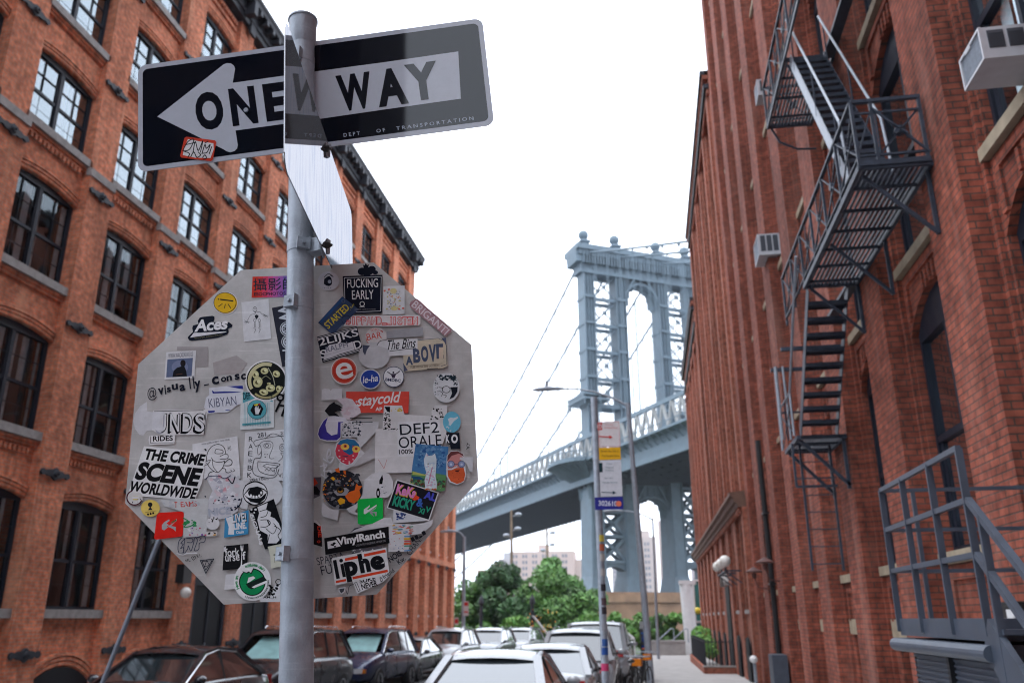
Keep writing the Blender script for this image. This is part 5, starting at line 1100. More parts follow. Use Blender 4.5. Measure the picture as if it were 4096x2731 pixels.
for f in (1.0, .68, .36): b.bar((SX, SY1, SZ+H*f-.003), (3.44, SY1, SZ+H*f-.003), .028, .03, 'steelblue')
for x in (2.25, 3.15): b.bar((x, SY1, SZ-.1), (x, SY1, SZ+H-.02), .035, .03, 'steelblue')
part(b, 'railing', SP)
b = MB()
for f in (.68, .36): b.bar((SX, SY0-.04, SZ+H*f), (SX, SY0-1.7, SZ+H*f-1.25), .04, .04, 'steelblue')
for k in range(3): y = SY0-.2-.6*k; b.bar((SX, y, SZ+H*.68-.12-.44*k), (SX, y, SZ-.4-.44*k), .028, .045, 'steelblue')
part(b, 'stair_railing', SP)
b = MB()
for x in (SX, 3.3): b.bar((x, SY0, SZ-.1), (x, SY0-2.2, SZ-1.75), .04, .25, 'steelblue')
for k in range(9): b.box(SX, 3.3, SY0-.22*k-.24, SY0-.22*k, SZ-.06-.18*k-.03, SZ-.06-.18*k, 'steelblue')
part(b, 'steps', SP)
b = MB()
b.box(SX+.08, SX+.12, SY0, SY1, -.1, SZ-.25, 'steelblue'); b.box(SX+.04, SX+.1, SY0+.95, SY0+1.0, -.1, SZ-.25, 'black')
for k in range(44): z = -.05+k*.037; b.box(SX+.065, SX+.082, SY0+.03, SY0+.93, z, z+.018, 'steelblue'); b.box(SX+.065, SX+.082, SY0+1.02, SY1-.03, z, z+.018, 'steelblue')
b.box(SX+.08, 3.5, SY1-.05, SY1, -.1, SZ-.25, 'steelblue'); part(b, 'ribbed_doors', SP)
b = MB(); t = thing('utility_box', 'small black utility box on the brick pier behind the platform', 'utility box', (3.15, 8.3, 1.7)); b.box(3.05, 3.2, 8.0, 8.5, 1.72, 1.92, 'black'); part(b, 'casing', t); b = MB(); b.box(3.04, 3.052, 8.05, 8.2, 1.74, 1.86, 'white'); part(b, 'label_plate', t)
b = MB(); t = thing('notice_strip', 'torn white paper strips stuck to the brick pier at the bottom right', 'notice', (3.19, 8.4, 1.0))
for z0, z1, y0 in ((1.12,1.32,8.2),(.82,1.05,8.15)): b.box(3.185, 3.197, y0, y0+.1, z0, z1, 'white')
part(b, 'paper', t)
# wall lamps on the right
for y, z, lab in ((22.4, 3.15, 'nearer rusty dish-shaded lamp on the right-hand piers'), (24.9, 3.05, 'farther rusty dish-shaded lamp on the right-hand piers')):
    t = thing('wall_lamp', lab, 'wall lamp', (3.15, y, z), 0, 'dish-shaded lamps on the right'); M.setdefault('rust', simple('rusty_enamel', (.09, .035, .03), .7, noise=.2))
    b = MB(); b.tube([(3.2, y, z-.5), (2.95, y, z-.45), (2.88, y, z-.2), (2.88, y, z-.03)], .018, 'rust', 8); b.tube([(2.88, y, z-.22), (2.88, y, z-.08)], [.05,.07], 'rust', 10); part(b, 'arm', t)
    b = MB(); b.tube([(2.88, y, z-.05), (2.88, y, z-.03), (2.88, y, z+.05), (2.88, y, z+.09)], [.24,.24,.09,.02], 'rust', 20); part(b, 'shade', t, True)
t = thing('globe_lamp_cluster', 'bracket with three white glass globes over the arcade doorway on the right', 'wall lamp', (2.9, 31.5, 3.2))
b = MB(); b.bar((2.55, 30, 3.3), (2.55, 33.4, 3.3), .05, .05, 'iron')
for y in (30, 31.7, 33.4): b.bar((2.55, y, 3.3), (3.05, y, 3.3), .05, .05, 'iron'); b.tube([(2.55, y, 3.3), (2.55, y, 3.42)], .03, 'iron', 8); b.bar((2.57, y, 3.28), (3.05, y, 2.9), .04, .04, 'iron')
part(b, 'bracket', t)
for y in (30, 31.7, 33.4): b = MB(); b.sphere((2.55, y, 3.62), .19, 'lampglobe', 16); part(b, 'globe', t, True)
# ================================================================== suspension bridge
AZ = math.radians(29.3); BW = Vector((-math.sin(AZ), math.cos(AZ), 0)); BU = Vector((math.cos(AZ), math.sin(AZ), 0)); BT = Vector((-12.48, 170, 0))
def bp(u, w, z): return BT+BU*u+BW*w+Vector((0,0,z))
BR_ = thing('suspension_bridge', 'blue-grey steel suspension bridge tower with ball finials, arched portal and truss deck beyond the street', 'bridge', tuple(BT))
def bbox(b, u0, u1, w0, w1, z0, z1, mat='bridge', tu=0, tw=0):
    P = [bp(u0, w0, z0), bp(u1, w0, z0), bp(u1, w1, z0), bp(u0, w1, z0), bp(u0+tu, w0+tw, z1), bp(u1-tu, w0+tw, z1), bp(u1-tu, w1-tw, z1), bp(u0+tu, w1-tw, z1)]
    b.add(P, [(0,3,2,1),(4,5,6,7),(0,1,5,4),(1,2,6,5),(2,3,7,6),(3,0,4,7)], mat)
def bbar(b, p, q, s, mat='bridge', h=None): b.bar(bp(*p), bp(*q), s, h or s, mat)
LEG = (2.0, 9.7, 20.3, 28.0)
for lu in LEG:
    b = MB(); bbox(b, lu-1.55, lu+1.55, -2.6, 2.6, 9.5, 30, tu=.25, tw=.2); bbox(b, lu-1.05, lu+1.05, -1.7, 1.7, 30, 76); bbox(b, lu-2.1, lu+2.1, -3.2, 3.2, 6.5, 9.5, tu=.5, tw=.5)
    for du in (-1.1, 1.1): bbox(b, lu+du-.1, lu+du+.1, -2.2, -1.7, 30, 76); bbox(b, lu+du*1.15-.1, lu+du*1.15+.1, -2.75, -2.1, 9.5, 30)
    for du in (-.35, .35): bbox(b, lu+du-.07, lu+du+.07, -2.1, -1.7, 30, 76)
    for z in (24, 43.5, 49.6, 55.6, 61.6, 67.6, 73.5): bbox(b, lu-1.2, lu+1.2, -2.3, 1.9, z, z+.6)
    part(b, 'tower_leg', BR_)
    b = MB(); bbox(b, lu-.95, lu+.95, -1.2, 1.2, 79.4, 82.0, tu=.35, tw=.3); bbox(b, lu-1.15, lu+1.15, -1.4, 1.4, 81.2, 81.6); b.sphere(bp(lu, 0, 83.2), 1.15, 'bridge', 16); b.tube([bp(lu,0,81.9), bp(lu,0,82.4)], .45, 'bridge', 10); part(b, 'ball_finial', BR_, True)
b = MB()   # head girder with cornice
bbox(b, .2, 29.8, -2.0, 2.0, 73.6, 76.2); bbox(b, -1.2, 31.2, -3.6, 3.6, 78.3, 79.5); bbox(b, -.6, 30.6, -3.0, 3.0, 77.2, 78.3); bbox(b, 0, 30, -2.3, 2.3, 76.2, 77.2); bbox(b, .2, 29.8, -2.4, -2.0, 73.2, 73.9)
for i in range(44):
    u = .5+i*.67; bbox(b, u-.13, u+.13, -3.3, -2.1, 75.2, 78.2)
bbox(b, -1.0, .6, -2.6, 2.6, 75.6, 78.3, tu=-.2); part(b, 'head_girder', BR_)
def xpanel(b, ua, ub, z0, z1, s=.19, w=-1.4):
    bbar(b, (ua, w, z0), (ub, w, z1), s); bbar(b, (ua, w, z1), (ub, w, z0), s); bbar(b, (ua, -w, z0), (ub, -w, z1), s); bbar(b, (ua, -w, z1), (ub, -w, z0), s)
    c = ((ua+ub)/2, w, (z0+z1)/2); bbox(b, c[0]-.42, c[0]+.42, w-.25, w+.05, c[2]-.42, c[2]+.42)
for ua, ub in ((3.2, 8.5), (21.5, 26.8)):
    b = MB(); zs = [43.8, 49.6, 55.6, 61.6, 67.6, 73.6]
    for a, c in zip(zs, zs[1:]): xpanel(b, ua, ub, a+.3, c-.3); bbox(b, ua, ub, -1.9, -1.2, c-.4, c+.25); bbox(b, ua, ub, 1.2, 1.9, c-.4, c+.25)
    bbox(b, ua, ub, -1.9, 1.9, 43.3, 44.1); part(b, 'cross_bracing', BR_); b = MB()
    zs = [12.3, 17.2, 22.0, 27.5]
    for a, c in zip(zs, zs[1:]): xpanel(b, ua, ub, a+.2, c-.2, .6); bbox(b, ua, ub, -1.9, -1.2, c-.3, c+.3); bbox(b, ua, ub, 1.2, 1.9, c-.3, c+.3)
    bbox(b, ua, ub, -1.9, 1.9, 12.0, 12.6); A = [(ua+(ub-ua)*i/8, 10.4+1.0*math.sin(PI*i/8)) for i in range(9)]
    b.prism([bp(u, -1.5, z) for u, z in A+[(ub, 12.1), (ua, 12.1)]], BW*3, 'bridge')
    part(b, 'cross_bracing', BR_)
def portal(zs, za, zt, mat='bridge'):
    b = MB(); ua, ub = 10.9, 19.1; m = (ua+ub)/2; n = 16; A = []
    for i in range(n+1): t = PI*i/n; A.append((m-(ub-ua)/2*math.cos(t), zs+(za-zs)*math.sin(t)))
    b2 = [(u, z) for u, z in A]
    for i in range(n):
        p, q = A[i], A[i+1]; o = lambda s: (m+(s[0]-m)*1.09, zs+(s[1]-zs)*1.1)
        b.prism([bp(s[0], -1.7, s[1]) for s in (p, q, o(q), o(p))], BW*3.4, mat)
    if zt > za+.5:
        for i in range(0, n+1, 2):
            s = A[i]; b.bar(bp(s[0], 0, s[1]), bp(s[0], 0, zt), .22, 3.0, mat)
        bbar(b, (ua, -1.6, zs+2), (m-1.6, -1.6, zt), .4); bbar(b, (ub, -1.6, zs+2), (m+1.6, -1.6, zt), .4)
    return b
part(portal(67.4, 72.3, 73.6), 'arched_portal', BR_); part(portal(21.4, 25.2, 27.6), 'arched_portal', BR_)
# solid web above the lower arch
b = MB(); n = 16; A = [(15-4.3*math.cos(PI*i/n), 21.4+4.2*math.sin(PI*i/n)) for i in range(n+1)]
b.prism([bp(u, -.6, z) for u, z in A+[(19.3, 28), (10.7, 28)]], BW*1.2, 'bridge'); part(b, 'arch_web', BR_)
# deck
W0, W1 = -62, 215
def gr(w): return -.010*max(w, 0)
def dz(w): return 36.6+gr(w)
for side, uu in (('near', -.2), ('far', 30.2)):
    b = MB(); N = 92
    for i in range(N):
        wa = W0+(W1-W0)*i/N; wb = W0+(W1-W0)*(i+1)/N; za, zb_ = dz(wa), dz(wb)
        P = lambda w, z, du=0: bp(uu+du, w, z)
        b.bar(P(wa, za), P(wb, zb_), .5, .75, 'bridge'); b.bar(P(wa, za-5.0), P(wb, zb_-5.0), .55, .6, 'bridge')
        m = (wa+wb)/2; b.bar(P(wa, za-4.9, .02), P(m, za-.2, .02), .42, .42, 'bridgelight'); b.bar(P(m, za-.2, -.02), P(wb, zb_-4.9, -.02), .42, .42, 'bridgelight')
    part(b, 'stiffening_truss', BR_)
b = MB(); N = 46
for i in range(N):
    wa = W0+(W1-W0)*i/N; wb = W0+(W1-W0)*(i+1)/N; za, zb_ = dz(wa)-5.6, dz(wb)-5.6
    def quad(p, q, mat): b.add([bp(p[0], wa, za+p[1]), bp(q[0], wa, za+q[1]), bp(q[0], wb, zb_+q[1]), bp(p[0], wb, zb_+p[1])], [(0,1,2,3)], mat)
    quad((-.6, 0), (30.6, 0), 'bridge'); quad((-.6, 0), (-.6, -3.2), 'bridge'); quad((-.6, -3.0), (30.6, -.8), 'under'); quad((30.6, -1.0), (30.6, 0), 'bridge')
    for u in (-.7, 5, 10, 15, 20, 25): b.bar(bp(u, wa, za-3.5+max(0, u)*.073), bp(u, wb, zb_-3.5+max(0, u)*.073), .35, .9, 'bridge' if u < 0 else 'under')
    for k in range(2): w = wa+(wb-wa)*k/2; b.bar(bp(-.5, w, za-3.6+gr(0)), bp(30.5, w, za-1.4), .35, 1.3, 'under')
    b.bar(bp(-1.6, wa, za+.2), bp(-1.6, wb, zb_+.2), 2.0, .4, 'bridge'); b.bar(bp(-2.5, wa, za+1.3), bp(-2.5, wb, zb_+1.3), .14, .14, 'bridge')
    for k in range(3): w = wa+(wb-wa)*k/3; b.bar(bp(-2.5, w, za), bp(-2.5, w, za+1.3), .12, .12, 'bridge'); b.bar(bp(-.6, w, za-1.5), bp(-2.5, w, za), .16, .2, 'bridge'); b.bar(bp(30.6, w, za-.5), bp(31.6, w, za-.4), .6, .5, 'bridge')
part(b, 'deck', BR_)
# balcony carried round the near leg
b = MB()
for i in range(14):
    a0 = -PI/2*1.0+PI*i/14; f = lambda t: (-3.0-3.2*math.cos(t), 7.5*math.sin(t)); p, q = f(a0), f(a0+PI/14)
    b.prism([bp(p[0], p[1], 31.2), bp(q[0], q[1], 31.2), bp(-1, q[1], 31.2), bp(-1, p[1], 31.2)], (0,0,.5), 'bridge')
    b.bar(bp(p[0], p[1], 32.9), bp(q[0], q[1], 32.9), .16, .16, 'bridge'); b.bar(bp(p[0], p[1], 31.2), bp(q[0], q[1], 31.2), .4, .7, 'bridge'); b.bar(bp(p[0], p[1], 31), bp(p[0], p[1], 32.9), .16, .16, 'bridge'); b.bar(bp(p[0], p[1], 31), bp(-.5, p[1]*.6, 28.4), .3, .4, 'bridge')
part(b, 'balcony', BR_)
b = MB()
for w in (-2.2, 2.2):
    for i in range(8):
        t0 = PI/2*i/8; t1 = PI/2*(i+1)/8; f = lambda t: (.6-3.8*(1-math.cos(t)), 24.5+6.6*math.sin(t)); p, q = f(t0), f(t1); b.bar(bp(p[0], w, p[1]), bp(q[0], w, q[1]), .5, .55, 'bridge')
part(b, 'leg_brackets', BR_)
b = MB()
for z in (44.4, 45.3): bbox(b, -1.0, 5, -4.2, 4.2, z, z+.45)
bbox(b, -.9, -.7, -4, 4, 44.85, 45.3)
for i in range(8): w = -4+i*1.14; bbox(b, -.9, -.7, w-.12, w+.12, 43.2, 44.4)
part(b, 'leg_collar', BR_)
# cables
for lu in LEG:
    b = MB(); P = []
    for i in range(25):
        w = 215*i/24; P.append(bp(lu, w, 78.9-.50*w+.00090*w*w if w < 240 else 36))
    b.tube(P, .24, 'bridge', 8)
    P = [bp(lu, -62*i/8, 78.9-.385*62*i/8+.0003*(62*i/8)**2) for i in range(9)]; b.tube(P, .24, 'bridge', 8)
    part(b, 'main_cable', BR_)
    st_ = MB()
    for i in list(range(1, 32))+list(range(-10, 0)):
        w = i*5.5; zc = 78.9-.50*w+.00090*w*w if w > 0 else 78.9+.385*w
        if zc > dz(w)+1:
            b = MB() if lu < 12 else st_
            for d in (-.3, .3): b.bar(bp(lu, w+d, dz(w)), bp(lu, w+d, zc), .11, .11, 'bridge')
            b.sphere(bp(lu, w, zc), .3, 'bridge', 8)
            if lu < 12: part(b, 'suspender', BR_)
    if lu > 12: o = part(st_, 'suspender_curtain', BR_); o['kind'] = 'stuff'
b = MB()
bbox(b, -5, 36, -7, 7, -3, 4.6, 'tan'); bbox(b, -5.8, 36.8, -7.8, 7.8, 4.6, 6.0, 'tan'); bbox(b, -3.5, 34.5, -5.5, 5.5, 6.0, 6.5, 'tan'); part(b, 'masonry_pier', BR_)
# ================================================================== distant housing blocks
def housing(name, x0, x1, y, z1, col, seed, dx=14):
    key = 'hb%d' % seed; M[key] = simple('pale_distant_brick', col, .9)
    t = thing('tower_block', name, 'building', ((x0+x1)/2, y, 0)); R = random.Random(seed)
    b = MB(); b.box(x0, x1, y, y+dx, -2, z1, key); n = int((x1-x0)/5)
    b.box((x0+x1)/2-2, (x0+x1)/2+3, y+2, y+8, z1, z1+3.2, key); part(b, 'wall', t)
    cells = [(x0+1.6+k*(x1-x0-2)/n, 1.0+q*2.9) for q in range(int(z1/2.9)-1, -1, -1) for k in range(n)]
    b = MB(); b.box(-.45, .45, -.08, -.005, 0, 1.5, 'hwin'); b.box(1.05, 1.95, -.08, -.005, 0, 1.5, 'hwin'); w0 = b.build('window')
    for i, (xx, zz) in enumerate(cells[:100]):
        w = w0 if i == 0 else w0.copy()
        if i: COL.objects.link(w)
        w.parent = t; w.matrix_parent_inverse = root_inv(t); w.location = (xx, y, zz)
    return t
M['hwin'] = simple('distant_window', (.16, .18, .22), .3)
housing('tall pale pink brick apartment slab behind the trees, left of the bridge tower', -67.5, -36, 420, 33, (.56, .44, .39), 3)
housing('lower pale step of the pink apartment slab beside the bridge pier', -35.9, -33.2, 424, 26, (.54, .44, .39), 4)
housing('low reddish block half behind the trees, left of the pink slab', -86, -69, 430, 25, (.50, .36, .31), 5)
housing('grey stub block between the reddish and the pink blocks', -77, -68, 440, 31, (.40, .40, .42), 6)
housing('grey-green tower behind the left street lamp', -88, -78, 330, 36, (.34, .38, .33), 7)
housing('pinkish tower seen through the bridge legs on the left', -8, 4, 430, 40, (.50, .42, .39), 8)
housing('taller pinkish tower seen through the arched portal', 6, 17, 470, 52, (.52, .42, .39), 9)
housing('low hazy block far behind the bridge pier', -22, -10, 520, 30, (.42, .40, .42), 10)
housing('low hazy block far right behind the bridge', 24, 40, 500, 30, (.42, .38, .40), 11)
# ================================================================== cars
def paint(name, c, metal=.3): M[name] = simple(name, c, .28, metal=metal, coat=1.0, noise=.04, nscale=3)
paint('white_car_paint', (.36,.38,.41), .0); paint('silver_car_paint', (.28,.30,.33), .4); paint('black_car_paint', (.012,.013,.02)); paint('navy_car_paint', (.012,.022,.075)); paint('grey_car_paint', (.10,.11,.125)); paint('plum_car_paint', (.02,.012,.02))
m_, nt_, b_g = newmat('car_glass'); setp(b_g, Base_Color=(.018,.024,.028,1), Roughness=.05); b_g.inputs['Specular IOR Level'].default_value = 1.0; b_g.inputs['Coat Weight'].default_value = 1; b_g.inputs['IOR'].default_value = 1.75; M['car_glass'] = m_
M['shade'] = simple('silvery_green_sunshade', (.45, .68, .62), .35, noise=.25, nscale=3)
M['chrome'] = simple('chrome_trim', (.7,.7,.72), .15, metal=1.0)
M['headl'] = simple('headlamp_lens', (.6,.62,.65), .12, coat=1); M['taill'] = simple('tail_lamp_lens', (.4,.01,.01), .2, coat=1); M['amber'] = simple('amber_lens', (.7,.2,.01), .25)
M['plate'] = simple('licence_plate', (.7,.6,.2), .4)
def car(label, x, y, rz, kind, pm, group, scale=1.0, dash=False):
    """x forward, y left, z up around the car's centre on the ground"""
    t = thing('parked_car', label, 'car', (x, y, gz(y)), rz, group)
    if kind == 'suv':  L, Wd, prof = 4.75, 1.92, [(2.37,.60,.50),(2.30,.80,.86),(1.9,1.0,.93),(1.25,1.10,.955),(.95,1.14,.96),(-.6,1.14,.96),(-1.9,1.12,.96),(-2.2,1.05,.94),(-2.36,.75,.88)]; gh = [(1.05,1.10),(.25,1.66),(-.2,1.74),(-1.75,1.70),(-2.22,1.08)]; rw = .70
    elif kind == 'van': L, Wd, prof = 5.0, 1.98, [(2.5,.65,.55),(2.42,.95,.86),(2.0,1.1,.95),(1.5,1.2,.97),(.9,1.25,.98),(-2.3,1.25,.98),(-2.48,.9,.94)]; gh = [(1.55,1.2),(.85,1.85),(.4,1.93),(-2.2,1.92),(-2.42,1.2)]; rw = .80
    else: L, Wd, prof = 4.8, 1.86, [(2.4,.52,.5),(2.33,.68,.84),(1.9,.82,.91),(1.1,.94,.93),(.85,.97,.93),(-1.4,1.0,.92),(-2.2,.98,.88),(-2.38,.72,.8)]; gh = [(1.05,.93),(.15,1.38),(-.35,1.45),(-1.0,1.40),(-1.85,.98)]; rw = .66
    hw = Wd/2
    def loc(b, name, par=None, smooth=False):
        o = b.build(name, par or t, smooth); return o
    b = MB(); rings = []
    for (px, zt, wf) in prof:
        w = hw*wf/.96; zb = .28 if abs(px) < 2.2 else .34
        rings.append([(px, 0, zb), (px, w*.82, zb), (px, w*.97, zb+.14), (px, w*1.0, zb+(zt-zb)*.52), (px, w*.985, zt-.10), (px, w*.93, zt-.02), (px, w*.6, zt+.015), (px, 0, zt+.03),
                      (px, -w*.6, zt+.015), (px, -w*.93, zt-.02), (px, -w*.985, zt-.10), (px, -w*1.0, zb+(zt-zb)*.52), (px, -w*.97, zb+.14), (px, -w*.82, zb)])
    n = 14; vs = [p for r in rings for p in r]; fs = [tuple(range(n))] + [tuple((len(rings)-1)*n+k for k in range(n))[::-1]]
    for i in range(len(rings)-1):
        for k in range(n): fs.append((i*n+k, (i+1)*n+k, (i+1)*n+(k+1)%n, i*n+(k+1)%n))
    b.add(vs, fs, pm)
    body = loc(b, 'body', None, True); md = body.modifiers.new('soft', 'SUBSURF'); md.levels = 1; md.render_levels = 1
    # greenhouse glass
    (xa, za), (xb, zb1), (xm, zm), (xc, zc), (xd, zd) = gh; wb = hw*.90; wt = hw*rw
    def gw(z): k = (z-za)/(zm-za); return wb+(wt-wb)*max(0, min(1, k))
    b = MB(); side = [(xa, za-.03), (xb, zb1), (xm, zm), (xc, zc), (xd, zd-.03)]
    for s in (1, -1):
        P = [(px, s*gw(pz), pz) for px, pz in side]; b.face(P if s > 0 else P[::-1], 'car_glass')
    for j_, (p, q) in enumerate(zip(side, side[1:])): b.face([(p[0], gw(p[1]), p[1]), (p[0], -gw(p[1]), p[1]), (q[0], -gw(q[1]), q[1]), (q[0], gw(q[1]), q[1])], 'glassR' if dash and j_ == 0 else 'car_glass')
    loc(b, 'windows')
    b = MB()  # roof skin and pillars
    rp = [(xb+.12, zb1-.05), (xb+.02, zb1), (xm, zm), ((xm+xc)/2, (zm+zc)/2+.015), (xc, zc), (xc-.10, zc-.055)]
    ro = []
    for px, pz in rp: w = gw(pz); ro.append([(px, w+.012, pz-.03), (px, w-.03, pz+.022), (px, w*.5, pz+.05), (px, 0, pz+.058), (px, -w*.5, pz+.05), (px, -w+.03, pz+.022), (px, -w-.012, pz-.03)])
    vs = [p for r in ro for p in r]; fs = []
    for i in range(5):
        for k in range(6): fs.append((i*7+k, i*7+k+1, (i+1)*7+k+1, (i+1)*7+k))
    b.add(vs, fs, pm); loc(b, 'roof', None, True)
    b = MB()
    for s in (1, -1):
        b = MB(); b.bar((xa+.03, s*(gw(za)-.01), za-.03), (xb, s*gw(zb1), zb1+.01), .07, .06, pm); b.bar((xd, s*gw(zd), zd-.03), (xc, s*gw(zc), zc+.01), .12, .07, pm)
        b.bar((xb, s*(gw(zb1)+.005), zb1), (xm, s*(gw(zm)+.005), zm), .05, .05, pm); b.bar((xm, s*(gw(zm)+.005), zm), (xc, s*(gw(zc)+.005), zc), .05, .05, pm)
        mx = (xb+xc)/2+.1; b.bar((mx, s*(gw(za+.05)+.004), za-.02), (mx-.05, s*(gw(zm)+.004), zm), .07, .03, 'black')
        if kind != 'sedan': b.bar((xc+.45, s*(gw(za+.05)+.004), za-.02), (xc+.4, s*(gw(zm)+.004), zc), .08, .03, 'black')
        loc(b, 'side_pillars')
    b = MB()
    for s in (1, -1):
        P = [(xa-.02, s*(gw(za)+.012), za+.0), (xb-.03, s*(gw(zb1)+.016), zb1-.035), (xm, s*(gw(zm)+.016), zm-.035), (xc, s*(gw(zc)+.016), zc-.035), (xd+.1, s*(gw(zd)+.016), zd)]
        b = MB(); b.tube(P, .021, 'chrome', 6, False); loc(b, 'window_trim', None, True)
        if kind == 'suv': b = MB(); b.tube([(xm+.1, s*(wt-.06), zm+.05), (xm, s*(wt-.06), zm+.10), (xc+.1, s*(wt-.06), zc+.10), (xc, s*(wt-.06), zc+.05)], .016, 'chrome', 6); loc(b, 'roof_rail')
    if dash:
        b = MB(); b.face([(xa-.06, .62, za+.02), (xa-.06, -.62, za+.02), (xb-.08, -.5, zb1-.06), (xb-.08, .5, zb1-.06)], 'shade'); loc(b, 'sunshade')
    for s in (1, -1):
        b = MB(); b.sphere((xa-.25, s*(hw+.06), za+.06), .1, pm, 10, .7, 1.15, .75); b.bar((xa-.2, s*(hw-.08), za-.0), (xa-.25, s*hw, za+.04), .06, .04, 'black'); loc(b, 'wing_mirror', None, True)
    for px in (L/2-.92, -L/2+.95):
        for s in (1, -1):
            b = MB(); R_ = .35 if kind != 'sedan' else .325; yy = s*(hw-.09)
            b.tube([(px, yy-s*.12, R_), (px, yy+s*.0, R_), (px, yy+s*.105, R_), (px, yy+s*.11, R_)], [R_, R_*1.0, R_*.98, R_*.68], 'rubber', 24); w = loc(b, 'wheel', None, True)
            b = MB(); b.tube([(px, yy+s*.09, R_), (px, yy+s*.112, R_)], [R_*.68, R_*.64], 'rim', 20)
            for k in range(5): a = 2*PI*k/5; b.bar((px, yy+s*.118, R_), (px+math.cos(a)*R_*.6, yy+s*.115, R_+math.sin(a)*R_*.6), .06, .02, 'black')
            loc(b, 'rim', w)
    zt = prof[1][1]; xf = prof[1][0]
    for s in (1, -1):
        b = MB(); b.box(xf-.25, xf+.045, s*hw*.52, s*hw*.80, zt-.2, zt-.07, 'headl'); b.box(xf-.2, xf+.03, s*hw*.80, s*hw*.86, zt-.19, zt-.09, 'amber'); loc(b, 'headlight')
        b = MB(); b.box(-xf-.02, -xf+.2, s*hw*.62, s*hw*.84, prof[-2][1]-.28, prof[-2][1]-.08, 'taill'); loc(b, 'tail_light')
    b = MB(); b.box(xf-.1, xf+.06, -hw*.45, hw*.45, zt-.24, zt-.1, 'black')
    for k in range(3): b.box(xf, xf+.066, -hw*.44, hw*.44, zt-.225+.045*k, zt-.215+.045*k, 'chrome')
    b.box(xf-.1, xf+.09, -hw*.6, hw*.6, .34, .44, 'black'); loc(b, 'grille')
    b = MB(); b.box(xf, xf+.10, -.17, .17, .46, .56, 'plate'); b.box(-xf-.1, -xf, -.17, .17, .66, .78, 'plate'); loc(b, 'licence_plate')
    for s in (1, -1):
        for px in (.95, -.05, -1.05): b = MB(); b.bar((px, s*(hw*1.003), .42), (px, s*(hw*.99), za-.12), .008, .008, 'black'); loc(b, 'door_seam')
    return t
D = math.radians
RG = 'cars parked along the right kerb'; LG = 'cars parked nose-in on the left'
def RX(y): return -2.08+(y-12)*.045
car('nearest silver-white car with a big pale rear window at the bottom centre', -2.28, 13.6, D(90), 'sedan', 'white_car_paint', RG)
car('second white hatchback in the right-hand row, just beyond the nearest car', -2.05, 18.8, D(90), 'sedan', 'white_car_paint', RG)
car('white sport utility car with roof rails third in the right-hand row', -1.9, 24.2, D(90), 'suv', 'white_car_paint', RG)
car('white van with dark side windows fourth in the right-hand row', -1.75, 29.8, D(90), 'van', 'white_car_paint', RG)
car('grey car at the far end of the right-hand row behind the sign pole', -1.75, 36, D(90), 'suv', 'silver_car_paint', RG)
H_ = 266.5
for lab, x, y, kd, pm, da, rz in (
 ('glossy black sedan with a bright curved window trim at the lower left', -8.45, 14.8, 'sedan', 'black_car_paint', False, 269),
 ('black sport utility car half hidden by the sign post', -8.8, 20.4, 'suv', 'black_car_paint', True, 268),
 ('dark blue car with a pale windscreen sunshade, right of the sign post', -8.75, 26.6, 'suv', 'navy_car_paint', True, 267),
 ('small dark hatchback between the blue car and the white sport utility car', -9.1, 32.3, 'sedan', 'grey_car_paint', False, 269),
 ('large white sport utility car facing the viewer on the left side of the street', -8.85, 38.0, 'suv', 'white_car_paint', False, 267),
 ('silver car facing the viewer beyond the large white sport utility car', -8.3, 45, 'suv', 'silver_car_paint', False, 266),
 ('farthest white car facing the viewer in front of the hedge', -7.7, 51.5, 'suv', 'white_car_paint', False, 262)):
    car(lab, x, y, D(rz), kd, pm, 'cars parked along the left kerb', dash=da)
# ================================================================== ground
def strip(name, x0, x1, y0, y1, dz, mat):
    b = MB(); n = 24
    for i in range(n):
        a = y0+(y1-y0)*i/n; c = y0+(y1-y0)*(i+1)/n; b.face([(x0, a, gz(a)+dz), (x1, a, gz(a)+dz), (x1, c, gz(c)+dz), (x0, c, gz(c)+dz)], mat)
    return tag(b.build(name), kind='structure')
b = MB(); b.face([(-900, -200, -1.3), (900, -200, -1.3), (900, 1500, -1.3), (-900, 1500, -1.3)], 'asphalt'); tag(b.build('ground'), kind='structure')
strip('road', -10.4, -0.5, -45, 64, 0, 'asphalt')
def walk(name, x0, x1, y0=-45, y1=58):
    b = MB(); n = 60
    for i in range(n):
        a = y0+(y1-y0)*i/n; c = y0+(y1-y0)*(i+1)/n-.012
        P = [(x0, a, gz(a)+.14), (x1, a, gz(a)+.14), (x1, c, gz(c)+.14), (x0, c, gz(c)+.14)]; b.face(P, 'concrete')
    tag(b.build(name), kind='structure')
walk('pavement', -.35, 3.6); walk('pavement', -13.4, -10.2)
for x0 in (-.5, -10.35):
    b = MB(); n = 30
    for i in range(n):
        a = -45+103*i/n; c = a+103/n; P = [(x0, a, gz(a)-.1), (x0+.15, a, gz(a)-.1), (x0+.15, c, gz(c)-.1), (x0, c, gz(c)-.1)]; b.add(P+[(p[0], p[1], p[2]+.245) for p in P], [(4,5,6,7),(0,1,5,4),(1,2,6,5),(2,3,7,6),(3,0,4,7)], 'kerb')
    tag(b.build('kerb'), kind='structure')
b = MB()
for k in range(8): y = 10+6*k; b.face([(-5.2, y, gz(y)+.005), (-5.05, y, gz(y)+.005), (-5.05, y+2.5, gz(y+2.5)+.005), (-5.2, y+2.5, gz(y+2.5)+.005)], 'paintw')
tag(b.build('lane_markings'), kind='structure')
b = MB(); b.face([(-60, 64, -.55), (60, 64, -.55), (60, 160, -1.2), (-60, 160, -1.2)], 'lawn') if False else None
M['soil'] = simple('park_ground', (.05, .08, .03), .95, noise=.4, nscale=.8); b = MB(); b.face([(-70, 62, -.70), (60, 62, -.70), (60, 160, -.9), (-70, 160, -.9)], 'soil'); tag(b.build('park_ground'), kind='structure')
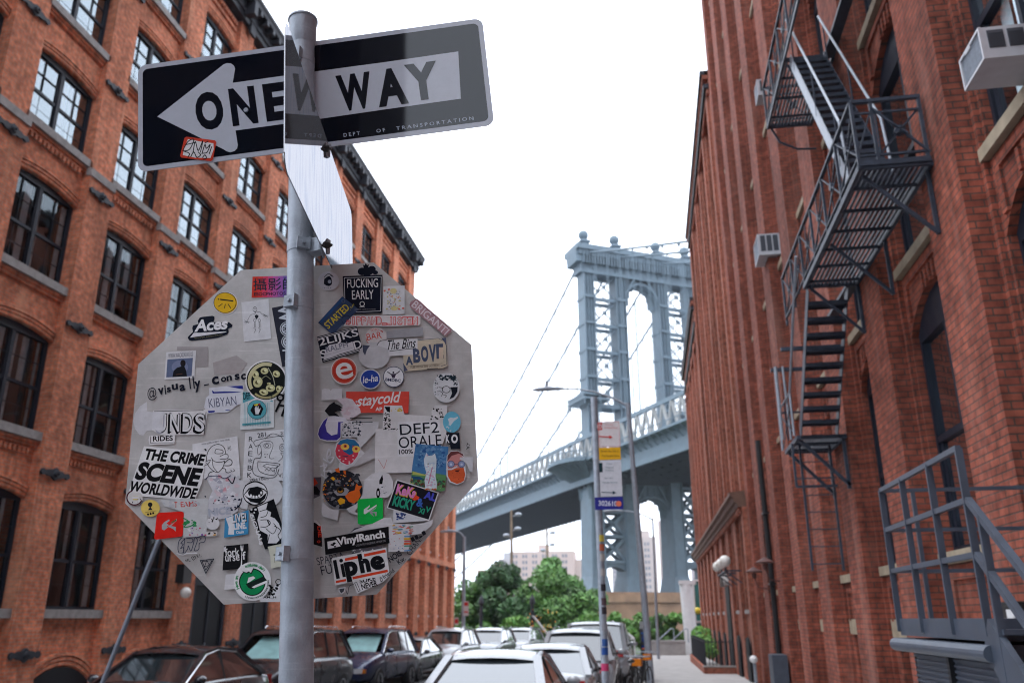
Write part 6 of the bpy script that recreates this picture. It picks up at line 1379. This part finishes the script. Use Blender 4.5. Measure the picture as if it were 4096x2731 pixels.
# ================================================================== vegetation
def leafmat(n, c):
    m, nt, b = newmat(n); N = nt.nodes.new; Lk = nt.links.new
    a = N('ShaderNodeVertexColor'); a.layer_name = 'Col'; vs = N('ShaderNodeVectorMath'); vs.operation = 'MULTIPLY'; vs.inputs[1].default_value = c; Lk(a.outputs['Color'], vs.inputs[0]); Lk(vs.outputs[0], b.inputs['Base Color'])
    setp(b, Roughness=.6); b.inputs['Transmission Weight'].default_value = 0; M[n] = m
leafmat('leaf_mid', (.085, .20, .045)); leafmat('leaf_bright', (.13, .30, .06)); leafmat('leaf_dark', (.05, .13, .045))
M['bark'] = simple('tree_bark', (.07, .055, .04), .9, noise=.3, nscale=10)
def crown(b, clumps, n, size, mat, R):
    for i in range(n):
        c = clumps[R.randrange(len(clumps))]; cx, cy, cz, r, tone = c
        while True:
            d = Vector((R.uniform(-1,1), R.uniform(-1,1), R.uniform(-1,1)))
            if .25 < d.length < 1: break
        d = d*(d.length**-.45); p = Vector((cx, cy, cz))+Vector((d.x*r, d.y*r, d.z*r*.82))
        a = Vector((R.uniform(-1,1), R.uniform(-1,1), R.uniform(-1,1))).normalized(); q = a.orthogonal().normalized(); s = size*R.uniform(.6, 1.3); f = tone*R.uniform(.6, 1.35)
        b.add([p-a*s, p+q*s*.5, p+a*s, p-q*s*.5], [(0,1,2,3)], mat, (f*R.uniform(.85,1.15), f, f*R.uniform(.8,1.1), 1))
def tree(label, x, y, h, w, mat, seed, n=9000, trunk=True, cat='tree', base=None, group='trees beyond the street end'):
    R = random.Random(seed); z0 = gz(y) if base is None else base; t = thing('leafy_tree' if trunk else 'bush', label, cat, (x, y, z0), 0, group if trunk else 'bushes beyond the street end')
    cl = []; k = 34 if trunk else 18
    for i in range(k):
        a = R.uniform(0, 2*PI); rr = w*.5*math.sqrt(R.random()); zz = z0+h*(R.uniform(.30, .96) if trunk else R.uniform(.2, .85)); fall = max(.25, 1-abs((zz-z0)/h-.55)*1.5) if trunk else 1-.4*((zz-z0)/h)
        cl.append((x+rr*fall*math.cos(a), y+rr*fall*math.sin(a), zz, w*R.uniform(.10, .19), R.uniform(.6, 1.3)))
    if trunk:
        b = MB(); b.tube([(x, y, z0-.3), (x+.1, y, z0+h*.25), (x, y+.1, z0+h*.5), (x+.1, y, z0+h*.8)], [h*.03, h*.024, h*.016, h*.004], 'bark', 9)
        for i in range(12): c = cl[i]; b.tube([(x, y, z0+h*R.uniform(.22,.5)), ((x+c[0])/2, (y+c[1])/2, c[2]-h*.06), c[:3]], [h*.012, h*.008, h*.003], 'bark', 6)
        part(b, 'trunk', t)
    b = MB(); crown(b, cl, n, .17 if trunk else .15, mat, R); part(b, 'crown' if trunk else 'foliage', t); return t
tree('dark green tree rising against the pink apartment slab, left of the timber camera pole', -10.9, 64, 6.3, 4.6, 'leaf_dark', 1, 10000)
tree('broad bright green tree in the middle, its crown reaching towards the bridge pier', -6.6, 63, 5.6, 6.6, 'leaf_mid', 2, 14000)
tree('tree behind the left street lamp at the corner of the brick building', -13.2, 66, 5.2, 5.0, 'leaf_mid', 3, 9000)
tree('small spreading tree with a sparse top in front of the apartment slab', -7.9, 70, 7.2, 3.2, 'leaf_mid', 4, 5000)
tree('rounded tree between the two black lamp posts', -9.4, 61.5, 3.6, 3.6, 'leaf_dark', 5, 7000)
for i, (x, y, h, w, m, lab) in enumerate(((-12.2,60,2.4,3.2,'leaf_bright','bright bush at the foot of the left street lamp'),(-9.0,59.6,2.6,3.4,'leaf_bright','low hedge bush behind the distant parked cars, left of centre'),(-6.2,59.5,2.6,3.4,'leaf_mid','low hedge bush behind the distant parked cars, at centre'),(-3.6,60,3.2,4.0,'leaf_bright','bright round bush below the bridge pier'),(-1.3,60.5,2.9,3.0,'leaf_bright','bush just right of the parking sign pole'),(.6,60,3.0,2.8,'leaf_mid','bush behind the parking meter kiosk'),(2.0,60.6,3.0,2.4,'leaf_bright','round bush against the white column'),(-5.0,62.0,3.2,3.0,'leaf_mid','taller shrub under the broad tree'))):
    tree(lab, x, y, h, w, m, 20+i, 4200, False, 'bush', -.68)
FL = thing('flower_patch', 'orange flowers scattered through the shrubs behind the cars', 'flowers', (-8, 59, 0)); FL['kind'] = 'stuff'; R = random.Random(9); b = MB(); M['petal'] = simple('orange_petals', (.75, .30, .02), .6)
for i in range(90):
    x = R.choice((R.uniform(-8.2,-6.2), R.uniform(-11.6,-10.6))); z = R.uniform(.9, 2.6) if x > -9 else R.uniform(.6, 1.3); p = Vector((x, 58.0+R.uniform(-.3,.3), z-.2)); a = Vector((R.uniform(-1,1), R.uniform(-.3,.3), R.uniform(-1,1))).normalized()*.055; q = a.orthogonal().normalized()*.05; b.face([p-a, p+q, p+a, p-q], 'petal')
part(b, 'blossoms', FL)
# ================================================================== street furniture
def pole_tube(b, pts, r, mat='galv', n=14): b.tube(pts, r, mat, n)
# parking sign pole
t = thing('sign_pole', 'galvanised pole covered in stickers, carrying the parking signs on the right pavement edge', 'sign pole', (-.40, 7.2, 0))
b = MB(); b.tube([(-.385, 7.2, -.1), (-.39, 7.2, 1.3), (-.405, 7.2, 3.65)], .03, 'galv', 18); part(b, 'pole', t, True)
for k, (z, c) in enumerate(((1.40,(190,70,110)),(1.52,(50,84,150)),(1.585,(60,92,150)),(1.70,(150,150,158)),(1.83,(70,64,70)),(1.90,(96,80,84)),(2.01,(60,60,66)),(2.13,(180,178,176)),(2.25,(180,176,172)),(2.33,(176,96,70)),(2.405,(196,176,80)))):
    b = MB(); vs = []; fs = []; n = 18
    for i in range(n+1): a = -PI*.95+1.9*PI*i/n*.5-.2; vs += [(-.39+.0308*math.cos(a), 7.2+.0308*math.sin(a), z), (-.39+.0308*math.cos(a), 7.2+.0308*math.sin(a), z+.055)]
    for i in range(n): fs.append((2*i, 2*i+2, 2*i+3, 2*i+1))
    b.add(vs, fs, 'printfar', lin(c)); part(b, 'pole_sticker', t)
def flat_sign(root_label, x0, x1, y, z0, z1, draw, name='parking_sign', group='signs on the parking sign pole', cat='sign'):
    t = thing(name, root_label, cat, ((x0+x1)/2, y, z0), 0, group)
    w, h = x1-x0, z1-z0; f = Face([[1,0,0],[0,1,0],[0,0,1]], ((1,0,0),(0,0,1),(0,-1,0)), (x0, y, z0), .0004)
    # tracing units: x 0..100 left to right, y 0..100*h/w downwards
    k = w/100; f.H = [[k,0,0],[0,-k,h],[0,0,1]]
    b = MB(); b.box(x0, x1, y+.0005, y+.003, z0, z1, 'alu'); part(b, 'plate', t)
    a = Art(f, 0.0, 'printfar', .0006); draw(a, 100*h/w); part(a.mb, 'face', t); return t
def d1(a, H):
    a.rect((214,206,206), 50, H/2, 100, H, 0, 4); r = (196,60,58); a.rect(r, 8, 22, 22, 34).ring((214,206,206), 6, 22, 10, 3).text((214,206,206), 'P', 6, 22, 7, 13, 0, .02); a.text((206,110,108), 'Tuesday', 52, 16, 40, 9, 2).text((206,110,108), '10:30am-Noon', 60, 30, 62, 9, 2).line(r, 5, [(5,70),(52,74)]).poly(r, [(50,66),(66,75),(50,83)]).line((206,120,120), 1.6, [(2,2),(98,2),(98,H-2),(2,H-2)], True)
def d2(a, H): a.rect((222,168,40), 50, H/2, 100, H).text((70,60,40), 'Drivers Are Not to', 50, H*.3, 84, 10, 2).text((70,60,40), 'Exit Stopped Zones', 54, H*.7, 80, 10, 2)
def d3(a, H): a.rect((200,200,206), 50, H/2, 100, H, 0, 4).rect((26,50,56), 6, H*.2, 16, H*.26); a.text((110,130,140), '2 Hour', 46, H*.1, 28, 8).text((110,130,140), 'Metered', 46, H*.2, 36, 8).text((110,130,140), 'Parking', 46, H*.29, 36, 8).text((100,124,134), '8am-7pm', 40, H*.5, 36, 9).text((100,124,134), 'Except Sunday', 46, H*.62, 66, 9).line((40,60,74), 3.4, [(6,H*.88),(58,H*.9)]).poly((40,60,74), [(56,H*.85),(72,H*.905),(56,H*.95)])
def d4(a, H): a.rect((50,52,130), 50, H/2, 100, H).text((206,206,220), '302610', 46, H*.5, 66, H*.42, 3, .02).circ((220,120,90), 84, H*.55, 10)
flat_sign('white and red no-parking plate at the top of the sign pole', -.375, -.19, 7.165, 3.197, 3.42, d1)
flat_sign('yellow plate between the white parking plates on the sign pole', -.375, -.19, 7.1655, 3.087, 3.193, d2)
flat_sign('white metered-parking plate on the sign pole', -.375, -.19, 7.165, 2.775, 3.083, d3)
flat_sign('small dark blue number plate below the parking signs', -.425, -.188, 7.1645, 2.665, 2.770, d4)
# street lamps
def street_lamp(label, x, y, ztop, lean, hx, hz, r0, r1, base=None, two=None):
    t = thing('street_lamp', label, 'street lamp', (x, y, gz(y)), 0, 'street lamps'); b = MB()
    b.tube([(x, y, gz(y)-.1), (x+lean*.3, y, ztop*.3), (x+lean, y, ztop)], [r0, r0*.85, r1], 'galv', 14); part(b, 'pole', t, True)
    b = MB(); xt = x+lean; P = [(xt+.35, y, ztop-.45), (xt, y, ztop-.1)]+[(xt+(hx-xt)*s, y, ztop-.1+(hz-ztop+.1)*(1-(1-s)**2.2)) for s in (.25,.5,.75,1)]
    b.tube(P[1:], [.045,.04,.035,.03,.03], 'galv', 8); part(b, 'arm', t)
    sg = -1 if hx < x else 1
    b = MB(); b.tube([(hx+.12*(-sg), y, hz), (hx+sg*.05, y, hz+.01), (hx+sg*.45, y, hz+.03), (hx+sg*.85, y, hz+.01), (hx+sg*1.0, y, hz)], [.04,.06,.09,.07,.03], 'galv', 10); b.tube([(hx+sg*.5, y, hz+.1), (hx+sg*.5, y, hz+.3)], .05, 'galv', 8); part(b, 'lamp_head', t, True)
    return t
street_lamp('tall grey street lamp with a long arm reaching left in front of the bridge', -.12, 28, 8.75, -.31, -2.7, 9.35, .12, .07)
street_lamp('slender farther street lamp with a short arm, right of the tall one', .25, 50, 7.3, .1, -1.5, 7.75, .09, .05)
street_lamp('street lamp at the far corner of the left-hand buildings, with a red and white sign', -10.8, 50, 6.45, .0, -11.3, 6.75, .14, .08)
flat_sign('red and white regulation plate on the left street lamp', -10.75, -10.45, 49.8, 1.95, 2.75, lambda a, H: (a.rect((206,190,190), 50, H/2, 100, H), a.rect((196,50,46), 50, H*.2, 80, H*.25), a.rect((196,50,46), 50, H*.75, 80, H*.1)), 'regulation_sign', 'far signs')
flat_sign('small red plate beside the left street lamp', -11.3, -11.05, 49.9, 1.45, 1.85, lambda a, H: (a.rect((206,190,190), 50, H/2, 100, H), a.rect((196,50,46), 50, H*.5, 80, H*.6)), 'regulation_sign', 'far signs')
t = thing('grey_pole', 'plain grey pole leaning in front of the lower left windows', 'pole', (-6.9, 11, 0)); b = MB(); b.tube([(-7.85, 11.4, -.1), (-7.47, 11.4, 1.2), (-6.9, 11.4, 3.1), (-6.72, 11.4, 3.7)], .032, 'polegrey', 12); part(b, 'shaft', t, True)
for x, lab in ((-11.4, 'left of the two black post-top lamp posts in front of the trees'), (-7.9, 'right of the two black post-top lamp posts in front of the trees')):
    t = thing('lamp_post', lab, 'lamp post', (x, 58.5, -.6), 0, 'black lamp posts'); b = MB(); b.tube([(x, 58.5, -.7), (x, 58.5, .2), (x, 58.5, 1.0), (x, 58.5, 2.7)], [.2,.17,.13,.11], 'ironold', 12); b.tube([(x,58.5,2.0),(x,58.5,2.08)], .2, 'ironold', 12); part(b, 'shaft', t)
    b = MB(); b.tube([(x, 58.5, 2.7), (x, 58.5, 2.78), (x, 58.5, 3.05), (x, 58.5, 3.2), (x, 58.5, 3.36)], [.17,.2,.17,.08,.03], 'ironold', 12); part(b, 'cap', t)
for x, y, zt, lab in ((-10.5, 66, 9.9, 'tall timber pole with cameras and floodlights, nearer one'), (-9.35, 80, 9.8, 'tall timber pole with small floodlights, farther one')):
    t = thing('timber_pole', lab, 'pole', (x, y, -.6), 0, 'timber light poles'); b = MB(); b.tube([(x, y, -.8), (x, y, zt)], [.16,.09], 'wood', 10); part(b, 'shaft', t)
    for dz_, dx_ in ((.0,.55),(-1.1,.5),(-1.6,-.4)): b = MB(); b.bar((x, y, zt-.5+dz_), (x+dx_, y, zt-.4+dz_), .07, .07, 'galv'); b.sphere((x+dx_, y, zt-.35+dz_), .24, 'galv', 8, 1.2, .8, .7); part(b, 'floodlight', t)
for x0, z0, x1, z1, lab in ((-7.9,2.0,-5.9,-.4,'pale stair handrail slanting through the shrubs at centre'),(-2.6,1.6,-1.2,.5,'pale stair handrail below the bridge pier')):
    t = thing('handrail', lab, 'handrail', (x0, 58.4, -.5), 0, 'pale handrails'); b = MB(); b.tube([(x0, 58.4, z0), (x1, 58.4, z1)], .07, 'white', 8); b.tube([(x1, 58.4, z1), (x1-.9, 58.4, z1-.02)], .06, 'white', 8); b.tube([(x1, 58.4, z1), (x1, 58.4, -.7)], .05, 'white', 8); part(b, 'rail', t)
# parking meter kiosk
t = thing('parking_meter', 'dark blue and black parking meter kiosk with a white letter P', 'parking meter', (-.24, 30, gz(30)+.14)); kz = gz(30)+.14
b = MB(); b.prism([(-.42, y, z) for y, z in ((29.8,kz),(30.2,kz),(30.25,kz+1.75),(30.1,kz+1.85),(29.85,kz+1.62),(29.76,kz+1.2))], (.36,0,0), 'black'); part(b, 'housing', t)
f = Face([[.0036,0,0],[0,-.0036,0],[0,0,1]], ((1,0,0),(0,0,1),(0,-1,0)), (-.41, 29.75, kz+1.4), .001); a = Art(f, .002, 'printfar', .002)
a.rect((50,96,160), 50, -22, 84, 18).circ((36,70,140), 50, 25, 36, 42).text((220,224,230), 'P', 52, 25, 30, 48, 0, .02).rect((30,60,130), 50, 95, 80, 24).rect((220,110,60), 50, 112, 80, 12); part(a.mb, 'display_face', t)
# bicycle-like handlebars and debris next to the kiosk
def bicycle(label, x, y, rz, colr):
    t = thing('bicycle', label, 'bicycle', (x, y, gz(y)+.14), rz, 'bicycles by the pole')
    for px in (-.5, .5):
        b = MB(); P = [(px+.33*math.cos(2*PI*k/20), 0, .34+.33*math.sin(2*PI*k/20)) for k in range(21)]; b.tube(P, .018, 'rubber', 6, False)
        for k in range(8): b.tube([(px, 0, .34), (px+.32*math.cos(PI*k/4), 0, .34+.32*math.sin(PI*k/4))], .003, 'galv', 4)
        b.build('wheel', t)
    b = MB(); b.tube([(-.5,0,.34),(-.12,0,.34),(.38,0,.82),(-.2,0,.8),(-.12,0,.34)], .018, colr, 8); b.tube([(-.5,0,.34),(-.2,0,.8)], .014, colr, 8); b.tube([(.5,0,.34),(.36,0,.95)], .018, colr, 8); b.tube([(-.2,0,.8),(-.23,0,.94)], .014, 'black', 8); b.build('frame', t)
    b = MB(); b.sphere((-.25,0,.97), .13, 'black', 10, 1.3, .6, .35); b.build('saddle', t)
    b = MB(); b.tube([(.36,0,.95),(.36,0,1.02)], .015, 'black', 8); b.tube([(.46,-.3,1.05),(.36,-.22,1.04),(.36,.22,1.04),(.46,.3,1.05)], .014, 'galv', 8); b.build('handlebar', t)
    b = MB(); b.box(.34, .5, -.1, .1, .84, .99, 'amber'); b.build('front_basket', t)
bicycle('bicycle with an orange front carrier leaning by the parking meter', -.28, 23.5, D(75), 'black')
bicycle('dark bicycle leaning behind the sign pole', -.45, 19.8, D(80), 'black')
# white column, glass kiosk, low wall
t = thing('white_column', 'thick white column at the far right end of the street', 'column', (2.45, 59, 0)); b = MB(); b.tube([(2.5, 59, -.7), (2.35, 59, 3.9)], .42, 'white', 24); b.box(1.9, 3.0, 58.6, 59.4, 3.9, 4.15, 'white'); part(b, 'shaft', t, True)
t = thing('glass_pavilion', 'turquoise glazed pavilion with white frames behind the white column', 'pavilion', (3.6, 60.5, 0)); b = MB(); b.box(2.9, 6, 60.3, 63, -.6, 4.2, 'tealglass'); part(b, 'glazing', t)
b = MB()
for x in (2.9, 3.35, 3.9): b.box(x-.05, x+.05, 60.2, 60.3, -.6, 4.2, 'white')
for z in (1.55, 4.2): b.box(2.85, 6, 60.18, 60.3, z-.06, z+.06, 'white')
part(b, 'frame', t)
for x in (3.05, 3.35): b = MB(); b.sphere((x, 59.9, 2.25), .22, 'yellow', 10); part(b, 'yellow_lamp', t, True)
t = thing('low_wall', 'pale stone bench wall closing the right pavement', 'wall', (.9, 57, 0)); b = MB(); b.box(-.2, 2.0, 56.8, 57.3, -.6, .35, 'concrete'); b.box(-.25, 2.05, 56.75, 57.35, .35, .45, 'concrete'); part(b, 'masonry', t)
t = thing('handrail', 'pair of steel handrails above the low wall', 'handrail', (1.2, 58, 0), 0, 'pale handrails'); b = MB()
for x in (.3, 1.2): b.tube([(x, 58, .4), (x+.9, 58, 1.15), (x+1.05, 58, 1.1), (x+1.05, 58, .3)], .04, 'galv', 8)
part(b, 'rail', t)
# railed planter at the foot of the arcade
t = thing('railed_planter', 'brick-edged areaway with black railings and a green shrub at the foot of the arcade', 'planter', (2.5, 38, 0)); b = MB()
b.box(1.85, 2.05, 34.6, 47, -.5, .02, 'brickFar'); b.box(2.05, 3.04, 34.6, 34.8, -.5, .02, 'brickFar'); b.box(1.83, 3.04, 34.56, 34.82, .021, .08, 'stone'); part(b, 'kerb_wall', t)
b = MB()
for k in range(9): x = 1.95+k*.13; b.tube([(x, 34.7, .05), (x, 34.7, 1.0)], .014, 'ironold', 6)
for k in range(50): y = 34.8+k*.24; b.tube([(1.95, y, .0), (1.95, y, 1.0)], .014, 'ironold', 6)
b.bar((1.95, 34.7, .92), (3.04, 34.7, .92), .03, .03, 'ironold'); b.bar((1.95, 34.7, .92), (1.95, 47, .92), .03, .03, 'ironold'); part(b, 'railing', t)
R = random.Random(3); b = MB(); crown(b, [(2.5, 44, .6, .5, 1.1), (2.4, 45, 1.0, .5, 1.3), (2.6, 43, .3, .4, .9)], 900, .1, 'leaf_bright', R); part(b, 'shrub', t)
t = thing('standpipe', 'pale fire standpipe at the foot of the right-hand wall', 'standpipe', (3.0, 27.6, 0)); b = MB(); b.tube([(2.95, 27.4, -.2), (2.95, 27.4, .55)], .05, 'galv', 10); b.sphere((2.93, 27.3, .62), .11, 'white', 10); b.sphere((2.93, 27.5, .62), .11, 'white', 10); part(b, 'fitting', t)
t = thing('plastic_barrel', 'two-tone grey bollard block by the drainpipe', 'bollard', (2.9, 22.5, 0)); b = MB(); b.box(2.8, 3.15, 22.1, 22.8, -.15, .95, 'steelblue'); part(b, 'block', t)
for x, y, lab in ((1.15, 90, 'floodlight hung under the right side of the bridge arch'),):
    pass
hz_ = bpy.data.materials.new('haze_air'); hz_.use_nodes = True; hz_.node_tree.nodes.clear(); pv = hz_.node_tree.nodes.new('ShaderNodeVolumePrincipled'); ou = hz_.node_tree.nodes.new('ShaderNodeOutputMaterial')
pv.inputs['Color'].default_value = (.85, .92, 1, 1); pv.inputs['Density'].default_value = .00025; hz_.node_tree.links.new(pv.outputs[0], ou.inputs['Volume'])
b = MB(); b.box(-950, 950, -250, 1550, -2.6, 130, hz_); tag(b.build('haze'), kind='stuff')
# ================================================================== sky, light, camera
w = bpy.data.worlds.new('World'); S.world = w; w.use_nodes = True; nt = w.node_tree; bg = nt.nodes['Background']
sky = nt.nodes.new('ShaderNodeTexSky'); sky.sky_type = 'NISHITA'; sky.sun_disc = False; sky.sun_elevation = math.radians(71); sky.sun_rotation = math.radians(-108); sky.dust_density = 6; sky.air_density = 1.2
mx = nt.nodes.new('ShaderNodeMix'); mx.data_type = 'RGBA'; mx.inputs[0].default_value = .93
nt.links.new(sky.outputs[0], mx.inputs[6]); tc = nt.nodes.new('ShaderNodeTexCoord'); nz = nt.nodes.new('ShaderNodeTexNoise'); nz.inputs['Scale'].default_value = 1.6; nz.inputs['Detail'].default_value = 4
nt.links.new(tc.outputs['Generated'], nz.inputs['Vector']); cr = nt.nodes.new('ShaderNodeValToRGB'); cr.color_ramp.elements[0].position = .3; cr.color_ramp.elements[0].color = (10.3, 11.2, 12.8, 1); cr.color_ramp.elements[1].position = .7; cr.color_ramp.elements[1].color = (11.6, 12.4, 13.8, 1)
nt.links.new(nz.outputs['Fac'], cr.inputs[0]); nt.links.new(cr.outputs[0], mx.inputs[7]); sx = nt.nodes.new('ShaderNodeSeparateXYZ'); nt.links.new(tc.outputs['Generated'], sx.inputs[0]); mr = nt.nodes.new('ShaderNodeMapRange'); mr.inputs[1].default_value = -1; mr.inputs[2].default_value = 1; mr.inputs[3].default_value = .92; mr.inputs[4].default_value = 1.08
nt.links.new(sx.outputs[1], mr.inputs[0]); vm = nt.nodes.new('ShaderNodeVectorMath'); vm.operation = 'SCALE'; nt.links.new(mx.outputs[2], vm.inputs[0]); nt.links.new(mr.outputs[0], vm.inputs['Scale']); nt.links.new(vm.outputs[0], bg.inputs[0]); bg.inputs[1].default_value = .15
sl = bpy.data.lights.new('Sun', 'SUN'); sl.energy = .8; sl.angle = math.radians(30); sl.color = (1, .97, .93); so = bpy.data.objects.new('Sun', sl); COL.objects.link(so)
sd = Vector((-.30, -.10, .95)).normalized(); so.rotation_euler = sd.to_track_quat('Z', 'Y').to_euler()
cam = bpy.data.cameras.new('Camera'); co = bpy.data.objects.new('Camera', cam); COL.objects.link(co); S.camera = co
RR = [[0.9876274397967038, -0.05190154439812442, -0.14798064011788073], [0.15679262580474806, 0.3096776472280694, 0.9378250515424184], [-0.002848272083293201, -0.9494240277644004, 0.31398392132362857]]
mt = Matrix([[RR[i][0], -RR[i][1], -RR[i][2], (0, 0, 1.8)[i]] for i in range(3)]+[[0,0,0,1]]); co.matrix_world = mt
cam.sensor_width = 36; cam.lens = 1920/2352*36; cam.clip_start = .05; cam.clip_end = 3000
cam.dof.use_dof = True; cam.dof.focus_distance = 1.92; cam.dof.aperture_fstop = 5.2
S.render.engine = 'CYCLES'; S.cycles.filter_width = 1.1; S.view_settings.view_transform = 'Standard'; S.view_settings.look = 'None'; S.view_settings.exposure = .62; S.view_settings.gamma = 1
S.cycles.max_bounces = 6; S.cycles.transparent_max_bounces = 12
